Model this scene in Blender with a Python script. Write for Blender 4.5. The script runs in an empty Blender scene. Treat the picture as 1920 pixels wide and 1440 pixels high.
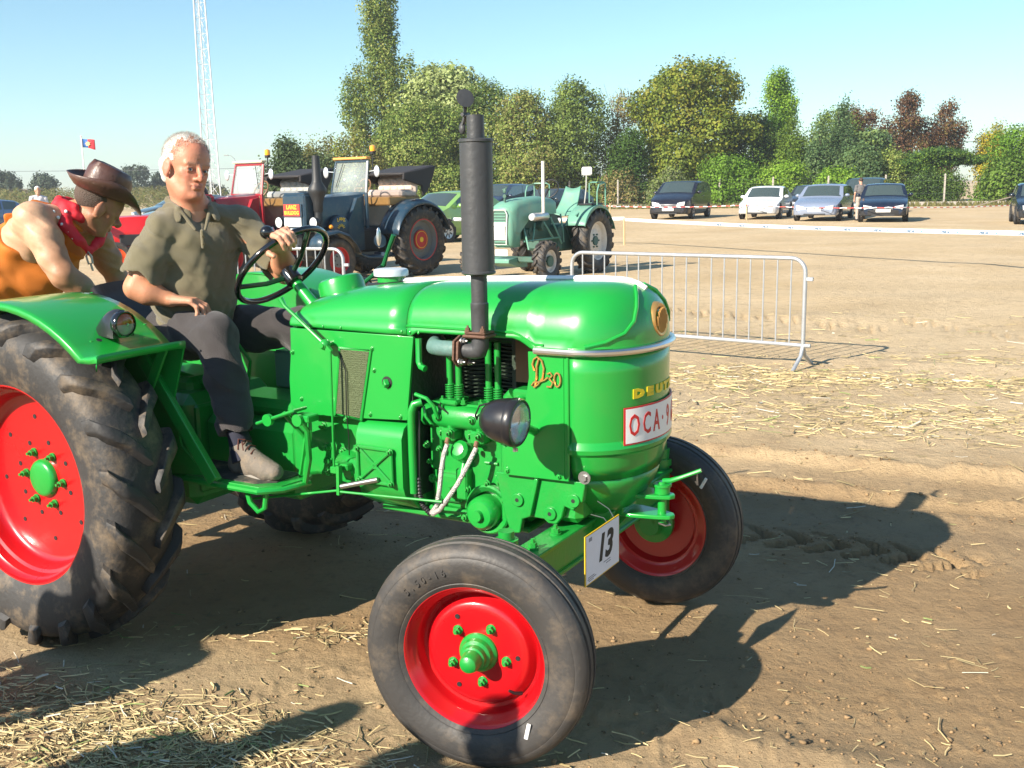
import bpy, math, random
import numpy as np
from mathutils import Vector, Matrix, noise as mnoise
R = math.radians
SC = bpy.context.scene
COL = SC.collection
rnd = random.Random(7)

# ---------------------------------------------------------------- camera, light, exposure
CAM_H = 1.6735
def setup_camera():
    p, r = R(10.74), R(-0.993)
    fwd = Vector((0, math.cos(p), -math.sin(p))); up0 = Vector((0, math.sin(p), math.cos(p))); rt0 = Vector((1, 0, 0))
    rt = math.cos(r)*rt0 + math.sin(r)*up0
    up = -math.sin(r)*rt0 + math.cos(r)*up0
    m = Matrix((rt, up, -fwd)).transposed().to_4x4(); m.translation = (0, 0, CAM_H)
    cd = bpy.data.cameras.new('camera'); cd.lens = 36.0*1950/1920; cd.sensor_width = 36
    cd.clip_start = 0.05; cd.clip_end = 12000
    c = bpy.data.objects.new('camera', cd); COL.objects.link(c); c.matrix_world = m
    SC.camera = c
setup_camera()
SUN_DIR = Vector((0.638, 0.577, -0.51)).normalized()
def setup_light():
    w = bpy.data.worlds.new('World'); SC.world = w; w.use_nodes = True
    nt = w.node_tree; nt.nodes.clear()
    out = nt.nodes.new('ShaderNodeOutputWorld'); bg = nt.nodes.new('ShaderNodeBackground')
    sky = nt.nodes.new('ShaderNodeTexSky'); sky.sky_type = 'NISHITA'; sky.sun_disc = False
    el = math.asin(-SUN_DIR.z); az = math.atan2(-SUN_DIR.x, -SUN_DIR.y)
    sky.sun_elevation = el; sky.sun_rotation = az
    sky.altitude = 0; sky.air_density = 1.0; sky.dust_density = 0.0; sky.ozone_density = 3.0
    bg.inputs["Strength"].default_value = 0.080
    tn = nt.nodes.new('ShaderNodeMix'); tn.data_type = 'RGBA'; tn.blend_type = 'MULTIPLY'; tn.inputs[0].default_value = 1.0; tn.inputs[7].default_value = (.86, 1.04, 1.0, 1); nt.links.new(sky.outputs[0], tn.inputs[6]); nt.links.new(tn.outputs[2], bg.inputs['Color']); nt.links.new(bg.outputs[0], out.inputs[0])
    l = bpy.data.lights.new('sun', 'SUN'); l.energy = 5.0; l.angle = R(0.5); l.color = (1.0, 0.90, 0.76)
    o = bpy.data.objects.new('sun', l); COL.objects.link(o)
    o.rotation_euler = SUN_DIR.to_track_quat('-Z', 'Y').to_euler(); o.location = (-6, -6, 12)
setup_light()
vs = SC.view_settings
vs.view_transform = 'Standard'; vs.look = 'None'; vs.gamma = 1; vs.exposure = 1.14; vs.use_curve_mapping = False

# ---------------------------------------------------------------- materials
MAT = {}
def nodes_of(name):
    m = bpy.data.materials.new(name); m.use_nodes = True
    nt = m.node_tree; b = nt.nodes['Principled BSDF']; return m, nt, b
def N(nt, t, **kw):
    n = nt.nodes.new(t)
    for k, v in kw.items():
        if k in n.inputs.keys(): n.inputs[k].default_value = v
        else: setattr(n, k, v)
    return n
def mat(name, col, rough=0.5, metal=0.0, var=0.12, scale=6.0, bump=0.0, bscale=60.0, coat=0.0, dirt=0.0, dirtcol=(.30, .22, .14), trans=0.0, alpha=1.0, emit=None, es=0.0, spec=0.5, sheen=0.0):
    """procedural material: base colour with noise variation, roughness variation, fine bump, optional dust"""
    if name in MAT: return MAT[name]
    m, nt, b = nodes_of(name); L = nt.links.new
    tc = N(nt, 'ShaderNodeTexCoord')
    n1 = N(nt, 'ShaderNodeTexNoise', Scale=scale, Detail=5.0, Roughness=0.6); L(tc.outputs['Object'], n1.inputs['Vector'])
    c = Vector(col)
    mx = N(nt, 'ShaderNodeMix', data_type='RGBA'); mx.inputs[6].default_value = (*(c*(1-var)), 1); mx.inputs[7].default_value = (*[min(1, x*(1+var)) for x in c], 1)
    L(n1.outputs['Fac'], mx.inputs[0]); last = mx.outputs[2]
    if dirt > 0:
        n2 = N(nt, 'ShaderNodeTexNoise', Scale=scale*1.7, Detail=8.0, Roughness=0.7); L(tc.outputs['Object'], n2.inputs['Vector'])
        mr = N(nt, 'ShaderNodeMapRange'); mr.inputs[1].default_value = 0.5; mr.inputs[2].default_value = 0.72; mr.inputs[3].default_value = 0; mr.inputs[4].default_value = dirt
        L(n2.outputs['Fac'], mr.inputs[0])
        m2 = N(nt, 'ShaderNodeMix', data_type='RGBA'); L(mr.outputs[0], m2.inputs[0]); L(last, m2.inputs[6]); m2.inputs[7].default_value = (*dirtcol, 1); last = m2.outputs[2]
    L(last, b.inputs['Base Color'])
    rr = N(nt, 'ShaderNodeMapRange'); rr.inputs[3].default_value = max(0, rough*0.8); rr.inputs[4].default_value = min(1, rough*1.25); L(n1.outputs['Fac'], rr.inputs[0]); L(rr.outputs[0], b.inputs['Roughness'])
    b.inputs['Metallic'].default_value = metal
    b.inputs['Specular IOR Level'].default_value = spec
    if coat: b.inputs['Coat Weight'].default_value = coat; b.inputs['Coat Roughness'].default_value = 0.08
    if sheen: b.inputs['Sheen Weight'].default_value = sheen
    if trans: b.inputs['Transmission Weight'].default_value = trans
    if alpha < 1: b.inputs['Alpha'].default_value = alpha
    if emit: b.inputs['Emission Color'].default_value = (*emit, 1); b.inputs['Emission Strength'].default_value = es
    if bump:
        n3 = N(nt, 'ShaderNodeTexNoise', Scale=bscale, Detail=4.0); L(tc.outputs['Object'], n3.inputs['Vector'])
        bp = N(nt, 'ShaderNodeBump', Strength=bump, Distance=0.01); L(n3.outputs['Fac'], bp.inputs['Height']); L(bp.outputs[0], b.inputs['Normal'])
    MAT[name] = m; return m
def mat_attr(name, rough=0.6, bump=0.0, bscale=80, trans=0.0, var=0.15, scale=20, sss=0.0, spec=0.5):
    """colour from the mesh's own 'Col' attribute times fine noise"""
    if name in MAT: return MAT[name]
    m, nt, b = nodes_of(name); L = nt.links.new
    a = N(nt, 'ShaderNodeAttribute', attribute_name='Col'); tc = N(nt, 'ShaderNodeTexCoord')
    n1 = N(nt, 'ShaderNodeTexNoise', Scale=scale, Detail=5.0); L(tc.outputs['Object'], n1.inputs['Vector'])
    mr = N(nt, 'ShaderNodeMapRange'); mr.inputs[1].default_value = .3; mr.inputs[2].default_value = .7; mr.inputs[3].default_value = 1-var; mr.inputs[4].default_value = 1+var; L(n1.outputs['Fac'], mr.inputs[0])
    mx = N(nt, 'ShaderNodeVectorMath', operation='SCALE'); L(a.outputs['Color'], mx.inputs[0]); L(mr.outputs[0], mx.inputs['Scale'])
    L(mx.outputs[0], b.inputs['Base Color']); b.inputs['Roughness'].default_value = rough; b.inputs['Specular IOR Level'].default_value = spec
    if sss: b.inputs['Subsurface Weight'].default_value = sss; b.inputs['Subsurface Radius'].default_value = (.012, .005, .003); b.inputs['Subsurface Scale'].default_value = 1.0
    if bump:
        n3 = N(nt, 'ShaderNodeTexNoise', Scale=bscale, Detail=4.0); L(tc.outputs['Object'], n3.inputs['Vector'])
        bp = N(nt, 'ShaderNodeBump', Strength=bump, Distance=0.004); L(n3.outputs['Fac'], bp.inputs['Height']); L(bp.outputs[0], b.inputs['Normal'])
    if trans:
        t = N(nt, 'ShaderNodeBsdfTranslucent'); L(mx.outputs[0], t.inputs['Color'])
        ms = N(nt, 'ShaderNodeMixShader'); ms.inputs[0].default_value = trans; L(b.outputs[0], ms.inputs[1]); L(t.outputs[0], ms.inputs[2])
        L(ms.outputs[0], nt.nodes['Material Output'].inputs['Surface'])
    MAT[name] = m; return m

# ---------------------------------------------------------------- object helpers
def tag(o, label=None, cat=None, group=None, kind=None):
    if label: o['label'] = label
    if cat: o['category'] = cat
    if group: o['group'] = group
    if kind: o['kind'] = kind
    return o
def thing(name, label, cat, loc=(0, 0, 0), rz=0.0, group=None):
    o = bpy.data.objects.new(name, None); COL.objects.link(o); o.empty_display_size = 0.2
    o.location = loc; o.rotation_euler = (0, 0, rz); return tag(o, label, cat, group)
def inst(name, mesh, parent=None, loc=(0, 0, 0), rot=(0, 0, 0), scale=None):
    o = bpy.data.objects.new(name, mesh); COL.objects.link(o); o.parent = parent; o.location = loc; o.rotation_euler = rot
    if scale: o.scale = scale
    return o
def copy_tree(o, parent=None):
    c = o.copy(); COL.objects.link(c); c.parent = parent
    for ch in list(o.children): copy_tree(ch, c)
    return c

class MB:
    def __init__(s): s.v = []; s.f = []; s.m = []; s.mi = 0
    def add(s, vs, fs):
        n = len(s.v); s.v.extend(tuple(map(float, p)) for p in vs); s.f.extend(tuple(n+i for i in f) for f in fs); s.m.extend([s.mi]*len(fs)); return s
    def box(s, a, b, M=None, ch=0.0):
        x0, y0, z0 = a; x1, y1, z1 = b
        if x0 > x1: x0, x1 = x1, x0
        if y0 > y1: y0, y1 = y1, y0
        if z0 > z1: z0, z1 = z1, z0
        if ch > 0:
            ch = min(ch, (x1-x0)*.45, (y1-y0)*.45, (z1-z0)*.45); vs = []; 
            # chamfered box: 24 verts
            for X, sx in ((x0, 1), (x1, -1)):
                for Y, sy in ((y0, 1), (y1, -1)):
                    for Z, sz in ((z0, 1), (z1, -1)):
                        vs += [(X, Y+sy*ch, Z+sz*ch), (X+sx*ch, Y, Z+sz*ch), (X+sx*ch, Y+sy*ch, Z)]
            idx = lambda i, j, k, a: ((i*2+j)*2+k)*3+a
            fs = []
            for i in (0, 1):
                q = [idx(i, 0, 0, 0), idx(i, 1, 0, 0), idx(i, 1, 1, 0), idx(i, 0, 1, 0)]; fs.append(q if i else q[::-1])
                q = [idx(0, i, 0, 1), idx(1, i, 0, 1), idx(1, i, 1, 1), idx(0, i, 1, 1)]; fs.append(q if not i else q[::-1])
                q = [idx(0, 0, i, 2), idx(1, 0, i, 2), idx(1, 1, i, 2), idx(0, 1, i, 2)]; fs.append(q if i else q[::-1])
            for j in (0, 1):
                for k in (0, 1):
                    fs.append([idx(0, j, k, 1), idx(1, j, k, 1), idx(1, j, k, 2), idx(0, j, k, 2)][::(1 if j != k else -1)])
                    fs.append([idx(j, 0, k, 0), idx(j, 1, k, 0), idx(j, 1, k, 2), idx(j, 0, k, 2)][::(1 if j == k else -1)])
                    fs.append([idx(j, k, 0, 0), idx(j, k, 1, 0), idx(j, k, 1, 1), idx(j, k, 0, 1)][::(1 if j != k else -1)])
            for i in (0, 1):
                for j in (0, 1):
                    for k in (0, 1):
                        fs.append([idx(i, j, k, 0), idx(i, j, k, 1), idx(i, j, k, 2)][::(1 if (i+j+k) % 2 else -1)])
        else:
            vs = [(x, y, z) for x in (x0, x1) for y in (y0, y1) for z in (z0, z1)]
            fs = [(0, 1, 3, 2), (4, 6, 7, 5), (0, 4, 5, 1), (2, 3, 7, 6), (0, 2, 6, 4), (1, 5, 7, 3)]
        if M is not None: vs = [M @ Vector(p) for p in vs]
        return s.add(vs, fs)
    def bar(s, p, q, w, h, up=(0, 0, 1), ch=0.0):
        p = Vector(p); q = Vector(q); d = q-p; L = d.length; d.normalize(); up = Vector(up)
        if abs(d.dot(up)) > .98: up = Vector((1, 0, 0))
        y = up.cross(d).normalized(); z = d.cross(y)
        M = Matrix((d, y, z)).transposed().to_4x4(); M.translation = p
        return s.box((0, -w/2, -h/2), (L, w/2, h/2), M, ch)
    def tube(s, pts, r, n=10, caps=True, closed=False):
        pts = [Vector(p) for p in pts]; k = len(pts); rs = r if isinstance(r, (list, tuple)) else [r]*k
        T = []
        for i in range(k):
            if closed: t = pts[(i+1) % k]-pts[i-1]
            else: t = pts[min(i+1, k-1)]-pts[max(i-1, 0)]
            if t.length < 1e-9: t = Vector((0, 0, 1))
            T.append(t.normalized())
        a = Vector((0, 0, 1)) if abs(T[0].z) < .9 else Vector((1, 0, 0)); u = (a-T[0]*a.dot(T[0])).normalized()
        vs = []
        for i in range(k):
            u = (u-T[i]*u.dot(T[i])); u = u.normalized() if u.length > 1e-6 else T[i].orthogonal().normalized()
            w = T[i].cross(u)
            for j in range(n):
                an = 2*math.pi*j/n; vs.append(pts[i]+(u*math.cos(an)+w*math.sin(an))*rs[i])
        fs = []
        for i in range(k if closed else k-1):
            i2 = (i+1) % k
            for j in range(n): fs.append((i*n+j, i*n+(j+1) % n, i2*n+(j+1) % n, i2*n+j))
        if caps and not closed: fs.append(tuple(range(n))[::-1]); fs.append(tuple((k-1)*n+j for j in range(n)))
        return s.add(vs, fs)
    def cyl(s, p, q, r, r2=None, n=16, caps=True): return s.tube([p, q], [r, r if r2 is None else r2], n, caps)
    def lathe(s, prof, c=(0, 0, 0), axis=(0, 0, 1), n=32, a0=0, a1=360):
        """prof = [(r, h)...] along axis"""
        ax = Vector(axis).normalized(); u = ax.orthogonal().normalized() if abs(ax.z) > .9 else Vector((0, 0, 1)).cross(ax).normalized(); w = ax.cross(u); c = Vector(c)
        full = abs(a1-a0) >= 359.9; m = n if full else n+1; vs = []
        for (r, h) in prof:
            for j in range(m):
                an = R(a0+(a1-a0)*j/n); vs.append(c+ax*h+(u*math.cos(an)+w*math.sin(an))*r)
        fs = []
        for i in range(len(prof)-1):
            for j in range(n):
                j2 = (j+1) % m if full else j+1
                fs.append((i*m+j, i*m+j2, (i+1)*m+j2, (i+1)*m+j))
        return s.add(vs, fs)
    def prism(s, poly, a, b, plane='xz'):
        """extrude 2D polygon between a and b on the third axis"""
        def P(p, t):
            if plane == 'xz': return (p[0], t, p[1])
            if plane == 'xy': return (p[0], p[1], t)
            return (t, p[0], p[1])
        n = len(poly); vs = [P(p, a) for p in poly]+[P(p, b) for p in poly]
        fs = [tuple(range(n)), tuple(range(2*n-1, n-1, -1))]+[(i, i+n, (i+1) % n+n, (i+1) % n) for i in range(n)]
        return s.add(vs, fs)
    def grid(s, rows, close=False):
        """rows: list of equal-length point rows"""
        n = len(rows[0]); vs = [p for r_ in rows for p in r_]; fs = []
        for i in range(len(rows)-1):
            for j in range(n if close else n-1): fs.append((i*n+j, i*n+(j+1) % n, (i+1)*n+(j+1) % n, (i+1)*n+j))
        return s.add(vs, fs)
    def sphere(s, c, r, nu=14, nv=9, M=None):
        r = r if isinstance(r, (tuple, list)) else (r, r, r); rows = []
        for i in range(nv+1):
            t = math.pi*i/nv; 
            row = [Vector((math.sin(t)*math.cos(2*math.pi*j/nu)*r[0], math.sin(t)*math.sin(2*math.pi*j/nu)*r[1], math.cos(t)*r[2])) for j in range(nu)]
            if M is not None: row = [M @ p for p in row]
            rows.append([p+Vector(c) for p in row])
        return s.grid(rows, True)
    def mesh(s, name, mats, smooth=True, ang=35, fix=True):
        me = bpy.data.meshes.new(name); me.from_pydata(s.v, [], s.f); 
        for m_ in (mats if isinstance(mats, (list, tuple)) else [mats]): me.materials.append(m_)
        if any(s.m): me.polygons.foreach_set('material_index', s.m)
        if fix:
            import bmesh
            bm = bmesh.new(); bm.from_mesh(me); bmesh.ops.remove_doubles(bm, verts=bm.verts, dist=1e-5); bmesh.ops.recalc_face_normals(bm, faces=bm.faces); bm.to_mesh(me); bm.free()
        if smooth: me.shade_smooth(); me.set_sharp_from_angle(angle=R(ang))
        return me
    def build(s, name, mats, parent=None, loc=(0, 0, 0), rot=(0, 0, 0), smooth=True, ang=35, bevel=0.0, fix=True, solid=0.0):
        o = inst(name, s.mesh(name, mats, smooth, ang, fix), parent, loc, rot)
        if solid: q = o.modifiers.new('solidify', 'SOLIDIFY'); q.thickness = solid; q.offset = -1
        if bevel: q = o.modifiers.new('bevel', 'BEVEL'); q.width = bevel; q.segments = 2; q.limit_method = 'ANGLE'; q.angle_limit = R(40); q.harden_normals = False
        return o
def np_mesh(name, V, F, mats, smooth=False, col=None, flat=True):
    """fast mesh from numpy: V (n,3), F (m,3|4)"""
    me = bpy.data.meshes.new(name); n = len(V); m, k = F.shape
    me.vertices.add(n); me.vertices.foreach_set('co', np.ascontiguousarray(V, dtype=np.float32).ravel())
    me.loops.add(m*k); me.loops.foreach_set('vertex_index', np.ascontiguousarray(F, dtype=np.int32).ravel())
    me.polygons.add(m); me.polygons.foreach_set('loop_start', np.arange(0, m*k, k, dtype=np.int32))
    if col is not None:
        at = me.color_attributes.new('Col', 'FLOAT_COLOR', 'POINT'); c4 = np.ones((n, 4), dtype=np.float32); c4[:, :3] = col; at.data.foreach_set('color', c4.ravel())
    me.update(calc_edges=True); me.validate()
    for m_ in (mats if isinstance(mats, (list, tuple)) else [mats]): me.materials.append(m_)
    if smooth: me.shade_smooth()
    return me
def text_obj(name, body, size, mat_, parent, loc, rot, extrude=0.001, align='CENTER', shear=0.0, sx=1.0, bold=0.0, track=1.0):
    cu = bpy.data.curves.new(name, 'FONT'); cu.body = body; cu.size = size; cu.extrude = extrude; cu.align_x = align; cu.align_y = 'CENTER'; cu.shear = shear; cu.offset = bold; cu.space_character = track; cu.resolution_u = 3
    o = bpy.data.objects.new(name, cu); COL.objects.link(o)
    dg = bpy.context.evaluated_depsgraph_get(); me = bpy.data.meshes.new_from_object(o.evaluated_get(dg)); me.name = name
    bpy.data.objects.remove(o); bpy.data.curves.remove(cu); me.materials.clear(); me.materials.append(mat_)
    q = inst(name, me, parent, loc, rot)
    if sx != 1: q.scale = (sx, 1, 1)
    return q

# numpy value noise
def _h(ix, iy, s):
    h = (ix.astype(np.int64)*374761393+iy.astype(np.int64)*668265263+s*1274126177) & 0xffffffff
    h = ((h ^ (h >> 13))*1274126177) & 0xffffffff; return ((h ^ (h >> 16)) & 0xffffff)/float(0xffffff)
def vn(x, y, s=0):
    ix = np.floor(x); iy = np.floor(y); fx = x-ix; fy = y-iy; fx = fx*fx*(3-2*fx); fy = fy*fy*(3-2*fy)
    a = _h(ix, iy, s); b = _h(ix+1, iy, s); c = _h(ix, iy+1, s); d = _h(ix+1, iy+1, s)
    return (a*(1-fx)+b*fx)*(1-fy)+(c*(1-fx)+d*fx)*fy
def fbm(x, y, s=0, o=4):
    t = 0; a = .5
    for i in range(o): t = t+a*vn(x*2**i, y*2**i, s+i); a *= .5
    return t/(1-.5**o)
# ---------------------------------------------------------------- ground
def seg_dist(x, y, p, q):
    d = np.array(q)-np.array(p); L2 = d@d; t = ((x-p[0])*d[0]+(y-p[1])*d[1])/L2
    L = math.sqrt(L2); return ((x-p[0])*(-d[1])+(y-p[1])*d[0])/L, t*L, t
def sst(a, b, x): t = np.clip((x-a)/(b-a), 0, 1); return t*t*(3-2*t)
def ground_h(x, y):
    r = np.hypot(x, y); nf = 1-sst(9, 16, r); 
    h = (fbm(x*.5, y*.5, 1)-.5)*.05*(1-.5*sst(4, 8, r)) * sst(0.5, 2, r)
    h = h+(fbm(x*3, y*3, 5)-.5)*.014*nf+(fbm(x*11, y*11, 9, 3)-.5)*.008*nf
    clod = np.clip(fbm(x*24, y*24, 13, 3)-.56, 0, 1)*.045*sst(.45, .65, fbm(x*1.3+7, y*1.3, 21)); h = h+clod*nf
    # soft wheel ruts with crumbly rims, running along the tractor's heading
    for (p, q, am, w) in RUTS:
        d, l, t = seg_dist(x, y, p, q); on = sst(0, .08, t)*sst(0, .08, 1-t); d = d+(vn(l*1.7, l*0+3, 31)-.5)*.12
        h = h+on*(np.exp(-(d/w)**2)*am)*(.55+.9*fbm(l*7, d*9, 33))
    for (p, q, w) in LUGS:      # lug prints pressed into the damp soil
        d, l, t = seg_dist(x, y, p, q); on = sst(0, .05, t)*sst(0, .05, 1-t)*(1-sst(w*.8, w, np.abs(d)))
        ph = (l/.17+np.abs(d)/.16) % 1.0; h = h-on*.05*sst(.28, .36, ph)*(1-sst(.62, .72, ph)) + on*.006
    for (cx, cy, rr_, zt) in ((-.122, 2.83, .22, .004), (.59, 4.01, .22, .004), (-1.75, 3.78, .30, .0), (-1.05, 5.0, .3, .0)):
        w = np.exp(-(((x-cx)**2+(y-cy)**2)/rr_**2)**1.5); h = h*(1-w)+zt*w
    return h
RUTS = [((.6, 6.62), (5.5, 4.42), .065, .075), ((.5, 5.95), (5.0, 4.0), .055, .055), ((-.2, 6.0), (3.0, 4.62), .02, .1), ((-.6, 3.4), (1.6, 2.5), .03, .10), ((-2.2, 3.05), (0.2, 2.15), .03, .14), ((2.3, 9.9), (9, 7.3), .03, .2), ((-3, 3.6), (-.9, 2.75), .02, .12), ((3, 13), (9, 11.5), .03, .3), ((1.5, 16), (12, 13), .03, .4), ((-8, 17), (12, 21), .03, .5)]
LUGS = [((.55, 5.12), (2.1, 4.32), .15), ((1.9, 14.2), (4.3, 11.6), .2), ((-.4, 5.35), (.6, 4.9), .15), ((4.6, 12.6), (5.6, 10.2), .2)]
def make_ground():
    dense = np.linspace(-44, 44, 560); rest = np.linspace(44, 316, 60)[1:-1]
    th = np.radians(np.concatenate([dense, rest])); na = len(th)
    rad = [0.35]
    while rad[-1] < 1500:
        q = rad[-1]; g = .03 if q < 1.6 else (.0062 if q < 5 else (.0085 if q < 12 else (.02 if q < 40 else .08))); rad.append(q*(1+g))
    rad = np.array(rad); nr = len(rad)
    Rr, Th = np.meshgrid(rad, th, indexing='ij'); X = Rr*np.sin(Th); Y = Rr*np.cos(Th)
    Z = ground_h(X, Y)
    V = np.stack([X.ravel(), Y.ravel(), Z.ravel()], 1); c = len(V); V = np.vstack([V, [[0, 0, 0]]])
    i, j = np.meshgrid(np.arange(nr-1), np.arange(na), indexing='ij'); j2 = (j+1) % na
    F = np.stack([i*na+j, i*na+j2, (i+1)*na+j2, (i+1)*na+j], -1).reshape(-1, 4)[:, ::-1]
    # centre fan as thin quads
    jj = np.arange(0, na-1, 2); 
    fan = np.stack([np.full_like(jj, c), jj, (jj+1) % na, (jj+2) % na], 1)[:, ::-1]
    F = np.vstack([F, fan])
    x = V[:, 0]; y = V[:, 1]; r = np.hypot(x, y)
    # dampness / compaction as colour of the soil itself
    moist = 1-sst(5.0, 8.2, y+.42*x*0.9+(fbm(x*.9, y*.9, 40)-.5)*2.4)
    moist = np.clip(moist*(.55+.75*fbm(x*.7+3, y*.7, 44))+.18*(fbm(x*4, y*4, 46)-.5), 0, 1)
    d, l, t = seg_dist(x, y, (-.5, 5.9), (5, 3.5)); band = np.exp(-(d/.34)**2); moist = np.clip(moist+.25*band, 0, 1)
    d2, _, _ = seg_dist(x, y, (-2.4, 3.9), (1.2, 2.3)); moist = moist*(1-.55*np.exp(-((d2-.05)/.3)**2))   # paler dried band low left
    grey = np.clip(.5*np.exp(-(d/.3)**2)+.6*(fbm(x*.5, y*1.2, 50)-.42), 0, 1)
    col = np.stack([moist, grey, r*0], 1)
    m, nt, b = nodes_of('soil'); L = nt.links.new
    a = N(nt, 'ShaderNodeAttribute', attribute_name='Col'); sp = N(nt, 'ShaderNodeSeparateColor'); L(a.outputs['Color'], sp.inputs[0]); tc = N(nt, 'ShaderNodeTexCoord')
    def noise(sc, de=6, ro=.6): n = N(nt, 'ShaderNodeTexNoise', Scale=sc, Detail=float(de), Roughness=ro); L(tc.outputs['Object'], n.inputs['Vector']); return n.outputs['Fac']
    def mix(f, c1, c2):
        n = N(nt, 'ShaderNodeMix', data_type='RGBA'); L(f, n.inputs[0])
        for k, c_ in ((6, c1), (7, c2)):
            if isinstance(c_, tuple): n.inputs[k].default_value = (*c_, 1)
            else: L(c_, n.inputs[k])
        return n.outputs[2]
    def ramp(f, a_, b_, lo=0., hi=1.):
        n = N(nt, 'ShaderNodeMapRange'); L(f, n.inputs[0]); n.inputs[1].default_value = a_; n.inputs[2].default_value = b_; n.inputs[3].default_value = lo; n.inputs[4].default_value = hi; return n.outputs[0]
    dry = mix(ramp(noise(.35, 8), .35, .65), (.52, .385, .22), (.61, .475, .30))
    dry = mix(ramp(noise(5, 8, .7), .5, .75), dry, (.36, .265, .165))
    wet = mix(ramp(noise(1.1, 8, .65), .35, .65), (.272, .168, .078), (.365, .240, .118))
    wet = mix(ramp(noise(18, 6, .7), .52, .75), wet, (.18, .112, .056))
    c = mix(sp.outputs[0], dry, wet); c = mix(sp.outputs[1], c, (.27, .205, .13))
    vo = N(nt, 'ShaderNodeTexVoronoi', Scale=46.0); L(tc.outputs['Object'], vo.inputs['Vector'])
    c = mix(ramp(vo.outputs['Distance'], .02, .11, .55, 0.), c, (.50, .40, .24))    # pale chaff and grit
    L(c, b.inputs['Base Color']); b.inputs['Roughness'].default_value = .9; b.inputs['Specular IOR Level'].default_value = .25
    n1 = noise(42, 10, .75); n2 = noise(9, 10, .7)
    b1 = N(nt, 'ShaderNodeBump', Strength=.9, Distance=.014); L(n1, b1.inputs['Height'])
    b2 = N(nt, 'ShaderNodeBump', Strength=.75, Distance=.05); L(n2, b2.inputs['Height']); L(b1.outputs[0], b2.inputs['Normal']); L(b2.outputs[0], b.inputs['Normal'])
    MAT['soil'] = m
    me = np_mesh('ground', V, F, m, smooth=True, col=col); o = inst('ground', me); tag(o, kind='structure')
make_ground()

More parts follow.
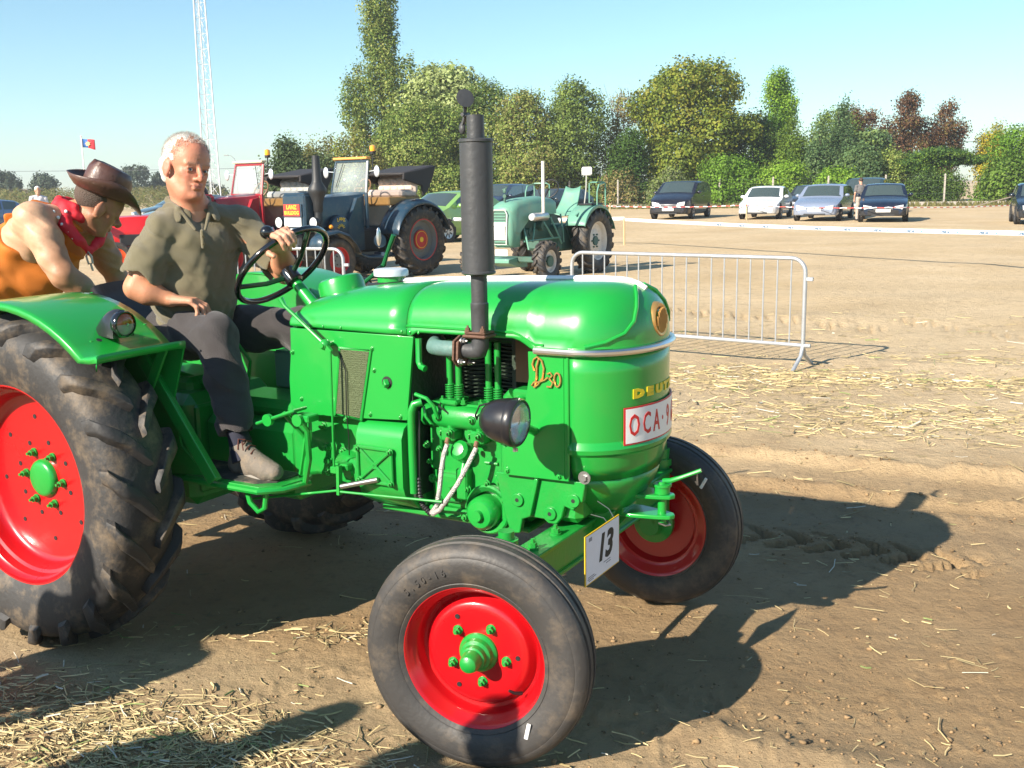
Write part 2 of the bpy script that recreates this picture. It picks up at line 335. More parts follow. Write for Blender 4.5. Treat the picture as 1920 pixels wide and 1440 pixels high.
def scatter_straw():
    rs = np.random.RandomState(3); P = []; 
    def patch(n, cx, cy, sx, sy, rot=0.0):
        a = rs.normal(0, 1, (n, 2))*[sx, sy]; c, s_ = math.cos(rot), math.sin(rot)
        P.append(np.stack([cx+a[:, 0]*c-a[:, 1]*s_, cy+a[:, 0]*s_+a[:, 1]*c], 1))
    patch(1500, -1.3, 2.75, .32, .20); patch(700, -1.0, 2.95, .35, .14, -.3); patch(700, -1.75, 3.25, .4, .14, -.2); patch(260, -.75, 2.85, .3, .12)
    patch(40, .25, 2.75, .25, .12); patch(25, .9, 2.8, .3, .12); patch(60, -.62, 3.7, .16, .08); patch(60, -1.2, 3.75, .3, .08, -.1)
    for i in range(34):
        t = rs.rand(); patch(rs.randint(20, 90), 1.4+rs.rand()*6, 6.6+rs.rand()*3.0-.15*t, .35+.3*rs.rand(), .12+.1*rs.rand(), -.3)
    patch(700, 2.3, 8.9, 1.0, .28, -.25); patch(300, 4.6, 8.0, 1.2, .3, -.25); patch(340, 2.4, 7.1, .9, .2, -.3); patch(260, 4.4, 6.6, .9, .25, -.2)
    patch(25, 1.35, 4.4, .3, .12, -.3); patch(70, -1.0, 5.3, .5, .1); patch(60, 1.5, 3.5, .5, .3)
    n = 1700; rr = 2.2+rs.rand(n)**.8*12; aa = np.radians(rs.uniform(-30, 30, n)); P.append(np.stack([rr*np.sin(aa), rr*np.cos(aa)], 1))
    C = np.vstack(P); n = len(C); far = np.clip((C[:, 1]-4)/4, 0, 1)*.9+1; L = rs.gamma(1.6, .026, n)*far+.006; L = np.clip(L, .008, .19); an = rs.uniform(0, 2*np.pi, n); an = np.where(rs.rand(n) < .45, rs.normal(-.3, .5, n), an)
    W = rs.uniform(.0009, .0022, n)*np.where(rs.rand(n) < .12, 1.7, 1)*far; z0 = ground_h(C[:, 0], C[:, 1])+rs.uniform(.001, .01, n); ti = rs.normal(0, .13, n); be = rs.normal(0, .12, n)
    V = []; 
    for k, t in enumerate((-.5, 0, .5)):
        ax = an+be*(k-1); cx = C[:, 0]+np.cos(ax)*L*t; cy = C[:, 1]+np.sin(ax)*L*t; cz = np.maximum(z0+L*t*ti, ground_h(cx, cy)+.001)+W
        nx, ny = -np.sin(an)*W, np.cos(an)*W
        V += [np.stack([cx-nx, cy-ny, cz-W*.5], 1), np.stack([cx, cy, cz+W], 1), np.stack([cx+nx, cy+ny, cz-W*.5], 1)]
    V = np.stack(V, 1).reshape(-1, 3); b0 = (np.arange(n)*9)[:, None]
    q = np.array([[0, 1, 4, 3], [1, 2, 5, 4], [3, 4, 7, 6], [4, 5, 8, 7]]); F = (b0[:, :, None]+q[None]).reshape(-1, 4)
    base = np.array([.56, .44, .22])*(rs.uniform(.35, 1.25, n)[:, None]); base[rs.rand(n) < .03] = (.25, .3, .1); base[rs.rand(n) < .05] = (.6, .56, .45)
    col = np.repeat(base, 9, 0); o = inst('straw', np_mesh('straw', V, F, mat_attr('straw_stalks', .55, var=.2), col=col)); tag(o, 'loose pale straw stalks scattered over the sandy soil', 'straw', kind='stuff')
    # clods of soil
    P2 = []
    def cl(n, cx, cy, sx, sy, rot=0): a = rs.normal(0, 1, (n, 2))*[sx, sy]; c, s_ = math.cos(rot), math.sin(rot); P2.append(np.stack([cx+a[:, 0]*c-a[:, 1]*s_, cy+a[:, 0]*s_+a[:, 1]*c], 1))
    cl(900, 1.2, 2.9, .6, .25, -.2); cl(260, .6, 3.6, .35, .25); cl(160, -.75, 3.75, .25, .06, -.2); cl(240, -.6, 2.75, .5, .15); cl(300, -1.3, 3.1, .4, .2); cl(140, -.75, 4.85, .25, .12); cl(300, 1.5, 4.7, .5, .12, -.45)
    for (p, q_, am, w) in RUTS[:3]:
        t = rs.rand(520); P2.append(np.stack([p[0]+(q_[0]-p[0])*t+rs.normal(0, .03, 520), p[1]+(q_[1]-p[1])*t+rs.normal(0, .05, 520)], 1))
    n = 1700; rr = 2.2+rs.rand(n)*7; aa = np.radians(rs.uniform(-32, 32, n)); P2.append(np.stack([rr*np.sin(aa), rr*np.cos(aa)], 1))
    C = np.vstack(P2); n = len(C); s_ = np.clip(rs.gamma(1.4, .0021, n), .0014, .011)
    ico = np.array([[0, 0, 1], [.89, 0, .45], [.28, .85, .45], [-.72, .53, .45], [-.72, -.53, .45], [.28, -.85, .45], [.72, .53, -.45], [-.28, .85, -.45], [-.89, 0, -.45], [-.28, -.85, -.45], [.72, -.53, -.45], [0, 0, -1]])
    tri = np.array([[0, 1, 2], [0, 2, 3], [0, 3, 4], [0, 4, 5], [0, 5, 1], [1, 6, 2], [2, 7, 3], [3, 8, 4], [4, 9, 5], [5, 10, 1], [6, 7, 2], [7, 8, 3], [8, 9, 4], [9, 10, 5], [10, 6, 1], [11, 7, 6], [11, 8, 7], [11, 9, 8], [11, 10, 9], [11, 6, 10]])
    J = ico[None]*(1+rs.normal(0, .34, (n, 12, 1)))*[1, 1, .7]*s_[:, None, None]; th = rs.rand(n)*6.28; c, s2 = np.cos(th)[:, None], np.sin(th)[:, None]
    JX = J[:, :, 0]*c-J[:, :, 1]*s2; JY = J[:, :, 0]*s2+J[:, :, 1]*c
    V = np.stack([JX+C[:, 0:1], JY+C[:, 1:2], J[:, :, 2]+(ground_h(C[:, 0], C[:, 1])+s_*.3)[:, None]], -1).reshape(-1, 3)
    F = (np.arange(n)[:, None, None]*12+tri[None]).reshape(-1, 3); col = np.repeat(np.array([.25, .165, .085])*rs.uniform(.6, 1.35, n)[:, None], 12, 0)
    o = inst('soil_crumbs', np_mesh('soil_crumbs', V, F, mat_attr('soil_clods', .95, bump=.5), smooth=False, col=col)); tag(o, 'crumbs of dry soil lying along the ruts', 'soil', kind='stuff')
scatter_straw()
# ---------------------------------------------------------------- trees, hedges, fence, mast
LEAF = mat_attr('foliage', .62, trans=.38, var=.25, scale=1.2, spec=.25)
BARK = mat('bark', (.12, .095, .07), .9, var=.35, scale=8, bump=.8, bscale=20)
def foliage(lobes, n, size, pal, seed, clump=12, spread=.24, up=.25, flat=1.0, droop=0.0, wind=0.0, shell=.16):
    n = int(n*1.45); size = size*.86
    rs = np.random.RandomState(seed); Lc = np.array([l[:3] for l in lobes], float); Lr = np.array([l[3:6] for l in lobes], float)
    area = (Lr[:, 0]*Lr[:, 1]+Lr[:, 0]*Lr[:, 2]+Lr[:, 1]*Lr[:, 2]); k = max(8, n//clump)
    li = rs.choice(len(lobes), k*2, p=area/area.sum()); d = rs.normal(0, 1, (k*2, 3)); d[:, 2] += .15; d /= np.linalg.norm(d, axis=1)[:, None]
    rad = 1-np.abs(rs.normal(0, shell, k*2))+rs.normal(0, .05, k*2); inner = rs.rand(k*2) < .12; rad[inner] *= rs.uniform(.4, .9, inner.sum())
    P = Lc[li]+d*Lr[li]*rad[:, None]
    keep = np.ones(len(P), bool)
    for j in range(len(lobes)):
        q = np.linalg.norm((P-Lc[j])/Lr[j], axis=1); keep &= ~((q < .72) & (rs.rand(len(P)) < .8) & (li != j))
    keep &= P[:, 2] > .05
    P = P[keep][:k]; d = d[keep][:k]; li = li[keep][:k]; k = len(P)
    lobcol = rs.rand(len(lobes)); cm = np.clip(.5+.35*rs.normal(0, 1, k)+.5*(lobcol[li]-.5), 0, 1)
    P2 = np.repeat(P, clump, 0)+rs.normal(0, 1, (k*clump, 3))*spread*[1, 1, flat]; D = np.repeat(d, clump, 0); CM = np.repeat(cm, clump); m = len(P2)
    if wind: P2[:, 0] += wind*rs.rand(m)**2
    if droop: P2[:, 2] -= droop*rs.rand(m)**2
    n_ = 0; nrm = D*.9+rs.normal(0, .45, (m, 3))+[0, 0, up]; nrm /= np.linalg.norm(nrm, axis=1)[:, None]
    t = np.cross(nrm, rs.normal(0, 1, (m, 3))); t /= np.linalg.norm(t, axis=1)[:, None]
    if droop: t = t*.5+[0, 0, -1]; t /= np.linalg.norm(t, axis=1)[:, None]
    b = np.cross(nrm, t); s = size*rs.uniform(.55, 1.35, m)[:, None]; w = .42 if not droop else .22
    V = np.stack([P2-t*s*.5, P2+b*s*w+nrm*s*.08, P2+t*s*.5, P2-b*s*w+nrm*s*.08], 1).reshape(-1, 3)
    F = np.arange(m*4).reshape(-1, 4); pal = np.array(pal); x = np.clip(CM+rs.normal(0, .09, m), 0, .999)*(len(pal)-1); i = x.astype(int); f = (x-i)[:, None]
    col = (pal[i]*(1-f)+pal[np.minimum(i+1, len(pal)-1)]*f)*rs.uniform(.88, 1.12, m)[:, None]
    return V, F, np.repeat(col, 4, 0)
def trunk(h, r, seed, nb=6, lean=0.0, spread=.22, start=.3):
    rs = random.Random(seed); b = MB(); pts = [(0, 0, -.1)]; 
    for i in range(1, 6): pts.append((lean*i/5+rs.uniform(-.1, .1), rs.uniform(-.1, .1), h*i/5))
    b.tube(pts, [r*(1.25 if i == 0 else 1-.8*i/5) for i in range(6)], 9)
    for k in range(nb):
        t = start+(1-start)*k/nb; z = h*t; a = rs.uniform(0, 6.28); L_ = h*spread*(1.1-t); p0 = Vector((lean*t, 0, z)); dr = Vector((math.cos(a), math.sin(a), rs.uniform(.5, 1.1)))
        b.tube([p0, p0+dr*L_*.5, p0+dr*L_*.75+Vector((0, 0, L_*.2)), p0+dr*L_+Vector((rs.uniform(-.2, .2), 0, L_*.35))], [r*.45*(1-t*.5), r*.3*(1-t*.5), r*.18, r*.05], 6)
        if k % 2: 
            q = p0+dr*L_*.5; a2 = a+.9; b.tube([q, q+Vector((math.cos(a2), math.sin(a2), .6))*L_*.4], [r*.2, r*.05], 5)
    return b
def tree(name, label, loc, lobes, n, size, pal, seed, th=None, tr=.2, cat='tree', group=None, nb=6, lean=0, bare=0, **kw):
    kw.pop('nb', 0)
    t = thing(name, label, cat, loc, 0, group)
    V, F, c = foliage(lobes, n, size, pal, seed, **kw); me = np_mesh('crown', V, F, LEAF, col=c); o = inst('crown' if cat == 'tree' else 'foliage', me, t); 
    top = max(l[2]+l[5] for l in lobes)
    trunk(th or top*.8, tr, seed, nb, lean).build('trunk' if cat == 'tree' else 'stem', BARK, t)
    if bare:
        rs = random.Random(seed+5); b = MB()
        for k in range(bare):
            l = rs.choice(lobes[-max(1, len(lobes)//2):]); p = Vector((l[0]+rs.uniform(-.7, .7)*l[3], l[1]-l[4]*.3, l[2]+l[5]*.5)); q = p+Vector((rs.uniform(-.3, .3), 0, rs.uniform(.6, 1.3)))*l[5]; b.tube([p, p.lerp(q, .5)+Vector((.08, 0, 0)), q], [.025, .018, .008], 4)
        b.build('bare_twigs', BARK, t)
    return t
def blob_lobes(seed, w, d, h, z0, k, r0=.28, top=1.0):
    """lobes filling an irregular rounded crown w wide, d deep, from z0 up to h"""
    rs = random.Random(seed); out = []
    for i in range(k):
        zt = (i+.5)/k; z = z0+(h-z0)*zt; env = math.sqrt(max(.05, 1-((zt-.42)/.62)**2)); a = rs.uniform(0, 6.28) if i else 0; rr = rs.uniform(.35, .8)*env
        r_ = r0*min(w, h-z0)*rs.uniform(.75, 1.2)*(.65+.35*env); x = math.cos(a)*rr*(w/2-r_*.4); y = math.sin(a)*rr*(d/2-r_*.4); out.append((x, y, min(z, h-r_*.75), r_, r_, r_*rs.uniform(.75, 1.05)))
    out.append((0, 0, z0+(h-z0)*.5, w*.32, d*.32, (h-z0)*.38)); return out
G_OL = [(0.060, 0.110, 0.017), (0.131, 0.206, 0.037), (0.241, 0.318, 0.068), (0.349, 0.372, 0.106)]
G_DK = [(0.027, 0.060, 0.012), (0.060, 0.120, 0.021), (0.110, 0.186, 0.030)]
G_WAL = [(0.092, 0.138, 0.018), (0.166, 0.225, 0.028), (0.248, 0.293, 0.037), (0.284, 0.276, 0.041)]
G_BR = [(0.088, 0.186, 0.016), (0.175, 0.327, 0.028), (0.284, 0.437, 0.045)]
G_POP = [(0.065, 0.120, 0.022), (0.155, 0.230, 0.045), (0.263, 0.327, 0.075), (0.349, 0.372, 0.106)]
G_WIL = [(0.175, 0.241, 0.091), (0.327, 0.393, 0.151), (0.480, 0.547, 0.242)]
G_PUR = [(0.055, 0.031, 0.021), (0.131, 0.071, 0.039), (0.218, 0.110, 0.060), (0.175, 0.155, 0.045)]
G_BRN = [(0.155, 0.164, 0.045), (0.284, 0.241, 0.091), (0.393, 0.284, 0.135), (0.218, 0.263, 0.060)]
G_GOLD = [(0.218, 0.241, 0.022), (0.437, 0.372, 0.030), (0.568, 0.437, 0.045)]
G_BLU = [(0.065, 0.131, 0.053), (0.131, 0.218, 0.083), (0.196, 0.284, 0.106)]
G_PINE = [(0.032, 0.076, 0.016), (0.076, 0.155, 0.024), (0.175, 0.263, 0.030)]
def plant_all():
    # tall poplar, fastigiate: bundles of upright plumes
    rs = random.Random(11); lb = []
    def env(z): return float(np.interp(z, [1, 4, 7, 10, 13, 15.5, 17.6], [1.7, 2.3, 2.4, 2.15, 1.5, .9, .3]))
    for i in range(34):
        z = rs.uniform(1.5, 15.8); e = env(z); a = rs.uniform(0, 6.28); r_ = e*rs.uniform(.35, .85); lb.append((math.cos(a)*r_*.95, math.sin(a)*r_*.95, z, .52, .52, 1.5+rs.uniform(0, .8)))
    lb += [(0, 0, 9, 1.1, 1.1, 7), (.1, 0, 15.4, .6, .6, 1.8), (-1.85, .2, 9.3, .45, .45, 2.0), (2.5, -.2, 7.0, 1.1, 1.0, 1.3), (1.9, -.4, 9.5, .9, .8, 2.0), (-2.6, -.3, 8.0, .6, .6, 2.2), (-2.0, -.2, 5.5, .7, .7, 1.4)]
    tree('poplar_tree', 'tall narrow poplar rising far above every other tree', (-9.45, 82, 0), lb, 32000, .19, G_POP, 21, 15, .35, nb=0)
    lb = blob_lobes(3, 6.6, 4, 10.3, 3, 14, .2)+[(2.0, 0, 8.8, 1.1, 1.1, 1.1), (.9, 0, 9.6, 1.2, 1.1, .9), (-.6, 0, 9.5, 1.0, 1.1, 1.0), (-2.3, 0, 8.0, 1.1, 1.1, 1.2)]
    tree('willow_tree', 'silvery wind swept willow beside the tall poplar', (-5.2, 81, 0), lb, 15000, .30, G_WIL[1:]+[G_OL[2]], 22, 8, .3, wind=.9)
    tree('broadleaf_tree', 'dense olive green tree right of the poplar trunk', (-6.2, 77, 0), blob_lobes(31, 7.8, 5, 7.4, .4, 18, .24), 20000, .19, G_OL, 23, 6, .25)
    tree('broadleaf_tree', 'dense green round topped tree behind the exhaust stack', (-2.1, 79, 0), blob_lobes(32, 6.6, 5, 9.0, .5, 16, .24), 17000, .19, G_OL, 24, 7, .25)
    tree('broadleaf_tree', 'brownish green tree right of the exhaust stack', (1.2, 76, 0), blob_lobes(33, 5.4, 4.5, 8.1, .3, 16, .25), 17000, .19, G_BRN[:2]+G_OL[1:], 25, 6, .2, bare=10)
    tree('broadleaf_tree', 'pale green peaked tree with bare twigs beside its top', (5.0, 77, 0), blob_lobes(34, 5.2, 4.5, 8.8, .3, 16, .26)+[(-.2, 0, 7.7, 1.1, 1.1, 1.2)], 18000, .19, [G_OL[1], G_OL[2], (.10, .15, .06)], 26, 7, .2, bare=6)
    tree('broadleaf_tree', 'half bare brown twigged tree left of the walnut tree', (8.2, 80, 0), blob_lobes(35, 3.6, 3, 8.3, 1.0, 10, .25), 5000, .17, G_BRN, 27, 7.5, .16, nb=14, bare=26)
    tree('conifer_tree', 'dark narrow conifer in the gap left of the walnut tree', (8.6, 76.5, 0), blob_lobes(36, 3.0, 2.6, 5.4, .3, 9, .3), 8000, .18, G_PINE[:2]+[G_OL[0]], 28, 4.5, .16)
    lb = blob_lobes(37, 9.0, 6, 9.9, 1.2, 26, .21)+[(1.2, 0, 9.0, 1.2, 1.1, 1.1), (-1.3, -.3, 8.8, 1.1, 1, 1.0), (3.0, 0, 8.2, 1.0, 1, .9), (-3.2, 0, 7.3, 1.2, 1.1, 1.0), (4.3, 0, 5.5, .9, .9, 1.0)]
    tree('walnut_tree', 'largest broad yellowish green walnut tree behind the black minivan', (13.2, 78, 0), lb, 30000, .24, G_WAL, 29, 8, .35)
    tree('broadleaf_tree', 'mid green tree filling the skyline between pine and beeches', (24.9, 84, 0), blob_lobes(77, 6.0, 4, 6.9, .3, 14, .26), 10000, .19, G_OL[:3], 33, 5, .2)
    tree('broadleaf_tree', 'dark shaded tree filling the gap below the tall thuja', (18.6, 80, 0), blob_lobes(38, 5.0, 4, 6.6, .2, 12, .27), 11000, .19, G_DK+[G_WAL[1]], 30, 5, .2)
    # upright thuja
    rs = random.Random(5); lb = []
    for i in range(26): z = rs.uniform(1, 9.4); e = float(np.interp(z, [0, 4, 8, 10.3], [1.9, 1.85, 1.15, .25])); a = rs.uniform(0, 6.28); lb.append((math.cos(a)*e*.72, math.sin(a)*e*.72, z, .55, .55, .95))
    lb.append((0, 0, 5, 1.2, 1.2, 4.6)); lb.append((0, 0, 9.5, .45, .45, .85))
    tree('thuja_tree', 'tall pointed bright green thuja right of the walnut tree', (21.1, 84, 0), lb, 18000, .17, G_BR, 31, 9, .2)
    def conifer(label, x, y, h, w, pal, seed, n, name='conifer_tree', tip=0.0, bend=0.0):
        rs = random.Random(seed); lb = []; k = 15
        for i in range(k):
            z = .4+(h-.6)*i/k; e = w/2*(1-(i/k))**.75+.12
            for j in range(4 if i < k*.7 else 2): a = rs.uniform(0, 6.28); lb.append((math.cos(a)*e*.6+bend*(i/k)**2, math.sin(a)*e*.6, z+rs.uniform(-.1, .1), e*.55, e*.55, h/k*.75))
        lb.append((bend, 0, h-.3, .14, .14, .55)); lb.append((0, 0, h*.4, w*.2, w*.2, h*.35)); return tree(name, label, (x, y, 0), lb, n, .17, pal, seed, h*.85, .15, nb=4)
    conifer('bushy dark green pine just right of the thuja', 20.2, 76, 6.4, 3.2, G_PINE[1:]+[G_OL[1]], 41, 11000)
    conifer('grey green spruce with thin top between pine and spiky conifer', 21.9, 75, 5.9, 3.0, G_BLU, 42, 9000)
    conifer('slim conifer with its tip bent to the right', 23.6, 76, 7.4, 2.4, G_BLU[:2]+[(.10, .14, .07)], 43, 9000, bend=.45)
    tree('cedar_tree', 'loose grey green cedar below the purple beeches', (26.4, 77, 0), blob_lobes(39, 4.6, 3, 5.2, .8, 12, .24), 8000, .19, G_BLU+[G_OL[2]], 44, 5.0, .15, flat=.4, bare=5)
    def beech(label, x, y, h, w, seed, n, fill=1.0):
        rs = random.Random(seed); lb = []
        for i in range(22):
            zt = rs.uniform(.25, .97); e = w/2*math.sqrt(max(.04, 1-((zt-.45)/.58)**2)); a = rs.uniform(0, 6.28); r_ = rs.uniform(.3, 1)*e; lb.append((math.cos(a)*r_, math.sin(a)*r_, h*zt-.2, .42, .42, .55))
        lb.append((0, 0, h*.5, w*.26, w*.26, h*.26)); return tree('copper_beech_tree', label, (x, y, 0), lb, n, .17, G_PUR, seed, h*.92, .16, nb=16, bare=10)
    beech('dark purple beech, lowest and leftmost of the three copper beeches', 28.2, 86, 7.7, 4.2, 51, 8000)
    beech('tallest copper beech with ragged reddish top', 29.3, 80, 8.1, 4.0, 52, 9500)
    beech('lone copper beech, rightmost of the purple trees', 32.7, 80, 7.3, 4.2, 53, 9000)
    rs = random.Random(8); lb = []
    for i in range(14): a = rs.uniform(0, 6.28); r_ = rs.uniform(.2, 1.0); lb.append((math.cos(a)*r_, math.sin(a)*r_, rs.uniform(2.5, 5.2-r_), .35, .35, .95))
    lb.append((0, 0, 2.6, 1.3, 1.3, 2.2)); tree('golden_cypress_tree', 'golden yellow cypress at the right edge', (36.6, 80, 0), lb, 8000, .16, G_GOLD, 54, 5, .16)
    tree('broadleaf_tree', 'pale green tree in front of the golden cypress', (36.3, 74, 0), blob_lobes(40, 5.4, 4, 4.9, .2, 12, .28), 10000, .19, G_BR[:2]+[G_OL[2]], 55, 4, .16)
    tree('pine_tree', 'spreading pine with flat dark layered boughs', (29.0, 72, 0), [(-1.9, -.3, 2.75, 1.1, .9, .26), (-.9, 0, 3.2, 1.3, 1, .3), (.2, 0, 3.45, 1.2, 1, .3), (1.4, 0, 3.25, 1.2, .9, .3), (2.2, 0, 2.9, 1.0, .9, .26), (.5, .3, 2.8, 1.6, 1, .3), (-1.3, -.4, 2.35, 1.2, .8, .22), (3.0, 0, 3.0, .7, .7, .2)], 9000, .15, G_PINE, 56, 3.0, .16, flat=.4)
    # shrubs and hedges along the fence
    def bush(name, label, x, y, w, h, pal, seed, n, size=.17, d=2.2, **kw): return tree(name, label, (x, y, 0), blob_lobes(seed, w, d, h, .05, max(8, int(w*3)), .34), n, size, pal, seed, h*.6, .06, cat='hedge' if 'hedge' in name else 'shrub', **kw)
    bush('hedge', 'rounded dense green hedge between minivan and white hatchback', 15.4, 73, 4.6, 3.2, G_BR[:2]+[G_OL[1]], 61, 12000)
    bush('hedge', 'bright green hedge behind the white hatchback', 19.0, 72.5, 4.2, 2.7, [G_BR[1], G_BR[2], G_OL[1]], 62, 10000)
    bush('hedge', 'leafy hedge behind the silver estate car', 22.0, 71, 3.4, 2.2, G_BR, 63, 8000)
    bush('shrub', 'fluffy round grey green shrub behind the green estate', 24.0, 72, 3.3, 3.7, G_BLU[:2]+[(.09, .14, .04)], 64, 11000, .2)
    bush('shrub', 'loose shrub left of the flat boughed pine', 26.4, 72.5, 2.6, 3.4, G_OL[1:], 65, 6500)
    bush('hedge', 'dark clipped hedge beneath the flat boughed pine', 28.3, 70, 4.8, 2.0, G_DK+[G_OL[1]], 66, 9000, .14, 1.6)
    bush('hedge', 'glossy bright laurel hedge spilling over the fence at right', 31.6, 67, 4.2, 2.6, [(.04, .09, .012), (.10, .19, .02), (.18, .27, .05)], 67, 10000, .2)
    bush('hedge', 'second laurel hedge beyond the last fence post', 35.2, 68, 4.0, 3.1, [(.04, .09, .012), (.10, .19, .02), (.18, .27, .05)], 68, 9000, .2)
    bush('shrub', 'brambles with reddish stems behind the teal tractor seat', 8.0, 76, 3.6, 2.6, G_BRN[:3]+[G_OL[1]], 69, 6000)
    bush('shrub', 'variegated pale leaved shrub left of the minivan roof', 11.2, 74, 3.6, 2.3, [G_OL[1], (.20, .22, .12), G_OL[2]], 70, 7000)
    bush('shrub', 'low scrub under the pale peaked tree', 4.0, 76.5, 4.6, 2.2, G_OL[:3], 71, 6000)
    bush('shrub', 'dark scrub behind the blue cars', -.2, 78, 4.8, 2.6, G_DK+[G_OL[1]], 72, 6000)
    bush('shrub', 'sunlit scrub behind the blue tractor seat', -4.4, 75, 5.0, 3.0, G_OL, 73, 7000)
    # willow shrubs left
    def wand(label, x, y, w, h, seed, n, pal):
        rs = random.Random(seed); lb = [(0, 0, h*.3, w*.42, w*.3, h*.33)]
        for i in range(16): a = rs.uniform(-1, 1); lb.append((a*w*.48, rs.uniform(-.5, .5), h*rs.uniform(.45, .8)*(1-.25*a*a), .22, .22, h*.2))
        return tree('willow_shrub', label, (x, y, 0), lb, n, .17, pal, seed, h*.7, .06, cat='shrub', nb=12)
    wand('feathery willow shrub behind the dark red tractor', -12.0, 60, 4.2, 4.9, 81, 13000, [(.05, .09, .03), (.10, .15, .06), (.15, .20, .09)])
    wand('brown tinged willow shrub behind the blue tractor windscreen', -10.6, 68, 5.2, 5.6, 82, 14000, G_BRN[:2]+[G_OL[2]])
    wand('pale scrubby bush between the two willow shrubs', -14.0, 74, 4.6, 5.2, 83, 9000, G_OL[1:])
    # distant trees left
    for i, (x, y, w, h, lab) in enumerate([(-79, 165, 6.5, 5.4, 'hazy distant tree above the maize field'), (-74.5, 170, 5, 4.6, 'hazy distant tree behind the far standing man'), (-64.5, 180, 8.5, 6.2, 'distant pointed tree group between the two men'), (-60.5, 185, 5, 5.0, 'small distant tree just left of the driver'), (-54, 190, 10, 3.4, 'low distant tree line left of the mast')]):
        tree('distant_tree', lab, (x, y, 0), blob_lobes(90+i, w, 4, h, .2, 10, .3), 3500, .4, [(.05, .08, .05), (.10, .13, .085)], 90+i, h*.6, .2, nb=3)
    # maize field far left
    rs = np.random.RandomState(5); n = 26000; x = rs.uniform(-95, -31, n); y = rs.uniform(100, 118, n)+rs.rand(n)*0; z = rs.uniform(.2, 2.3, n)*(.9+.1*np.sin(x*3)); a = rs.uniform(0, 6.28, n); L_ = rs.uniform(.3, .6, n)
    V = np.stack([np.stack([x-.04, y, z], 1), np.stack([x+.04, y, z], 1), np.stack([x+np.cos(a)*L_, y+np.sin(a)*.3, z+L_*.5], 1)], 1).reshape(-1, 3)
    pal = np.array([(.16, .16, .05), (.10, .14, .04), (.26, .22, .09)]); col = np.repeat(pal[rs.randint(0, 3, n)]*rs.uniform(.7, 1.2, n)[:, None], 3, 0)
    tag(inst('maize_field', np_mesh('maize_field', V, np.arange(n*3).reshape(-1, 3), LEAF, col=col)), 'strip of standing maize on the far left', 'maize', kind='stuff')
    b = MB(); b.prism([(-100, 0), (-100, 2.6), (-93, 4.2), (-86, 2.6), (-86, 0)], 176, 190); o = b.build('farm_building', mat('far_roof', (.40, .30, .24), .8, var=.1)); tag(o, 'low farm roof showing beyond the maize at the far left', 'building')
    # grass verge and low weeds at the fence foot
    n = 5200; t = rs.rand(n); x = -10+t*48; y = 81-t*17.5+rs.normal(0, .5, n); z = rs.uniform(0, .35, n); a = rs.uniform(0, 6.28, n)
    V = np.stack([np.stack([x-.06, y, z*0], 1), np.stack([x+.06, y, z*0], 1), np.stack([x+np.cos(a)*.15, y+np.sin(a)*.1, z+.1], 1)], 1).reshape(-1, 3)
    col = np.repeat(np.array([(.20, .19, .07)])*rs.uniform(.6, 1.4, n)[:, None], 3, 0); tag(inst('grass', np_mesh('grass', V, np.arange(n*3).reshape(-1, 3), LEAF, col=col)), 'dry grass verge along the foot of the fence', 'grass', kind='stuff')
plant_all()

def fence():
    t = thing('wire_fence', 'wire mesh fence with concrete posts in front of the hedges', 'fence'); conc = mat('concrete', (.34, .31, .27), .9, var=.2, scale=3, bump=.4)
    A, B = Vector((-9.0, 80.5, 0)), Vector((38.0, 63.5, 0)); d = (B-A).normalized()
    pm = MB(); pm.box((-.06, -.06, -.1), (.06, .06, 1.95), ch=.012); pm.prism([(-.06, 1.95), (.06, 1.95), (.03, 2.03), (-.03, 2.03)], -.05, .05); pme = pm.mesh('post', conc)
    for s in np.arange(0, 50, 3.55): inst('post', pme, t, A+d*s, (0, 0, math.atan2(d.y, d.x)))
    pl = MB(); pl.box((.07, -.025, 0), (3.48, .025, .28), ch=.006); plm = pl.mesh('gravel_board', conc)
    for s in np.arange(0, 48, 3.55): inst('gravel_board', plm, t, A+d*s, (0, 0, math.atan2(d.y, d.x)))
    b = MB(); n = Vector((d.y, -d.x, 0))*.07
    for z in (.4, .8, 1.2, 1.6, 1.9): b.bar(A+n+Vector((0, 0, z)), A+d*49.5+n+Vector((0, 0, z)), .008, .008)
    for s in np.arange(0, 49, .3): b.bar(A+d*s+n+Vector((0, 0, .3)), A+d*s+n+Vector((0, 0, 1.9)), .005, .005)
    o = b.build('wire_mesh', mat('fence_wire', (.06, .09, .06), .6), t, smooth=False, fix=False); o['kind'] = 'stuff'
    # wooden prop leaning on the fence at right
    b = MB(); b.bar((28.6, 64.6, .02), (30.6, 64.3, .55), .10, .06); tag(b.build('fallen_stake', mat('grey_wood', (.20, .17, .13), .85, var=.3)), 'grey timber leaning low near the right hand fence post', 'timber')
fence()

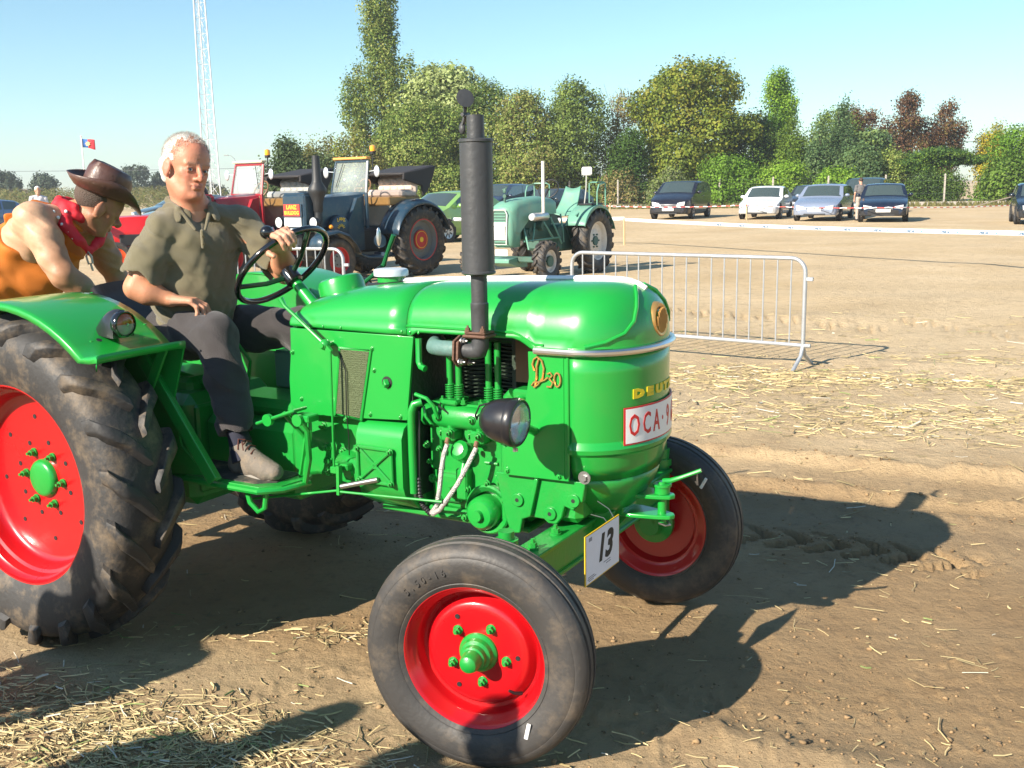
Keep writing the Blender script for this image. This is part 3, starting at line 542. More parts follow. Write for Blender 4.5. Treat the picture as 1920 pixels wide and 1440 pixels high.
def mast():
    t = thing('lattice_mast', 'tall tapering white steel lattice mast rising beside the driver head', 'mast', (-23.8, 85, 0), R(20)); wm = mat('mast_paint', (.62, .64, .66), .5, var=.1)
    H_, w0, w1 = 30.0, .74, .26; cs = [R(90), R(210), R(330)]
    def P(k, z): w = (w0+(w1-w0)*z/H_); return Vector((math.cos(cs[k])*w, math.sin(cs[k])*w, z))
    for k in range(3): b = MB(); b.tube([P(k, 0), P(k, H_)], .055, 8); b.build('mast_leg', wm, t)
    n = 26; zs = [H_*(i/n) for i in range(n+1)]
    for i in range(n):
        for k in range(3):
            b = MB(); b.bar(P(k, zs[i]), P((k+1) % 3, zs[i+1]), .03, .03); b.build('brace', wm, t)
            b = MB(); b.bar(P(k, zs[i]), P((k+1) % 3, zs[i]), .025, .025); b.build('strut', wm, t)
    b = MB(); 
    for s in (-.15, .15): b.tube([(s, .42, 0), (s, .22, H_)], .015, 5)
    for i in range(100): b.bar((-.15, .42-.2*i/100, .3*i), (.15, .42-.2*i/100, .3*i), .012, .012)
    o = b.build('ladder', wm, t, smooth=False, fix=False); o['kind'] = 'stuff'
mast()
def misc_far():
    gm = mat('galvanised_far', (.35, .37, .38), .5, metal=.3)
    t = thing('street_lamp', 'thin curved street lamp above the dark red tractor', 'street lamp', (-38.4, 150, 0)); b = MB(); b.tube([(0, 0, 0), (0, 0, 5.6), (-.15, 0, 6.2), (-.6, 0, 6.6), (-1.0, 0, 6.7)], [.09, .07, .06, .05, .04], 8); b.build('pole', gm, t); b = MB(); b.box((-1.6, -.12, 6.62), (-.95, .12, 6.78), ch=.04); b.build('lamp_head', gm, t)
    t = thing('flagpole', 'white flagpole flying a blue and red flag', 'flagpole', (-35.9, 90, 0)); b = MB(); b.tube([(0, 0, 0), (0, 0, 6.4)], [.07, .05], 10); b.sphere((0, 0, 6.45), .08); b.build('pole', mat('white_plate', (.78, .78, .76), .35), t)
    def cloth(u0, u1, z0, z1, m, nm, off=0.0, sub=None):
        rows = []
        for i in range(9):
            u = u0+(u1-u0)*i/8; rows.append([(u, .08*math.sin(u*5.5)+off, (z0+(z1-z0)*j/4)-.16*u+.04*math.sin(u*4+j)) for j in range(5)])
        b = MB(); b.grid(rows); return b.build(nm, m, sub or t, solid=.01)
    f = cloth(.05, .5, 5.55, 6.3, mat('flag_blue', (.03, .14, .45), .8), 'flag'); cloth(.5, 1.12, 5.55, 6.3, mat('flag_red', (.62, .03, .04), .8), 'flag_red_half', 0, f); 
    b = MB(); rs = random.Random(3)
    pts = [(math.cos(a)*(.26 if k % 2 else .14), math.sin(a)*(.24 if k % 2 else .13)) for k, a in enumerate(np.linspace(0, 2*math.pi, 15)[:-1])]; b.prism([(.56+x, 5.83+z) for x, z in pts], -.16, -.14); b.build('flag_emblem', mat('flag_gold', (.75, .50, .25), .8), f)
    # overhead wires
    wm = mat('wire', (.10, .11, .12), .6)
    for lab, A, B, sag in (('upper overhead wire crossing the sky', (-70, 118, 33), (120, 150, 32), 3), ('lower overhead wire crossing the sky', (-70, 112, 29.5), (120, 140, 27.5), 3), ('low telephone wire behind the two men', (-120, 150, 6.2), (-20, 150, 5.0), .6), ('short wire between the copper beech and the golden cypress', (25, 95, 5.2), (60, 95, 5.0), .2)):
        A, B = Vector(A), Vector(B); b = MB(); b.tube([A.lerp(B, i/24)-Vector((0, 0, sag*(1-(2*i/24-1)**2))) for i in range(25)], .014 if sag > 1 else .03, 5); tag(b.build('overhead_wire', wm), lab, 'wire')
    # brick house glimpsed through the hedge
    t = thing('brick_house', 'pinkish brick house just glimpsed between hedge and pine', 'house', (29.5, 80, 0)); br = mat('brick_wall', (.50, .27, .20), .85, var=.15, scale=2)
    b = MB(); b.box((-3.2, 0, 0), (1.2, 4, 2.7)); b.build('wall', br, t); b = MB(); b.prism([(-3.5, 2.7), (1.5, 2.7), (-1, 4.2)], -.2, 4.2); b.build('roof', mat('tile_roof', (.30, .13, .09), .8), t); b = MB(); b.box((-.9, -.02, .9), (.2, 0.02, 2.0)); b.build('window', mat('house_window', (.6, .62, .62), .2), t)
misc_far()
# ---------------------------------------------------------------- the green tractor (local: x forward, y left, z up, origin under rear axle)
GREEN = mat('green_gloss_paint', (.010, .29, .038), .30, var=.07, scale=3, coat=.6, bump=.03, bscale=25, dirt=.10, dirtcol=(.16, .26, .08))
GREEN2 = mat('green_cast_paint', (.008, .26, .034), .38, var=.12, scale=9, coat=.4, bump=.10, bscale=90, dirt=.22, dirtcol=(.10, .17, .05))
REDP = mat('red_wheel_paint', (.44, .004, .008), .28, var=.06, scale=4, coat=.6, bump=.03, bscale=30)
RUBBER = mat('tyre_rubber', (.032, .031, .031), .62, var=.25, scale=5, bump=.25, bscale=45, dirt=.85, dirtcol=(.19, .14, .09))
RUBBER2 = mat('front_tyre_rubber', (.045, .042, .040), .55, var=.2, scale=5, bump=.15, bscale=60, dirt=.65, dirtcol=(.17, .13, .09))
BLACKM = mat('black_exhaust_paint', (.045, .047, .050), .45, var=.2, scale=8, bump=.15, bscale=60, dirt=.15, dirtcol=(.09, .08, .07))
BLACKG = mat('black_gloss', (.008, .008, .009), .12, var=.1, coat=.8)
BLACKR = mat('black_rubber', (.014, .014, .015), .5, var=.2)
CHROME = mat('chrome', (.82, .81, .78), .28, metal=1, var=.05)
STEEL = mat('bare_steel', (.42, .41, .40), .35, metal=.9, var=.15, scale=20)
RUST = mat('rusty_iron', (.14, .075, .05), .7, metal=.3, var=.4, scale=30, bump=.4)
GOLD = mat('gold_trim', (.62, .36, .12), .32, metal=.7, var=.1)
YEL = mat('yellow_paint', (.75, .58, .02), .4); WHITE = mat('white_plate', (.78, .78, .76), .35); REDT = mat('red_print', (.55, .02, .02), .4)
BLK = mat('black_print', (.012, .012, .012), .6)
BRAID = mat('braided_hose', (.55, .52, .50), .5, metal=.5, var=.35, scale=160, bump=.8, bscale=220)
TEALPIPE = mat('grey_green_pipe', (.10, .19, .17), .5, var=.3, scale=12, bump=.3, dirt=.4, dirtcol=(.12, .07, .05))
MESHM = mat('grille_gauze', (.11, .14, .065), .55, metal=.2, var=.25, scale=150, bump=.8, bscale=260)
DARKM = mat('dark_oily_metal', (.018, .035, .02), .5, var=.4, scale=15, bump=.3)

def make_tyre_mesh(rr, hw, rin, lugs, name, m, lug_h=.03, arms=None):
    b = MB()
    f = lambda r_, h_: (rin+(rr-rin)*r_, hw*h_)
    pr = [f(0, .78), f(.06, .84), f(.2, .93), f(.42, 1.0), f(.62, 1.0), f(.78, .93), f(.89, .76), f(.955, .5), f(.985, .25), f(1, 0)]
    if not lugs:   # ribbed front tyre
        pr = [f(0, .70), f(.05, .78), f(.12, .84), f(.135, .82), f(.16, .87), f(.4, .985), f(.58, 1.0), f(.70, .97), f(.72, .945), f(.74, .95), f(.84, .84), f(.93, .70), f(.955, .60), f(.965, .50), f(.93, .47), f(.93, .38), f(.985, .35), f(1.0, .16), f(1.0, .13), f(.96, .12), f(.96, .02)]
        full = pr+[(r_, -h_) for r_, h_ in pr[::-1]]
    else: full = pr+[(r_, -h_) for r_, h_ in pr[-2::-1]]
    b.lathe(full, axis=(0, -1, 0), n=72)
    if lugs:
        n = lugs
        for side in (1, -1):
            for k in range(n):
                a0 = 360/n*(k+(.5 if side < 0 else 0))
                rows = []
                for s_ in np.linspace(0, 1, 9):
                    # path across the tread: centre (s=0) to sidewall (s=1)
                    if s_ < .78: hh = (.03+(.86-.03)*s_/.78); base = 1-.13*(hh**2.4); 
                    else: q = (s_-.78)/.22; hh = .86+.12*q; base = (1-.13*.86**2.4)-.20*q
                    an = a0+15.5*(1-s_)**1.15+(-1.5 if s_ > .8 else 0)
                    w = (.022+.006*s_)*(1 if .04 < s_ < .98 else .8); top = lug_h*(1-.15*s_)*(1 if s_ < .97 else .35)
                    rb = rin+(rr-rin)*base-.012; rt = rb+.012+top
                    # direction outwards at the shoulder tilts with the profile
                    tilt = 0 if s_ < .5 else (s_-.5)*1.6
                    def pt(rad, off):
                        A = R(an)+off/rr; out = (rad-rb); rd = rb+out*math.cos(tilt); h_ = hw*hh+out*math.sin(tilt)
                        return (rd*math.sin(A), -h_*side, rd*math.cos(A))
                    rows.append([pt(rb, -w*1.45), pt(rt-.004, -w*1.05), pt(rt, -w*.75), pt(rt, w*.75), pt(rt-.004, w*1.05), pt(rb, w*1.45)])
                b.grid(rows); 
                nn = len(rows[0]); base_i = len(b.v)-nn*len(rows)
                b.f.append(tuple(base_i+i for i in range(nn))); b.m.append(0); b.f.append(tuple(base_i+nn*(len(rows)-1)+i for i in range(nn))[::-1]); b.m.append(0)
    return b.mesh(name, m, ang=40, fix=True)
def arc_text(name, body, size, rad, a_mid, mat_, parent, y, ext=.0015, step=None):
    mb = MB(); cur = a_mid-(len(body)-1)/2*(step or size*.75/rad)
    for ch in body:
        cu = bpy.data.curves.new('t', 'FONT'); cu.body = ch; cu.size = size; cu.extrude = ext; cu.align_x = 'CENTER'; cu.align_y = 'CENTER'; cu.resolution_u = 2
        o = bpy.data.objects.new('t', cu); COL.objects.link(o); me = bpy.data.meshes.new_from_object(o.evaluated_get(bpy.context.evaluated_depsgraph_get()))
        c, s_ = math.cos(cur), math.sin(cur)
        vs_ = [(rad*s_+v.co.x*c+v.co.y*s_, y-v.co.z, rad*c-v.co.x*s_+v.co.y*c) for v in me.vertices]
        mb.add(vs_, [tuple(p.vertices) for p in me.polygons]); bpy.data.objects.remove(o); bpy.data.curves.remove(cu); bpy.data.meshes.remove(me); cur += (step or size*.75/rad)
    return mb.build(name, mat_, parent, smooth=False, fix=False)
def bolt_mesh(name, m, r=.012, h=.014):
    b = MB(); b.cyl((0, 0, 0), (0, -h*.3, 0), r*1.35, n=12); b.cyl((0, -h*.3, 0), (0, -h, 0), r, n=6); b.cyl((0, -h, 0), (0, -h*1.6, 0), r*.45, n=8); return b.mesh(name, m, ang=30)

# ---------------------------------------------------------------- barriers, tapes, parked cars, background tractors
GALV = mat('galvanised_tube', (.44, .46, .48), .42, metal=.55, var=.2, scale=14, bump=.2, dirt=.2, dirtcol=(.3, .27, .22))
def barrier(label, A, B, n):
    A, B = Vector(A), Vector(B); L_ = (B-A).length; a = math.atan2(B.y-A.y, B.x-A.x)
    t = thing('crowd_barrier', label, 'barrier', A, a, 'steel crowd barriers standing on the sand')
    r = .019; b = MB(); k = .13; arc = lambda cx, cz, a0, a1: [(cx+k*math.cos(R(q)), 0, cz+k*math.sin(R(q))) for q in np.linspace(a0, a1, 7)]
    b.tube([(0, 0, .21)]+arc(k, 1.0-k, 180, 90)+arc(L_-k, 1.0-k, 90, 0)+[(L_, 0, .21)], r, 12); fr = b.build('frame', GALV, t)
    b = MB(); b.tube([(-.03, 0, .215), (L_+.07, 0, .215)], .018, 10); b.build('lower_rail', GALV, t)
    m = MB(); m.cyl((0, 0, .22), (0, 0, .985), .0075, n=8); me = m.mesh('bar', GALV)
    for i in range(n): inst('bar', me, t, ((i+1)*L_/(n+1), 0, 0))
    for x in (0, L_):
        b = MB()
        for s in (-1, 1): b.tube([(x, 0, .21), (x, s*.05, .12), (x, s*.24, .01)], .018, 10)
        b.build('foot', GALV, t)
    b = MB(); b.box((L_+.01, -.012, .80), (L_+.075, .012, .835), ch=.004); b.build('hook', GALV, t); b = MB(); b.tube([(-.01, 0, .62), (-.07, 0, .62), (-.07, 0, .76), (-.01, 0, .76)], .007, 6); b.build('latch_loop', GALV, t)
barrier('crowd barrier standing beyond the tractor nose on the right', (.64, 10.78, 0), (2.64, 9.31, 0), 18)
barrier('crowd barrier behind the steering wheel, in front of the dark blue tractor', (-4.1, 13.0, 0), (-1.93, 12.1, 0), 18)

def tapes():
    wood = mat('stake_wood', (.52, .40, .22), .8, var=.25)
    def stake(x, y, h, label):
        b = MB(); b.box((-.022, -.022, -.2), (.022, .022, h), ch=.004); o = b.build('wooden_stake', wood, None, (x, y, 0), (R(1), R(-1.5), .4)); tag(o, label, 'stake', 'wooden stakes carrying the tape')
    stake(3.23, 29.45, .76, 'wooden stake just right of the teal tractor rear wheel'); stake(10.9, 48.3, .72, 'wooden stake in front of the white hatchback'); stake(4.9, 51.0, .8, 'wooden stake between teal tractor and minivan'); stake(-2.6, 33.0, .8, 'wooden stake behind the exhaust muffler')
    def ribbon(name, label, pts, w, m, cat='barrier tape'):
        t = thing(name, label, cat); rows = [[Vector(p)+Vector((0, 0, -w/2)), Vector(p)+Vector((0, .01, w/2))] for p in pts]; b = MB(); b.grid(rows); b.build('ribbon', m, t, solid=.0015); return t
    P0, P1 = Vector((3.23, 29.4, .715)), Vector((9.6, 17.6, .72)); pts = [P0.lerp(P1, i/30)+Vector((0, 0, -.05*math.sin(math.pi*i/30))) for i in range(31)]
    t = ribbon('printed_tape', 'white barrier tape printed with blue letters stretched across the sand at right', pts, .085, mat('tape_white', (.80, .82, .84), .45))
    d = (P1-P0).normalized(); ang = math.atan2(d.y, d.x); blue = mat('tape_blue', (.03, .10, .20), .5); cy = mat('tape_cyan', (.10, .45, .60), .5)
    for i in range(12):
        s = .30+.062*i; p = P0.lerp(P1, s)+Vector((0, 0, -.05*math.sin(math.pi*s))); n = Vector((d.y, -d.x, 0))*.004
        text_obj('tape_lettering', 'KBC', .066, blue, t, p+n, (R(90), R(180), ang), .0003, sx=1.9, bold=.0025)
        b = MB(); q = p+d*.30+n; b.bar(q-d*.02, q+d*.02, .002, .03); b.build('tape_mark', cy, t)
    P0, P1 = Vector((-3.2, 33.5, .75)), Vector((3.23, 29.5, .74)); t = ribbon('printed_tape', 'white barrier tape running behind the teal tractor and the muffler', [P0.lerp(P1, i/20)+Vector((0, 0, -.05*math.sin(math.pi*i/20))) for i in range(21)], .10, MAT['tape_white'])
    for s in (.12, .26): d = (P1-P0).normalized(); text_obj('tape_lettering', 'KBC', .07, blue, t, P0.lerp(P1, s)+Vector((0, -.02, -.04)), (R(90), R(180), math.atan2(d.y, d.x)), .0003, sx=2)
    # red and white tape
    rw, nt, b_ = nodes_of('red_white_tape'); tc = N(nt, 'ShaderNodeTexCoord'); sx = N(nt, 'ShaderNodeSeparateXYZ'); nt.links.new(tc.outputs['Object'], sx.inputs[0]); a_ = N(nt, 'ShaderNodeMath', operation='MULTIPLY'); a_.inputs[1].default_value = 2.6; nt.links.new(sx.outputs[0], a_.inputs[0]); f = N(nt, 'ShaderNodeMath', operation='FRACT'); nt.links.new(a_.outputs[0], f.inputs[0]); g = N(nt, 'ShaderNodeMath', operation='GREATER_THAN'); g.inputs[1].default_value = .5; nt.links.new(f.outputs[0], g.inputs[0]); mx = N(nt, 'ShaderNodeMix', data_type='RGBA'); nt.links.new(g.outputs[0], mx.inputs[0]); mx.inputs[6].default_value = (.55, .10, .08, 1); mx.inputs[7].default_value = (.8, .8, .8, 1); nt.links.new(mx.outputs[2], b_.inputs['Base Color'])
    for (A, B, la) in (((4.9, 51.0, .66), (10.9, 48.2, .66), 'red and white tape in front of the minivan'), ((10.9, 48.2, .66), (15.0, 41.2, .62), 'red and white tape in front of the white, silver and dark blue cars'), ((15.0, 41.2, .62), (24, 48, .5), 'slack red and white tape right of the dark blue car'), ((-3, 58, .7), (4.9, 51.0, .68), 'red and white tape behind the teal tractor')):
        A, B = Vector(A), Vector(B); ribbon('striped_tape', la, [A.lerp(B, i/40)+Vector((0, 0, -.06*math.sin(math.pi*i/40)+.012*math.sin(i*2.3))) for i in range(41)], .034, rw)
tapes()

GLASSC = mat('car_glass', (.05, .07, .066), .04, var=.1, spec=.9, coat=.5); TYRE_C = mat('car_tyre', (.02, .02, .021), .75); ALLOY = mat('alloy_wheel', (.42, .43, .45), .3, metal=.7); PLAST = mat('black_plastic', (.022, .022, .024), .6); HLIGHT = mat('head_lens', (.72, .74, .76), .1, coat=.8, metal=.3); TAIL = mat('tail_lens', (.35, .01, .01), .15, coat=.6)
STY = {  # length, width, sections: x from nose, lower z, belt z, top z, roof? ; roof points
 'mpv': dict(L=4.66, W=1.86, zr=1.70, hood=[(0, .62), (.10, .80), (.45, .95), (1.05, 1.12)], cowl=1.10, ws=2.05, rr=4.05, re=4.55, belt=1.13, ss=.90),
 'hatch': dict(L=4.15, W=1.70, zr=1.39, hood=[(0, .55), (.08, .66), (.4, .78), (1.15, .90)], cowl=1.18, ws=1.95, rr=3.15, re=3.95, belt=.93, ss=.86),
 'coupe': dict(L=4.35, W=1.72, zr=1.40, hood=[(0, .50), (.08, .62), (.4, .74), (1.2, .87)], cowl=1.22, ws=1.98, rr=3.0, re=3.9, belt=.90, ss=.86),
 'estate': dict(L=4.82, W=1.79, zr=1.45, hood=[(0, .50), (.08, .64), (.45, .78), (1.25, .92)], cowl=1.28, ws=2.05, rr=4.15, re=4.70, belt=.95, ss=.86),
 'sedan': dict(L=4.64, W=1.76, zr=1.44, hood=[(0, .52), (.08, .66), (.45, .80), (1.25, .93)], cowl=1.28, ws=2.0, rr=3.2, re=3.95, belt=.96, ss=.84),
 'mini': dict(L=3.70, W=1.67, zr=1.47, hood=[(0, .58), (.08, .72), (.35, .88), (.80, 1.00)], cowl=.86, ws=1.60, rr=2.85, re=3.55, belt=1.0, ss=.86)}
def make_car(label, loc, rz, style, col, cat='car', plate=WHITE, name='parked_car', kind='dark', group='cars parked on the sandy field', bumper=None, metal=.25):
    s = STY[style]; L_, W = s['L'], s['W']/2; t = thing(name, label, cat, loc, rz, group)
    pm = mat('car_paint_%d_%d_%d' % tuple(int(c*1000) for c in col), col, .22, metal=metal, var=.04, coat=.9, dirt=.12, dirtcol=(.3, .25, .18))
    xs = sorted(set([0, .04, .12, .3, .6, s['cowl']-.25, s['cowl'], s['cowl']+.03, s['ws']-.05, s['ws'], (s['ws']+s['rr'])/2, s['rr'], s['rr']+.05, s['re']-.02, s['re'], s['re']+.04, L_-.06, L_]))
    hx = [h[0] for h in s['hood']]+[s['cowl']]; hz = [h[1] for h in s['hood']]+[s['hood'][-1][1]+.02]
    tail = s['belt']+.04 if style in ('sedan', 'coupe') else s['belt']
    def top(x):
        if x <= s['cowl']: return float(np.interp(x, hx, hz)), 0
        if x < s['ws']: u = (x-s['cowl'])/(s['ws']-s['cowl']); return hz[-1]+(s['zr']-.05-hz[-1])*u, u
        if x <= s['rr']: m_ = (s['ws']+s['rr'])/2; return s['zr']-.05*((x-m_)/((s['rr']-s['ws'])/2))**2, 1
        if x < s['re']: u = 1-(x-s['rr'])/(s['re']-s['rr']); return tail+(s['zr']-.05-tail)*u, u
        return float(np.interp(x, [s['re'], L_], [tail, tail-.12])), 0
    def plan(x): return W*(1-.22*max(0, 1-x/.45)**2.2-.10*max(0, 1-(L_-x)/.4)**2)
    def sec(x, e=0.0):
        z, g = top(x); w = plan(x)+e; bl = min(s['belt'], z) if g <= 0 else s['belt']; zb = .20+.10*max(0, 1-x/.3)+.12*max(0, 1-(L_-x)/.3)
        wt = w*(1-(1-s['ss'])*g)-(.0 if g else .12*w*(1 if x < s['cowl'] else .6))
        return [(w*.90, zb), (w*.985, zb+.10), (w, .52), (w*.975, bl-.01 if bl < z else z-.05), (max(wt, .1)+(.0), max(bl, z-.055) if g > 0 else z-.02), (wt*.86, z-.008+e), (wt*.45, z+.012+e), (0, z+.018+e)]
    X = lambda x: L_/2-x
    b = MB(); rows = [[(X(x), y, z) for y, z in sec(x)]+[(X(x), -y, z) for y, z in sec(x)[::-1][1:]] for x in xs]
    b.grid(rows); b.add(rows[0], [tuple(range(len(rows[0])))]); b.add(rows[-1], [tuple(range(len(rows[-1])))[::-1]]); b.build('body', pm, t, ang=38)
    # glass
    def quadstrip(x0, x1, i0, i1, n=6, e=.006, sgn=1):
        m = MB(); rr = []
        for k in range(n+1):
            x = x0+(x1-x0)*k/n; se = sec(x, e); p, q = se[i0], se[i1]; rr.append([(X(x), sgn*(p[0]+(q[0]-p[0])*f), p[1]+(q[1]-p[1])*f) for f in (.06, .5, .94)])
        m.grid(rr); return m
    m = MB(); rr = []
    for k in range(7):
        x = s['cowl']+.05+(s['ws']-s['cowl']-.10)*k/6; se = sec(x); pts = [(y*.93, z) for y, z in se[4:]]; rr.append([(X(x)+.006, y, z+.006) for y, z in pts]+[(X(x)+.006, -y, z+.006) for y, z in pts[::-1][1:]])
    m.grid(rr); ws = m.build('windscreen', GLASSC, t)
    m = MB(); rr = []
    for k in range(5):
        x = s['rr']+.07+(s['re']-s['rr']-.12)*k/4; se = sec(x); pts = [(y*.90, z) for y, z in se[4:]]; rr.append([(X(x)-.006, y, z+.006) for y, z in pts]+[(X(x)-.006, -y, z+.006) for y, z in pts[::-1][1:]])
    m.grid(rr); m.build('rear_window', GLASSC, t)
    xd = s['ws']+(s['rr']-s['ws'])*.42
    spans = [(s['cowl']+.42, xd-.05), (xd+.04, min(s['rr'], xd+.9) if style != 'mini' else s['rr'])]+([(xd+.98, s['re']-.25)] if style in ('mpv', 'estate') else [])
    for sg in (1, -1):
        for (a_, c_) in spans: quadstrip(a_, c_, 3, 4, sgn=sg).build('side_window', GLASSC, t)
        b = MB(); mx = X(s['cowl']+.42); b.sphere((mx, sg*(W+.09), s['belt']+.05), (.07, .10, .07), 10, 7); b.bar((mx, sg*(W-.04), s['belt']+.02), (mx, sg*(W+.06), s['belt']+.03), .05, .04); b.build('wing_mirror', pm if kind != 'blackmirror' else PLAST, t)
        z, g = top(.1); b = MB(); b.prism([(sg*plan(.05)*.98, z-.01), (sg*plan(.05)*.95, z-.19), (sg*plan(.05)*.48, z-.19), (sg*plan(.05)*.55, z-.07)], X(.30), X(.005), 'yz'); b.build('headlight', HLIGHT, t, bevel=.01)
        b = MB(); b.box((X(L_-.04), sg*W*.60, .62), (X(L_+.012), sg*W*.88, .84), ch=.02); b.build('tail_light', TAIL, t)
        b = MB(); b.bar((X(xd), sg*(W*.985), .35), (X(xd), sg*(W*.98+.002), s['belt']-.02), .010, .008); b.build('door_seam', PLAST, t)
        b = MB(); b.box((X(xd-.08), sg*(W-.02), s['belt']-.14), (X(xd-.25), sg*(W+.018), s['belt']-.11), ch=.01); b.build('door_handle', pm, t)
    bz = .30; b = MB(); rows = []
    for k in range(13):
        y = -W*.93+2*W*.93*k/12; x = .45*(1-(1-(abs(y)/(W))**2.6)**.5)*.55-.035; rows.append([(X(x+.02), y, bz-.06), (X(x-.005), y, bz-.02), (X(x-.005), y, bz+.16), (X(x+.03), y, bz+.19)])
    b.grid(rows); b.build('front_bumper', mat('bumper_%s' % label[:5], bumper, .5) if bumper else PLAST if kind == 'dark' else pm, t, solid=.02)
    z, g = top(.06); b = MB(); b.box((X(.05), -.36, z-.17), (X(-.012), .36, z-.08), ch=.02); gr = b.build('front_grille', PLAST, t)
    b = MB(); b.box((X(.04), -.34, z-.135), (X(-.016), .34, z-.12)); b.build('grille_bar', ALLOY, gr)
    b = MB(); b.box((X(.0), -.42, .24), (X(-.045), .42, .31), ch=.01); b.build('air_intake', PLAST, t)
    b = MB(); b.box((X(-.036), -.26, .385), (X(-.05), .26, .50), ch=.004); b.build('number_plate', plate, t)
    for (wx) in (.82, L_-.85):
        for sg in (1, -1):
            b = MB(); b.lathe([(0, .0), (.36, .0), (.365, -.01), (0, -.02)], c=(X(wx), sg*(W-.004), .335), axis=(0, sg, 0), n=24); ar = b.build('wheel_arch', PLAST, t)
            b = MB(); b.lathe([(.20, .02), (.25, .03), (.29, .028), (.315, .01), (.318, -.02), (.318, -.16), (.2, -.17)], c=(X(wx), sg*W, .318), axis=(0, sg, 0), n=26); w = b.build('wheel', TYRE_C, t)
            b = MB(); b.lathe([(0, .012), (.04, .014), (.05, .004), (.16, .004), (.19, .018), (.205, .02), (.205, .0)], c=(X(wx), sg*W, .318), axis=(0, sg, 0), n=24); b.build('hub_cap', ALLOY, w)
            b = MB()
            for k in range(7): a = 2*math.pi*k/7; b.bar((X(wx)+.06*math.cos(a), sg*(W+.010), .318+.06*math.sin(a)), (X(wx)+.175*math.cos(a), sg*(W+.010), .318+.175*math.sin(a)), .035, .006, up=(0, 1, 0))
            b.build('wheel_slots', PLAST, w)
    b = MB(); b.sphere((X(s['ws']+.25), 0, s['zr']-.18), (.06, .12, .04), 8, 5); b.build('rear_view_mirror', PLAST, t)
    t.scale = (1.07, 1.07, 1.07)
    return t
def face(cx, cy, a): return (cx, cy, 0), math.atan2(-math.cos(R(a)), -math.sin(R(a)))
def car_at(label, fx, fy, a, style, col, **k):
    """fx,fy = ground point below the middle of the front bumper; a = how far the nose turns left of straight-at-camera"""
    h = (-math.sin(R(a)), -math.cos(R(a))); L_ = STY[style]['L']/2
    return make_car(label, (fx-h[0]*L_, fy-h[1]*L_, 0), math.atan2(h[1], h[0]), style, col, **k)
car_at('black people carrier with pale headlights parked left of the other cars', 7.65, 50.4, 24, 'mpv', (.012, .012, .022))
car_at('white low hatchback with a dark windscreen parked beside the minivan', 11.4, 48.3, 24, 'coupe', (.74, .76, .80), kind='light', bumper=(.45, .46, .47), metal=0)
car_at('dark grey hatchback half hidden behind the white one', 15.2, 54.4, 24, 'hatch', (.03, .032, .035))
car_at('silver blue estate car with roof rails in the middle of the row', 13.05, 44.9, 26, 'estate', (.26, .31, .42), kind='light')
car_at('dark green estate car behind the man in the grey shirt', 17.6, 53.0, 26, 'mpv', (.03, .06, .065))
car_at('dark navy saloon with light number plate, rightmost of the parked row', 15.1, 42.5, 20, 'sedan', (.012, .02, .045), metal=.4)
car_at('dark car cut by the right edge of the picture', 19.15, 37.6, 22, 'hatch', (.01, .018, .03))
car_at('light green small hatchback behind the dark blue tractor', -3.05, 32.4, 38, 'mini', (.20, .38, .10), kind='light', metal=.1)
car_at('dark blue car behind the radiator mascot of the teal tractor', -1.6, 49.5, 30, 'mpv', (.03, .05, .09))
car_at('dark estate car behind the teal tractor hood', .4, 50.5, 42, 'estate', (.035, .05, .06))
car_at('dark car with pale roof edge left of the driver', -19.6, 56, 50, 'estate', (.05, .06, .055))
car_at('silver grey car behind the small red tractor', -16.6, 48.0, 55, 'coupe', (.22, .27, .30), kind='light')
car_at('blue car at the left edge beyond the bending man', -26.3, 49.0, 30, 'hatch', (.10, .16, .30), kind='light')

# ---------------- background tractors
def bg_wheel(parent, c, side, r, w, rimr, rim, tyre=None, lugs=0, rings=(), hub=None, name='rear_wheel', steer=0):
    tm = tyre or RUBBER
    key = (r, w, rimr, lugs)
    me = BGT.get(key)
    if me is None:
        me = BGT[key] = make_tyre_mesh(r-(.03 if lugs else 0), w/2, rimr, lugs, 'tyre', RUBBER, lug_h=.035) if lugs else make_tyre_mesh(r, w/2, rimr, 0, 'tyre', RUBBER2)
    b = MB(); h = w/2*.75; b.lathe([(0, h*.35), (rimr*.55, h*.35), (rimr*.62, h*.2), (rimr*.9, h*.3), (rimr*.95, h*.9), (rimr*1.01, h), (rimr*1.01, h*.8), (rimr*.93, -h), (0, -h*.5)], axis=(0, -1, 0), n=36)
    o = b.build(name, rim, parent, c, (0, 0, steer+(math.pi if side > 0 else 0)), ang=35)
    inst('tyre', me, o)
    for (r0, r1, hh, m, nm) in rings:
        q = MB(); q.lathe([(r0, h*hh+.012), (r1, h*hh+.012), (r1, h*hh-.02)] if r0 > 0 else [(0, h*hh+.012), (r1, h*hh+.012), (r1, h*hh-.02)], axis=(0, -1, 0), n=32); q.build(nm, m, o)
    for k in range(6):
        a = k*math.pi/3; q = MB(); q.cyl((rimr*.36*math.cos(a), -h*.35, rimr*.36*math.sin(a)), (rimr*.36*math.cos(a), -h*.35-.03, rimr*.36*math.sin(a)), .016, n=6); q.build('wheel_nut', hub or rim, o)
    return o
BGT = {}
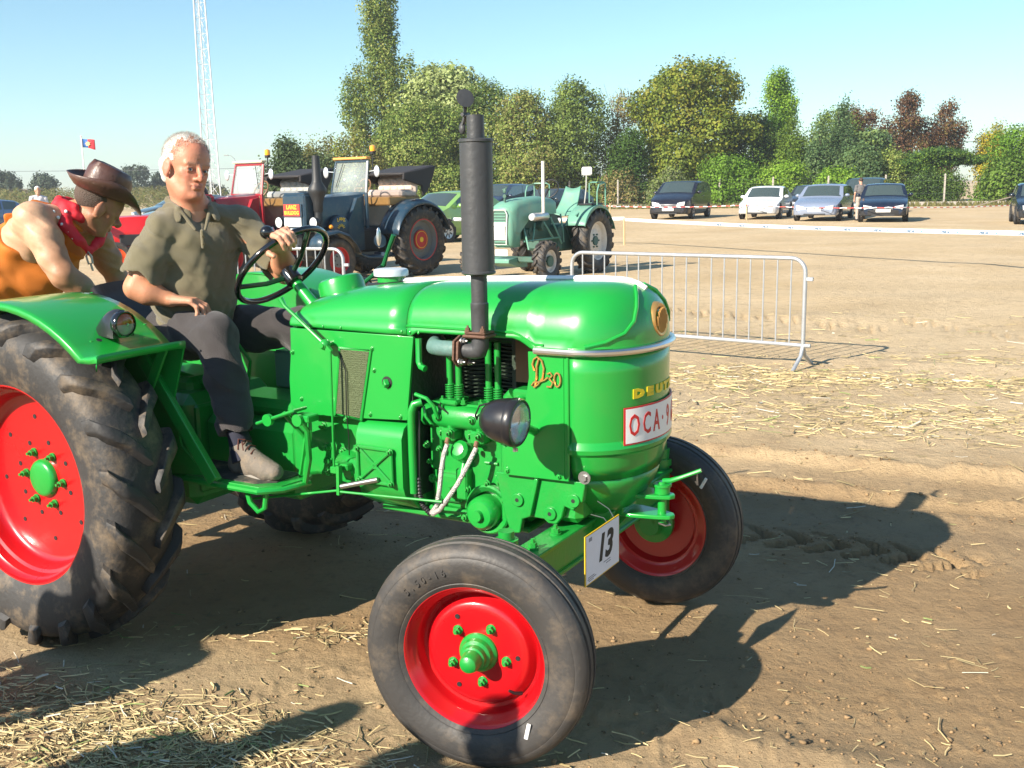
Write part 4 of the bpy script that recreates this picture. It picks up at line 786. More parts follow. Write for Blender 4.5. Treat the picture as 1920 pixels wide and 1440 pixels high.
def old_tractor(label, loc, rz, c, accent, ring, plates, disc, hoodblack, seatm, lit, group='vintage tractors lined up behind the barriers'):
    """single cylinder tractor with tall windscreen, folded canvas top and clamshell fenders"""
    t = thing('tractor', label, 'tractor', loc, rz, group); P = mat('oldpaint_%s' % label[:9].replace(' ', '_'), c, .32, var=.1, coat=.4, dirt=.15); dk = DARKM if False else mat('dark_iron', (.02, .022, .025), .5, var=.3); cr = MAT['chrome']
    grey = mat('wheel_grey', (.16, .17, .17), .5); rr = mat('wheel_red', (.45, .03, .03), .4); yl = mat('signal_yellow', (.75, .50, .04), .4)
    for s in (-1, 1):
        w = bg_wheel(t, (0, s*.74, .69), s, .69, .36, .40, grey, lugs=20, rings=((.385, .405, 1.0, rr, 'rim_ring'), (0, .19, .55, rr, 'hub_disc'), (.155, .165, .60, yl, 'hub_line'), (0, .05, .62, yl, 'hub_emblem')), hub=dk)
        bg_wheel(t, (2.08, s*.62, .415), s, .415, .20, .24, rr, rings=((0, .13, .5, grey, 'hub_disc'),), hub=dk, name='front_wheel')
        # rear clamshell fender
        rows = []
        for a in np.linspace(-75, 78, 20):
            a_ = R(a); k = .79; rows.append([(k*math.sin(a_), s*y, .66+(k+dz)*math.cos(a_)) for y, dz in ((.42, -.02), (.45, .02), (.60, .03), (.85, .02), (.93, -.02), (.945, -.08))])
        b = MB(); b.grid(rows); b.build('rear_fender', P, t, ang=60, solid=.01)
        b = MB(); b.prism([(.78*math.sin(R(a)), .66+.78*math.cos(R(a))) for a in np.linspace(-70, 70, 16)]+[(.3, .6), (-.3, .6)], s*.42, s*.44); b.build('fender_inner', P, t)
        rows = []
        for x, z in ((2.62, .62), (2.56, .80), (2.40, .90), (2.15, .93), (1.90, .86), (1.72, .70), (1.60, .50), (1.42, .44), (1.05, .42), (.72, .44)):
            rows.append([(x, s*y, z+dz) for y, dz in ((.46, 0), (.50, .03), (.62, .04), (.76, .03), (.80, -.02))])
        b = MB(); b.grid(rows); b.build('front_fender', P, t, ang=60, solid=.01)
        b = MB(); b.lathe([(0, -.12), (.05, -.10), (.09, -.04), (.105, .03), (.10, .05)], c=(2.42, s*.46, 1.10), axis=(1, 0, 0), n=22); hl = b.build('headlamp', dk, t); b = MB(); b.lathe([(0, .055), (.06, .05), (.095, .04)], c=(2.42, s*.46, 1.10), axis=(1, 0, 0), n=22); b.build('lens', HLIGHT, hl)
        b = MB(); b.sphere((2.2, s*.64, 1.02), (.04, .04, .04), 8, 6); b.build('indicator', mat('orange_lens', (.7, .25, .02), .2), t)
        b = MB(); b.bar((.98, s*.42, 2.0), (1.02, s*.66, 2.02), .015, .015); b.sphere((1.02, s*.68, 2.0), (.03, .07, .11), 10, 7); b.build('side_mirror', mat('mirror_shell', (.6, .64, .68), .2, metal=.4), t)
    # radiator box, chimney, hood
    b = MB(); b.box((2.10, -.30, .92), (2.50, .30, 1.60), ch=.03); b.box((2.12, -.27, 1.58), (2.48, .27, 1.63), ch=.02); rb = b.build('radiator_box', P, t)
    b = MB(); b.box((2.51, -.24, 1.20), (2.525, .24, 1.43)); b.build('filler_panel', P, rb)
    if plates:
        b = MB(); b.box((2.525, -.22, 1.22), (2.535, .20, 1.43)); b.build('name_plate', mat('plate_red', (.6, .05, .03), .5), rb)
        text_obj('name_lettering', 'LANZ', .105, yl, rb, (2.537, -.01, 1.375), (R(90), 0, R(90)), .001, bold=.003); text_obj('name_lettering', 'BULLDOG', .085, yl, rb, (2.537, -.01, 1.275), (R(90), 0, R(90)), .001, bold=.003)
    b = MB(); b.box((2.51, -.22, 1.03), (2.53, .22, 1.19)); b.build('number_board', WHITE, rb)
    b = MB(); b.prism([(-.22, .93), (-.12, 1.0), (.12, 1.0), (.22, .93), (.12, .86), (-.12, .86)], 2.60, 2.62, 'yz'); b.build('oval_board', WHITE, rb)
    b = MB(); b.lathe([(.085, .85), (.085, 1.0), (.07, 1.05), (.07, 1.28), (.085, 1.30), (.09, 1.45), (.145, 1.60), (.165, 1.64), (.165, 1.70), (.10, 1.80), (.085, 1.84), (.065, 2.28), (.05, 2.28)], c=(2.25, .38 if plates else .02, 0), n=24); b.build('chimney', dk, t)
    b = MB(); rows = []
    for x, w, z in ((2.08, .29, 1.56), (1.7, .30, 1.58), (1.3, .34, 1.60), (1.12, .42, 1.62)):
        rows.append([(x, -w, 1.0), (x, -w, z-.10), (x, -w*.92, z-.03), (x, -w*.6, z), (x, 0, z+.01), (x, w*.6, z), (x, w*.92, z-.03), (x, w, z-.10), (x, w, 1.0)])
    b.grid(rows); b.build('hood', P, t, ang=40)
    b = MB(); b.prism([(1.14, .55), (1.14, 1.55), (1.30, 1.52), (1.62, .95), (1.55, .5)], -.42, .42); b.build('cowl', P, t, bevel=.01)
    for s in (-1, 1):
        b = MB(); b.lathe([(0, .03), (.20, .03), (.235, .01), (.24, -.06)], c=(1.75, s*.40, .98), axis=(0, s, 0), n=30); fl = b.build('flywheel_cover', P, t)
        if plates:
            for i, ch in enumerate('ORIGINALLANZBULLDOG' if False else ('LANZ' if s > 0 else 'LANZ')):
                a = R(118-19*i) if s < 0 else R(118-19*i); rad = .165; cx = 1.75+(-1 if s > 0 else 1)*rad*math.cos(a); text_obj('flywheel_lettering', ch, .085, yl, fl, (cx, s*.435, .98+rad*math.sin(a)), (R(90), 0, R(180) if s > 0 else 0), .001, bold=.003)
            b = MB()
            for k in range(7): a = R(20+k*23); b.bar((1.75+.05*math.cos(a), s*.434, .96+.05*math.sin(a)), (1.75+.10*math.cos(a), s*.434, .96+.10*math.sin(a)), .012, .006, up=(0, 1, 0))
            b.build('flywheel_emblem', yl, fl)
    b = MB(); b.cyl((1.75, -.38, .98), (1.75, .38, .98), .22, n=26); b.box((1.1, -.25, .45), (2.3, .25, .95), ch=.05); b.box((2.25, -.20, .60), (2.55, .20, .92), ch=.04); b.box((2.02, -.6, .38), (2.14, .6, .48), ch=.02); b.build('engine_casing', dk, t)
    b = MB(); b.box((-.25, -.40, .50), (1.2, .40, .95), ch=.05); b.build('transmission', dk, t)
    b = MB()
    for s in (-1, 1): b.tube([(2.50, s*.05, .72), (2.62, s*.18, .66), (2.55, s*.30, .60)], .03, 8)
    b.lathe([(0, .05), (.08, .05), (.10, .0)], c=(2.54, 0, .74), axis=(1, 0, 0), n=18); b.build('front_fittings', mat('dull_metal', (.2, .2, .2), .4, metal=.7), t)
    # windscreen frame
    W0, W1, zb, zt, xb, xt = .46, .42, 1.60, 2.20, 1.10, .98
    b = MB(); 
    for s in (-1, 1): b.bar((xb, s*W0, .95), (xb, s*W0, zb), .06, .05); b.bar((xb, s*W0, zb), (xt, s*W1, zt), .05, .04)
    b.bar((xb, -W0, zb), (xb, W0, zb), .05, .05); b.bar((xt, -W1, zt), (xt, W1, zt), .05, .05); fr = b.build('windscreen_frame', P, t, bevel=.006)
    g = MB(); g.add([(xb+.01, -W0+.02, zb+.02), (xb+.01, W0-.02, zb+.02), (xt+.01, W1-.02, zt-.02), (xt+.01, -W1+.02, zt-.02)], [(0, 1, 2, 3)])
    g.build('windscreen_glass', lit, fr, solid=.004, fix=False)
    b = MB(); b.box((xt-.06, -W1-.03, zt+.03), (xt+.07, W1+.03, zt+.075), ch=.01); b.build('top_rail', accent, fr)
    b = MB(); b.bar((xt+.06, .25 if not plates else -.18, zt-.04), (xb+.02, .40 if not plates else -.32, zb+.12), .012, .012); b.build('wiper', BLK, fr)
    for s in ((1,) if True else (-1, 1)):
        b = MB(); b.tube([(xt, s*(W1+.02), 1.95), (xt-.02, s*(W1+.10), 2.05), (xt-.02, s*(W1+.12), 2.32)], .014, 8); pl = b.build('beacon_pole', dk, t); b = MB(); b.cyl((xt-.02, s*(W1+.12), 2.32), (xt-.02, s*(W1+.12), 2.37), .055, n=14); b.build('beacon_base', BLK, pl)
        b = MB(); b.lathe([(.05, 2.37), (.055, 2.42), (.05, 2.47), (.0, 2.49)], c=(xt-.02, s*(W1+.12), 0), n=16); b.build('beacon_lens', mat('amber_beacon', (.95, .38, .02), .15, coat=.6), pl)
    b = MB(); sc = Vector((.72, .0, 1.70)); b.tube([sc+Vector((.10*math.sin(a)*-1, .19*math.cos(a), .17*math.sin(a))) for a in np.linspace(0, 2*math.pi, 25)[:-1]], .014, 8, closed=True); b.bar(sc, (1.05, 0, 1.4), .03, .03); b.bar(sc+Vector((0, -.18, 0)), sc+Vector((0, .18, 0)), .02, .015); b.build('steering_wheel', mat('bakelite', (.35, .18, .08), .4), t)
    # seat bench with wooden tub and folded canvas top
    b = MB(); b.box((-.35, -.52, 1.36), (.55, .52, 1.52), ch=.02); b.build('wooden_tub', mat('varnished_wood', (.34, .19, .06), .4, var=.3, scale=12), t)
    b = MB(); b.box((-.30, -.50, 1.50), (.2, .50, 1.66), ch=.05); b.box((-.36, -.50, 1.56), (-.18, .50, 1.92), ch=.06); se = b.build('bench_seat', seatm, t)
    b = MB()
    for i in range(5):
        for j in range(2): b.sphere((-.175, -.38+.19*i, 1.68+.13*j), (.03, .08, .06), 8, 6)
        b.sphere((-.03, .505, 1.58), (.10, .012, .05), 8, 6)
    o = b.build('tufting', seatm, se)
    b = MB(); b.prism([(.15, 1.98), (-.30, 2.04), (-.80, 2.12), (-.72, 1.90), (-.55, 1.62), (-.40, 1.52), (-.38, 1.72), (.15, 1.84)], -.56, -.50); b.prism([(.15, 1.98), (-.30, 2.04), (-.80, 2.12), (-.72, 1.90), (-.55, 1.62), (-.40, 1.52), (-.38, 1.72), (.15, 1.84)], .50, .56); b.prism([(.15, 1.98), (-.30, 2.05), (-.80, 2.13), (-.75, 1.98), (-.40, 1.90), (.15, 1.93)], -.50, .50); b.build('folded_canvas_top', hoodblack, t, bevel=.02)
    b = MB(); b.box((.78, .50, .44), (1.0, .78, .50), ch=.01); b.lathe([(0, .0), (.12, .01), (.13, .03), (0, .04)], c=(1.15, .80, .72), axis=(.3, 1, .2), n=20); b.build('foot_board', P, t)
    b = MB(); b.sphere((1.18, .82, .78), (.06, .03, .20), 12, 8); b.build('spare_mirror', CHROME, t)
    return t
TINT = mat('old_windscreen', (.62, .72, .72), .08, var=.15, scale=2, alpha=.25, coat=.6)
HB = mat('canvas_black', (.028, .026, .028), .7, var=.3, bump=.3)
old_tractor('dark blue vintage tractor with an upright windscreen, chimney and red hubs', (-2.38, 21.0, 0), R(-127), (.016, .042, .070), mat('orange_rail', (.72, .33, .08), .5), None, True, True, HB, mat('tufted_leather', (.52, .42, .36), .45), TINT)
old_tractor('dark red vintage tractor with a cream roof rail, mostly hidden behind the driver', (-4.62, 22.2, 0), R(-127), (.30, .012, .022), mat('cream_rail', (.72, .62, .42), .5), None, False, False, HB, mat('grey_leather', (.34, .35, .34), .45), TINT)

def teal_tractor():
    t = thing('tractor', 'pale teal four wheel drive tractor with white rims and a silver muffler', 'tractor', (1.04, 20.7, 0), R(-122), 'vintage tractors lined up behind the barriers')
    P = mat('teal_paint', (.13, .31, .23), .45, var=.12, scale=4, coat=.15, dirt=.35, dirtcol=(.24, .20, .13)); dk = mat('teal_dark_iron', (.05, .12, .09), .6, var=.4, scale=8, dirt=.4, dirtcol=(.10, .08, .05)); wr = mat('cream_rim', (.66, .62, .56), .5, var=.1, dirt=.4); bl = mat('hub_blue_green', (.03, .10, .09), .5)
    for s in (-1, 1):
        bg_wheel(t, (0, s*.68, .62), s, .635, .32, .37, wr, lugs=18, rings=((0, .09, .5, bl, 'hub_disc'),), hub=dk)
        bg_wheel(t, (1.95, s*.77, .36), s, .365, .22, .20, wr, lugs=16, rings=((0, .10, .9, dk, 'hub_disc'),), hub=dk, name='front_wheel')
        rows = []
        for a in np.linspace(-72, 62, 18):
            k = .70; rows.append([(k*math.sin(R(a)), s*y, .60+(k+dz)*math.cos(R(a))) for y, dz in ((.40, -.01), (.42, .01), (.62, .015), (.82, .01), (.84, -.05))])
        b = MB(); b.grid(rows); fe = b.build('fender', P, t, ang=50, solid=.008)
        b = MB(); b.bar((.55, s*.60, 1.12), (-.1, s*.60, 1.34), .03, .02); b.build('fender_rib', P, fe)
        b = MB(); b.prism([(.69*math.sin(R(a)), .60+.69*math.cos(R(a))) for a in np.linspace(-60, 60, 14)]+[(.35, .55), (-.3, .55)], s*.40, s*.415); b.build('fender_inner', dk, fe)
        b = MB(); b.tube([(-.30, s*.45, 1.28), (-.30, s*.45, 1.70), (-.27, s*.50, 1.73), (-.27, s*.78, 1.73), (-.30, s*.80, 1.70), (-.30, s*.80, 1.22)], .014, 8); b.tube([(.05, s*.80, 1.30), (.05, s*.80, 1.55), (-.02, s*.80, 1.68), (-.28, s*.80, 1.72)], .014, 8); b.build('seat_rail', P, t)
    b = MB(); rows = []
    for x, w, z in ((2.22, .20, 1.30), (2.18, .24, 1.36), (2.0, .26, 1.42), (1.6, .27, 1.47), (1.1, .27, 1.49), (.75, .25, 1.46), (.62, .22, 1.42)):
        lo = .86 if x > 1.9 else 1.16; rows.append([(x, -w, lo), (x, -w, z-.13), (x, -w*.93, z-.05), (x, -w*.65, z-.01), (x, 0, z+.01), (x, w*.65, z-.01), (x, w*.93, z-.05), (x, w, z-.13), (x, w, lo)])
    b.grid(rows); b.add(rows[-1], [tuple(range(9))]); b.build('hood', P, t, ang=50)
    b = MB(); rows = []
    for z, w, x in ((1.36, .17, 2.17), (1.30, .21, 2.23), (1.1, .235, 2.26), (.85, .24, 2.27), (.66, .22, 2.24), (.60, .18, 2.20)): rows.append([(x-.30, -w, z), (x-.08, -w, z), (x-.01, -w*.8, z), (x+.01, 0, z), (x-.01, w*.8, z), (x-.08, w, z), (x-.30, w, z)])
    b.grid(rows); b.add(rows[0], [tuple(range(7))]); b.build('nose', P, t, ang=50)
    b = MB(); b.tube([(2.28, y, z) for y, z in ((-.13, .66), (-.15, 1.20), (-.11, 1.27), (.11, 1.27), (.15, 1.20), (.13, .66))], .012, 6, closed=True); b.build('grille_surround', mat('cream_trim', (.75, .74, .66), .5), t)
    b = MB(); b.box((2.262, -.13, .68), (2.275, .13, 1.26)); gg = b.build('grille', dk, t)
    for k in range(11):
        b = MB(); b.box((2.275, -.12, .70+.05*k), (2.283, .12, .715+.05*k)); b.build('grille_slat', P, gg)
    for (y0, y1, z0, z1, m, tx) in ((-.13, .13, .98, 1.05, WHITE, ''), (-.12, .12, .74, .97, WHITE, ''), (-.10, .16, .46, .57, WHITE, '551')):
        b = MB(); b.box((2.29, y0, z0), (2.30, y1, z1)); q = b.build('number_board', m, t)
        if tx: text_obj('plate_number', tx, .10, REDT, q, (2.302, (y0+y1)/2, (z0+z1)/2), (R(90), 0, R(90)), .001)
    b = MB(); b.cyl((2.10, 0, 1.41), (2.10, 0, 1.47), .022, n=10); b.lathe([(0, -.012), (.035, -.012), (.035, .012), (0, .012)], c=(2.10, 0, 1.51), axis=(1, 0, 0), n=18); b.sphere((2.10, 0, 1.60), (.02, .035, .045), 8, 6); b.bar((2.10, -.05, 1.62), (2.10, .05, 1.66), .02, .015); b.build('mascot', dk, t)
    b = MB(); b.lathe([(.0, .30), (.05, .30), (.07, .27), (.075, .24), (.075, -.20), (.05, -.24), (.0, -.24)], c=(1.55, .42, 1.13), axis=(1, 0, 0), n=22); mf = b.build('muffler', mat('aluminium_muffler', (.62, .60, .58), .3, metal=.8), t); b = MB(); b.lathe([(.0, .34), (.058, .33), (.07, .30)], c=(1.55, .42, 1.13), axis=(1, 0, 0), n=20); b.build('muffler_cap', HLIGHT, mf)
    b = MB(); b.cyl((1.45, .42, 1.18), (1.45, .42, 2.12), .03, n=14); b.build('exhaust_stack', mat('white_stack', (.72, .68, .60), .5, var=.2), t)
    b = MB(); b.box((.65, -.14, .70), (2.0, .14, 1.18), ch=.03); b.box((-.2, -.38, .45), (.75, .38, .95), ch=.05); b.box((1.85, -.72, .33), (2.05, .72, .43), ch=.02); b.cyl((1.2, .14, .95), (1.2, .28, .95), .09, n=16); b.cyl((1.6, .14, .85), (1.6, .24, .85), .07, n=16); b.box((1.30, .14, .72), (1.75, .22, .90), ch=.02); b.build('engine', dk, t)
    b = MB(); 
    for p, q in (((.5, .35, .72), (1.95, .30, .70)), ((.9, .25, 1.1), (.7, .38, .6)), ((1.2, .25, 1.05), (1.0, .36, .72)), ((1.4, .2, 1.0), (1.7, .33, .68)), ((.6, .3, 1.15), (.62, .38, .62)), ((1.8, .2, .95), (1.95, .4, .55))): b.tube([p, ((p[0]+q[0])/2+.04, (p[1]+q[1])/2+.03, (p[2]+q[2])/2), q], .018, 8)
    b.build('control_rods', P, t)
    b = MB(); b.prism([(1.70, .30), (2.1, .42), (2.35, .40), (2.35, .33), (2.0, .24), (1.7, .22)], -.22, .22); b.build('front_support', P, t, bevel=.01)
    b = MB(); rows = []
    for i in range(9):
        u = i/8; rows.append([(-.05-.42*u, (-1+2*j/8)*.24*(1-.3*u), 1.10+.05*abs(-1+2*j/8)**2+.52*u**1.6) for j in range(9)])
    b.grid(rows); b.build('seat', P, t, ang=60, solid=.01)
    b = MB(); sc = Vector((.55, .02, 1.62)); b.tube([sc+Vector((-.10*math.sin(a), .21*math.cos(a), .17*math.sin(a))) for a in np.linspace(0, 2*math.pi, 25)[:-1]], .012, 8, closed=True); b.bar(sc+Vector((0, -.2, 0)), sc+Vector((0, .2, 0)), .015, .015); b.bar(sc, (.85, .02, 1.35), .03, .03); b.build('steering_wheel', BLACKR, t)
    b = MB(); b.tube([(.10, .55, 1.30), (.12, .60, 1.6), (.14, .62, 1.92)], .013, 8); mr = b.build('mirror_arm', mat('grey_rod', (.45, .45, .42), .5), t); b = MB(); b.box((.12, .52, 1.86), (.17, .74, 2.02), ch=.03); b.build('mirror', mat('mirror_shell_cream', (.70, .69, .66), .3), mr)
    b = MB(); b.box((-.25, .45, 1.30), (.18, .78, 1.335), ch=.01); b.build('passenger_pad', BLACKR, t)
    b = MB(); b.box((2.33, -.70, .0), (2.36, -.52, .22)); b.build('low_card', WHITE, t)
teal_tractor()

def red_tractor():
    t = thing('tractor', 'small bright red tractor between the bending man and the driver', 'tractor', (-7.15, 23.4, 0), R(-158), 'vintage tractors lined up behind the barriers')
    P = mat('bright_red_paint', (.62, .012, .014), .3, var=.08, coat=.5); dk = mat('dark_iron', (.02, .022, .025), .5); orr = mat('orange_rim', (.75, .09, .02), .35)
    for s in (-1, 1):
        bg_wheel(t, (0, s*.60, .52), s, .53, .26, .30, orr, lugs=18, hub=dk); bg_wheel(t, (1.55, s*.56, .33), s, .33, .13, .20, orr, hub=dk, name='front_wheel')
        rows = []
        for a in np.linspace(-80, 60, 16): rows.append([(.60*math.sin(R(a)), s*y, .50+(.60+dz)*math.cos(R(a))) for y, dz in ((.36, -.01), (.38, .01), (.60, .02), (.74, .0), (.75, -.05))])
        b = MB(); b.grid(rows); b.build('fender', P, t, ang=50, solid=.008)
    b = MB(); rows = []
    for x, w, z in ((2.0, .17, 1.04), (1.93, .22, 1.12), (1.7, .24, 1.17), (1.2, .24, 1.19), (.75, .23, 1.20), (.6, .2, 1.15)): rows.append([(x, -w, .62), (x, -w, z-.10), (x, -w*.85, z-.02), (x, 0, z+.01), (x, w*.85, z-.02), (x, w, z-.10), (x, w, .62)])
    b.grid(rows); b.add(rows[0], [tuple(range(7))]); b.add(rows[-1], [tuple(range(7))]); b.build('hood', P, t, ang=50)
    b = MB(); b.box((2.0, -.12, .66), (2.012, .12, 1.0)); g = b.build('grille', dk, t)
    b = MB(); b.box((.9, -.13, .42), (1.9, .13, .64), ch=.03); b.box((-.2, -.32, .38), (.95, .32, .74), ch=.05); b.box((1.48, -.5, .28), (1.62, .5, .36), ch=.02); b.cyl((1.3, -.25, .75), (1.3, .25, .75), .10, n=16); b.build('engine', P, t)
    b = MB(); b.box((.95, .23, .55), (1.45, .28, .80), ch=.02); b.tube([(.6, .3, .8), (.9, .34, .6), (1.4, .33, .5)], .02, 8); b.build('engine_fittings', dk, t)
    b = MB(); rows = []
    for i in range(7): u = i/6; rows.append([(.12-.38*u, (-1+2*j/6)*.22, .95+.05*abs(-1+2*j/6)**2+.28*max(0, u-.6)/.4) for j in range(7)])
    b.grid(rows); b.build('seat', P, t, ang=60, solid=.01)
    b = MB(); sc = Vector((.42, 0, 1.40)); b.tube([sc+Vector((-.11*math.sin(a), .19*math.cos(a), .155*math.sin(a))) for a in np.linspace(0, 2*math.pi, 25)[:-1]], .012, 8, closed=True); b.bar(sc+Vector((0, -.18, 0)), sc+Vector((0, .18, 0)), .014, .014); b.build('steering_wheel', BLACKR, t); b = MB(); b.bar(sc, (.72, 0, 1.12), .035, .035); b.build('steering_column', P, t)
    for s in (-1, 1): b = MB(); b.lathe([(0, -.08), (.06, -.05), (.085, .0), (.085, .03), (0, .04)], c=(1.72, s*.33, .98), axis=(1, 0, 0), n=18); b.build('headlamp', P, t)
red_tractor()
def build_tractor():
    t = thing('tractor', 'bright green vintage tractor with red wheels and a tall black exhaust stack in the foreground', 'tractor', (-1.409, 4.3876, 0), -R(30.0))
    # ---- rear wheels
    tyre_me = make_tyre_mesh(.602, .142, .372, 19, 'tyre', RUBBER)
    b = MB(); FL = .115   # flange plane, outward
    prof = [(.0, -.012), (.30, -.012), (.318, -.008), (.33, .004), (.334, .03), (.338, .05), (.350, .056), (.354, .085), (.364, .092), (.37, .112), (.385, FL), (.392, FL-.004), (.392, FL-.02), (.378, FL-.02), (.372, .08), (.36, .04), (.36, -.06), (.376, -.09), (.388, -.115), (.380, -.118), (.362, -.10), (.35, -.06), (.34, -.03), (.30, -.03), (0, -.03)]
    b.lathe(prof, axis=(0, -1, 0), n=72); rim_me = b.mesh('rear_wheel', REDP, ang=40)
    hub = MB(); hub.lathe([(0, .012), (.055, .012), (.064, .008), (.071, .0), (.073, -.012)], axis=(0, -1, 0), n=36); hub_me = hub.mesh('hub_cap', GREEN)
    bm_ = bolt_mesh('wheel_bolt', GREEN2, .0125, .022)
    hole = MB(); hole.cyl((0, 0, 0), (0, -.0025, 0), .009, n=12); hole_me = hole.mesh('bolt_hole', BLK)
    def wheel(y, rz, spin):
        w = inst('rear_wheel', rim_me, t, (0, y, .629), (0, spin, rz))
        inst('tyre', tyre_me, w); inst('hub_cap', hub_me, w)
        for k in range(6): a = R(60*k+30); inst('wheel_bolt', bm_, w, (.105*math.sin(a), .012, .105*math.cos(a)))
        for k in range(8): a = R(45*k+12); inst('bolt_hole', hole_me, w, (.145*math.sin(a), .0125, .145*math.cos(a)))
        for k in range(8): a = R(45*k+35); inst('bolt_hole', hole_me, w, (.235*math.sin(a), .0125, .235*math.cos(a)))
    wheel(-.713, 0, R(4)); wheel(.713, math.pi, R(9))
    # ---- front wheels
    ft = make_tyre_mesh(.344, .074, .212, 0, 'tyre', RUBBER2)
    b = MB(); prof = [(0, .004), (.045, .004), (.06, .006), (.13, .012), (.148, .010), (.156, .004), (.162, -.012), (.172, -.02), (.182, -.018), (.187, .005), (.192, .022), (.200, .028), (.205, .046), (.214, .055), (.2235, .054), (.2235, .046), (.212, .043), (.205, .02), (.195, -.03), (.205, -.05), (.2235, -.056), (.22, -.06), (.205, -.056), (.186, -.036), (.17, -.034), (.155, -.01), (.10, -.006), (0, -.006)]
    b.lathe(prof, axis=(0, -1, 0), n=64); frim = b.mesh('front_wheel', REDP, ang=40)
    b = MB(); b.lathe([(0, .105), (.014, .103), (.024, .096), (.029, .084), (.031, .060), (.036, .056), (.038, .040), (.046, .034), (.050, .020), (.058, .012), (.060, .004)], axis=(0, -1, 0), n=32); fh = b.mesh('hub_cap', GREEN2, ang=28)
    fb = bolt_mesh('wheel_bolt', GREEN2, .011, .018)
    def fwheel(y, rz, flip):
        w = inst('front_wheel', frim, t, (1.908, y, .349), (0, R(20), rz))
        inst('tyre', ft, w); 
        h_ = inst('hub_cap', fh, w)
        for k in range(5): a = R(72*k+8); inst('wheel_bolt', fb, w, (.088*math.sin(a), -.006, .088*math.cos(a)))
        for k in range(3): a = R(120*k+310); inst('bolt_hole', hole_me, w, (.122*math.sin(a), -.0115, .122*math.cos(a)), scale=(.8, 1, .8))
        v = MB(); v.tube([(.16, -.012, -.055), (.145, -.035, -.05), (.128, -.045, -.045)], [.006, .005, .004], 8); v.build('valve_stem', BLACKR, w)
        if not flip:
            arc_text('tyre_lettering', '5.50-16', .030, .268, R(-20-31), RUBBER2, w, -.0745)
            m_ = MB(); m_.box((-.006, -.0765, -.025), (.006, -.0725, .025), ch=.003); m_.build('paint_mark', WHITE, w, (.222, 0, -.138+.02), (0, R(12-20), 0))
        else:
            m_ = MB(); m_.box((-.006, .071, -.025), (.006, .0765, .025), ch=.003); m_.build('paint_mark', WHITE, w, (-.265, 0, .11), (0, R(-28-20), 0))
        # hub body behind the disc
        q = MB(); q.lathe([(0, -.02), (.075, -.02), (.082, -.03), (.082, -.055), (.05, -.07), (.04, -.10), (0, -.10)], axis=(0, -1, 0), n=28); q.build('hub_drum', GREEN2, w)
    fwheel(-.703, R(11), False); fwheel(.670, math.pi+R(1), True)
    # ---- front axle
    b = MB()
    b.box((1.91, -.60, .475), (1.985, .60, .585), ch=.006); b.box((1.90, -.60, .573), (1.995, .60, .5875), ch=.003); b.box((1.90, -.60, .472), (1.995, .60, .486), ch=.003)
    b.build('front_axle', GREEN2, t)
    for s in (-1, 1):
        b = MB(); b.cyl((1.945, s*.60, .36), (1.945, s*.60, .665), .036, n=18); b.cyl((1.945, s*.60, .665), (1.945, s*.60, .69), .024, n=14); b.cyl((1.945, s*.60, .60), (1.945, s*.60, .625), .046, n=18); b.cyl((1.945, s*.60, .351), (1.915, s*.69, .351), .03, n=14)
        k = b.build('kingpin', GREEN2, t)
        b = MB(); b.bar((1.945, s*.60, .46), (1.80, s*.56, .46), .04, .018, ch=.004); b.cyl((1.81, s*.56, .44), (1.81, s*.56, .49), .018, n=10); b.build('steering_arm', GREEN2, t)
    b = MB(); b.tube([(1.81, -.55, .48), (1.81, .55, .48)], .013, 8); b.build('tie_rod', DARKM, t)
    for y in (-.45, -.30, .3): inst('axle_bolt', bolt_mesh('axle_bolt', GREEN2, .014, .02), t, (1.95, y, .5875), (-math.pi/2, 0, 0))
    # pivot bracket
    b = MB(); b.prism([(1.88, .62), (2.06, .62), (2.03, .545), (1.99, .50), (1.93, .50), (1.89, .545)], -.10, -.07); b.prism([(1.88, .62), (2.06, .62), (2.03, .545), (1.99, .50), (1.93, .50), (1.89, .545)], .10, .07); b.cyl((1.95, -.12, .53), (1.95, .12, .53), .028, n=16); b.build('axle_pivot_bracket', GREEN2, t, bevel=.004)
    # ---- hood
    XS = [.868, .875, .89, .92, .96, 1.0, 1.05, 1.12, 1.2, 1.3, 1.3795]
    XF = [1.3825, 1.40, 1.42, 1.5, 1.6, 1.7, 1.79, 1.815, 1.835, 1.85, 1.87, 1.90, 1.94, 1.985]
    def ztop(x): return float(np.interp(x, [.868, .875, .89, .92, .96, 1.0, 1.05, 1.12, 1.2, 1.3, 1.5, 1.75, 1.985], [1.246, 1.262, 1.276, 1.292, 1.305, 1.315, 1.326, 1.336, 1.343, 1.348, 1.357, 1.366, 1.371]))
    def zbot(x): return float(np.interp(x, [.868, 1.38, 1.40, 1.42, 1.79, 1.815, 1.835, 1.85, 1.87, 1.985], [1.195, 1.188, 1.188, 1.200, 1.202, 1.195, 1.184, 1.174, 1.166, 1.166]))
    PH = [R(a) for a in (0, 6, 14, 24, 35, 46, 56, 66, 75, 83, 90)]
    cc = lambda p: max(0, math.cos(p))**.60; ss = lambda p: max(0, math.sin(p))**.86
    def section(x, w=.272):
        zt, zb = ztop(x), zbot(x); zm = max(zb+.012, 1.215 if x < 1.86 else 1.182); half = []
        half += [(x, -w, zb), (x, -w-.003, zb+.006), (x, -w-.003, zm-.004), (x, -w, zm)]
        for p in PH[1:]: half.append((x, -w*cc(p), zm+(zt-zm)*ss(p)))
        return half+[(a, -y, z) for a, y, z in half[-2::-1]]
    b = MB(); b.grid([section(x) for x in XS]); b.build('rear_hood', GREEN, t, ang=50, solid=.004)
    rows = [section(x) for x in XF]
    b = MB(); b.grid(rows)
    # dome over the nose
    def dome(tt, p, e=0): return (1.985+(.200+e)*math.cos(tt)*cc(p), (.272+e)*math.sin(tt)*cc(p), 1.182+(.189+e)*ss(p))
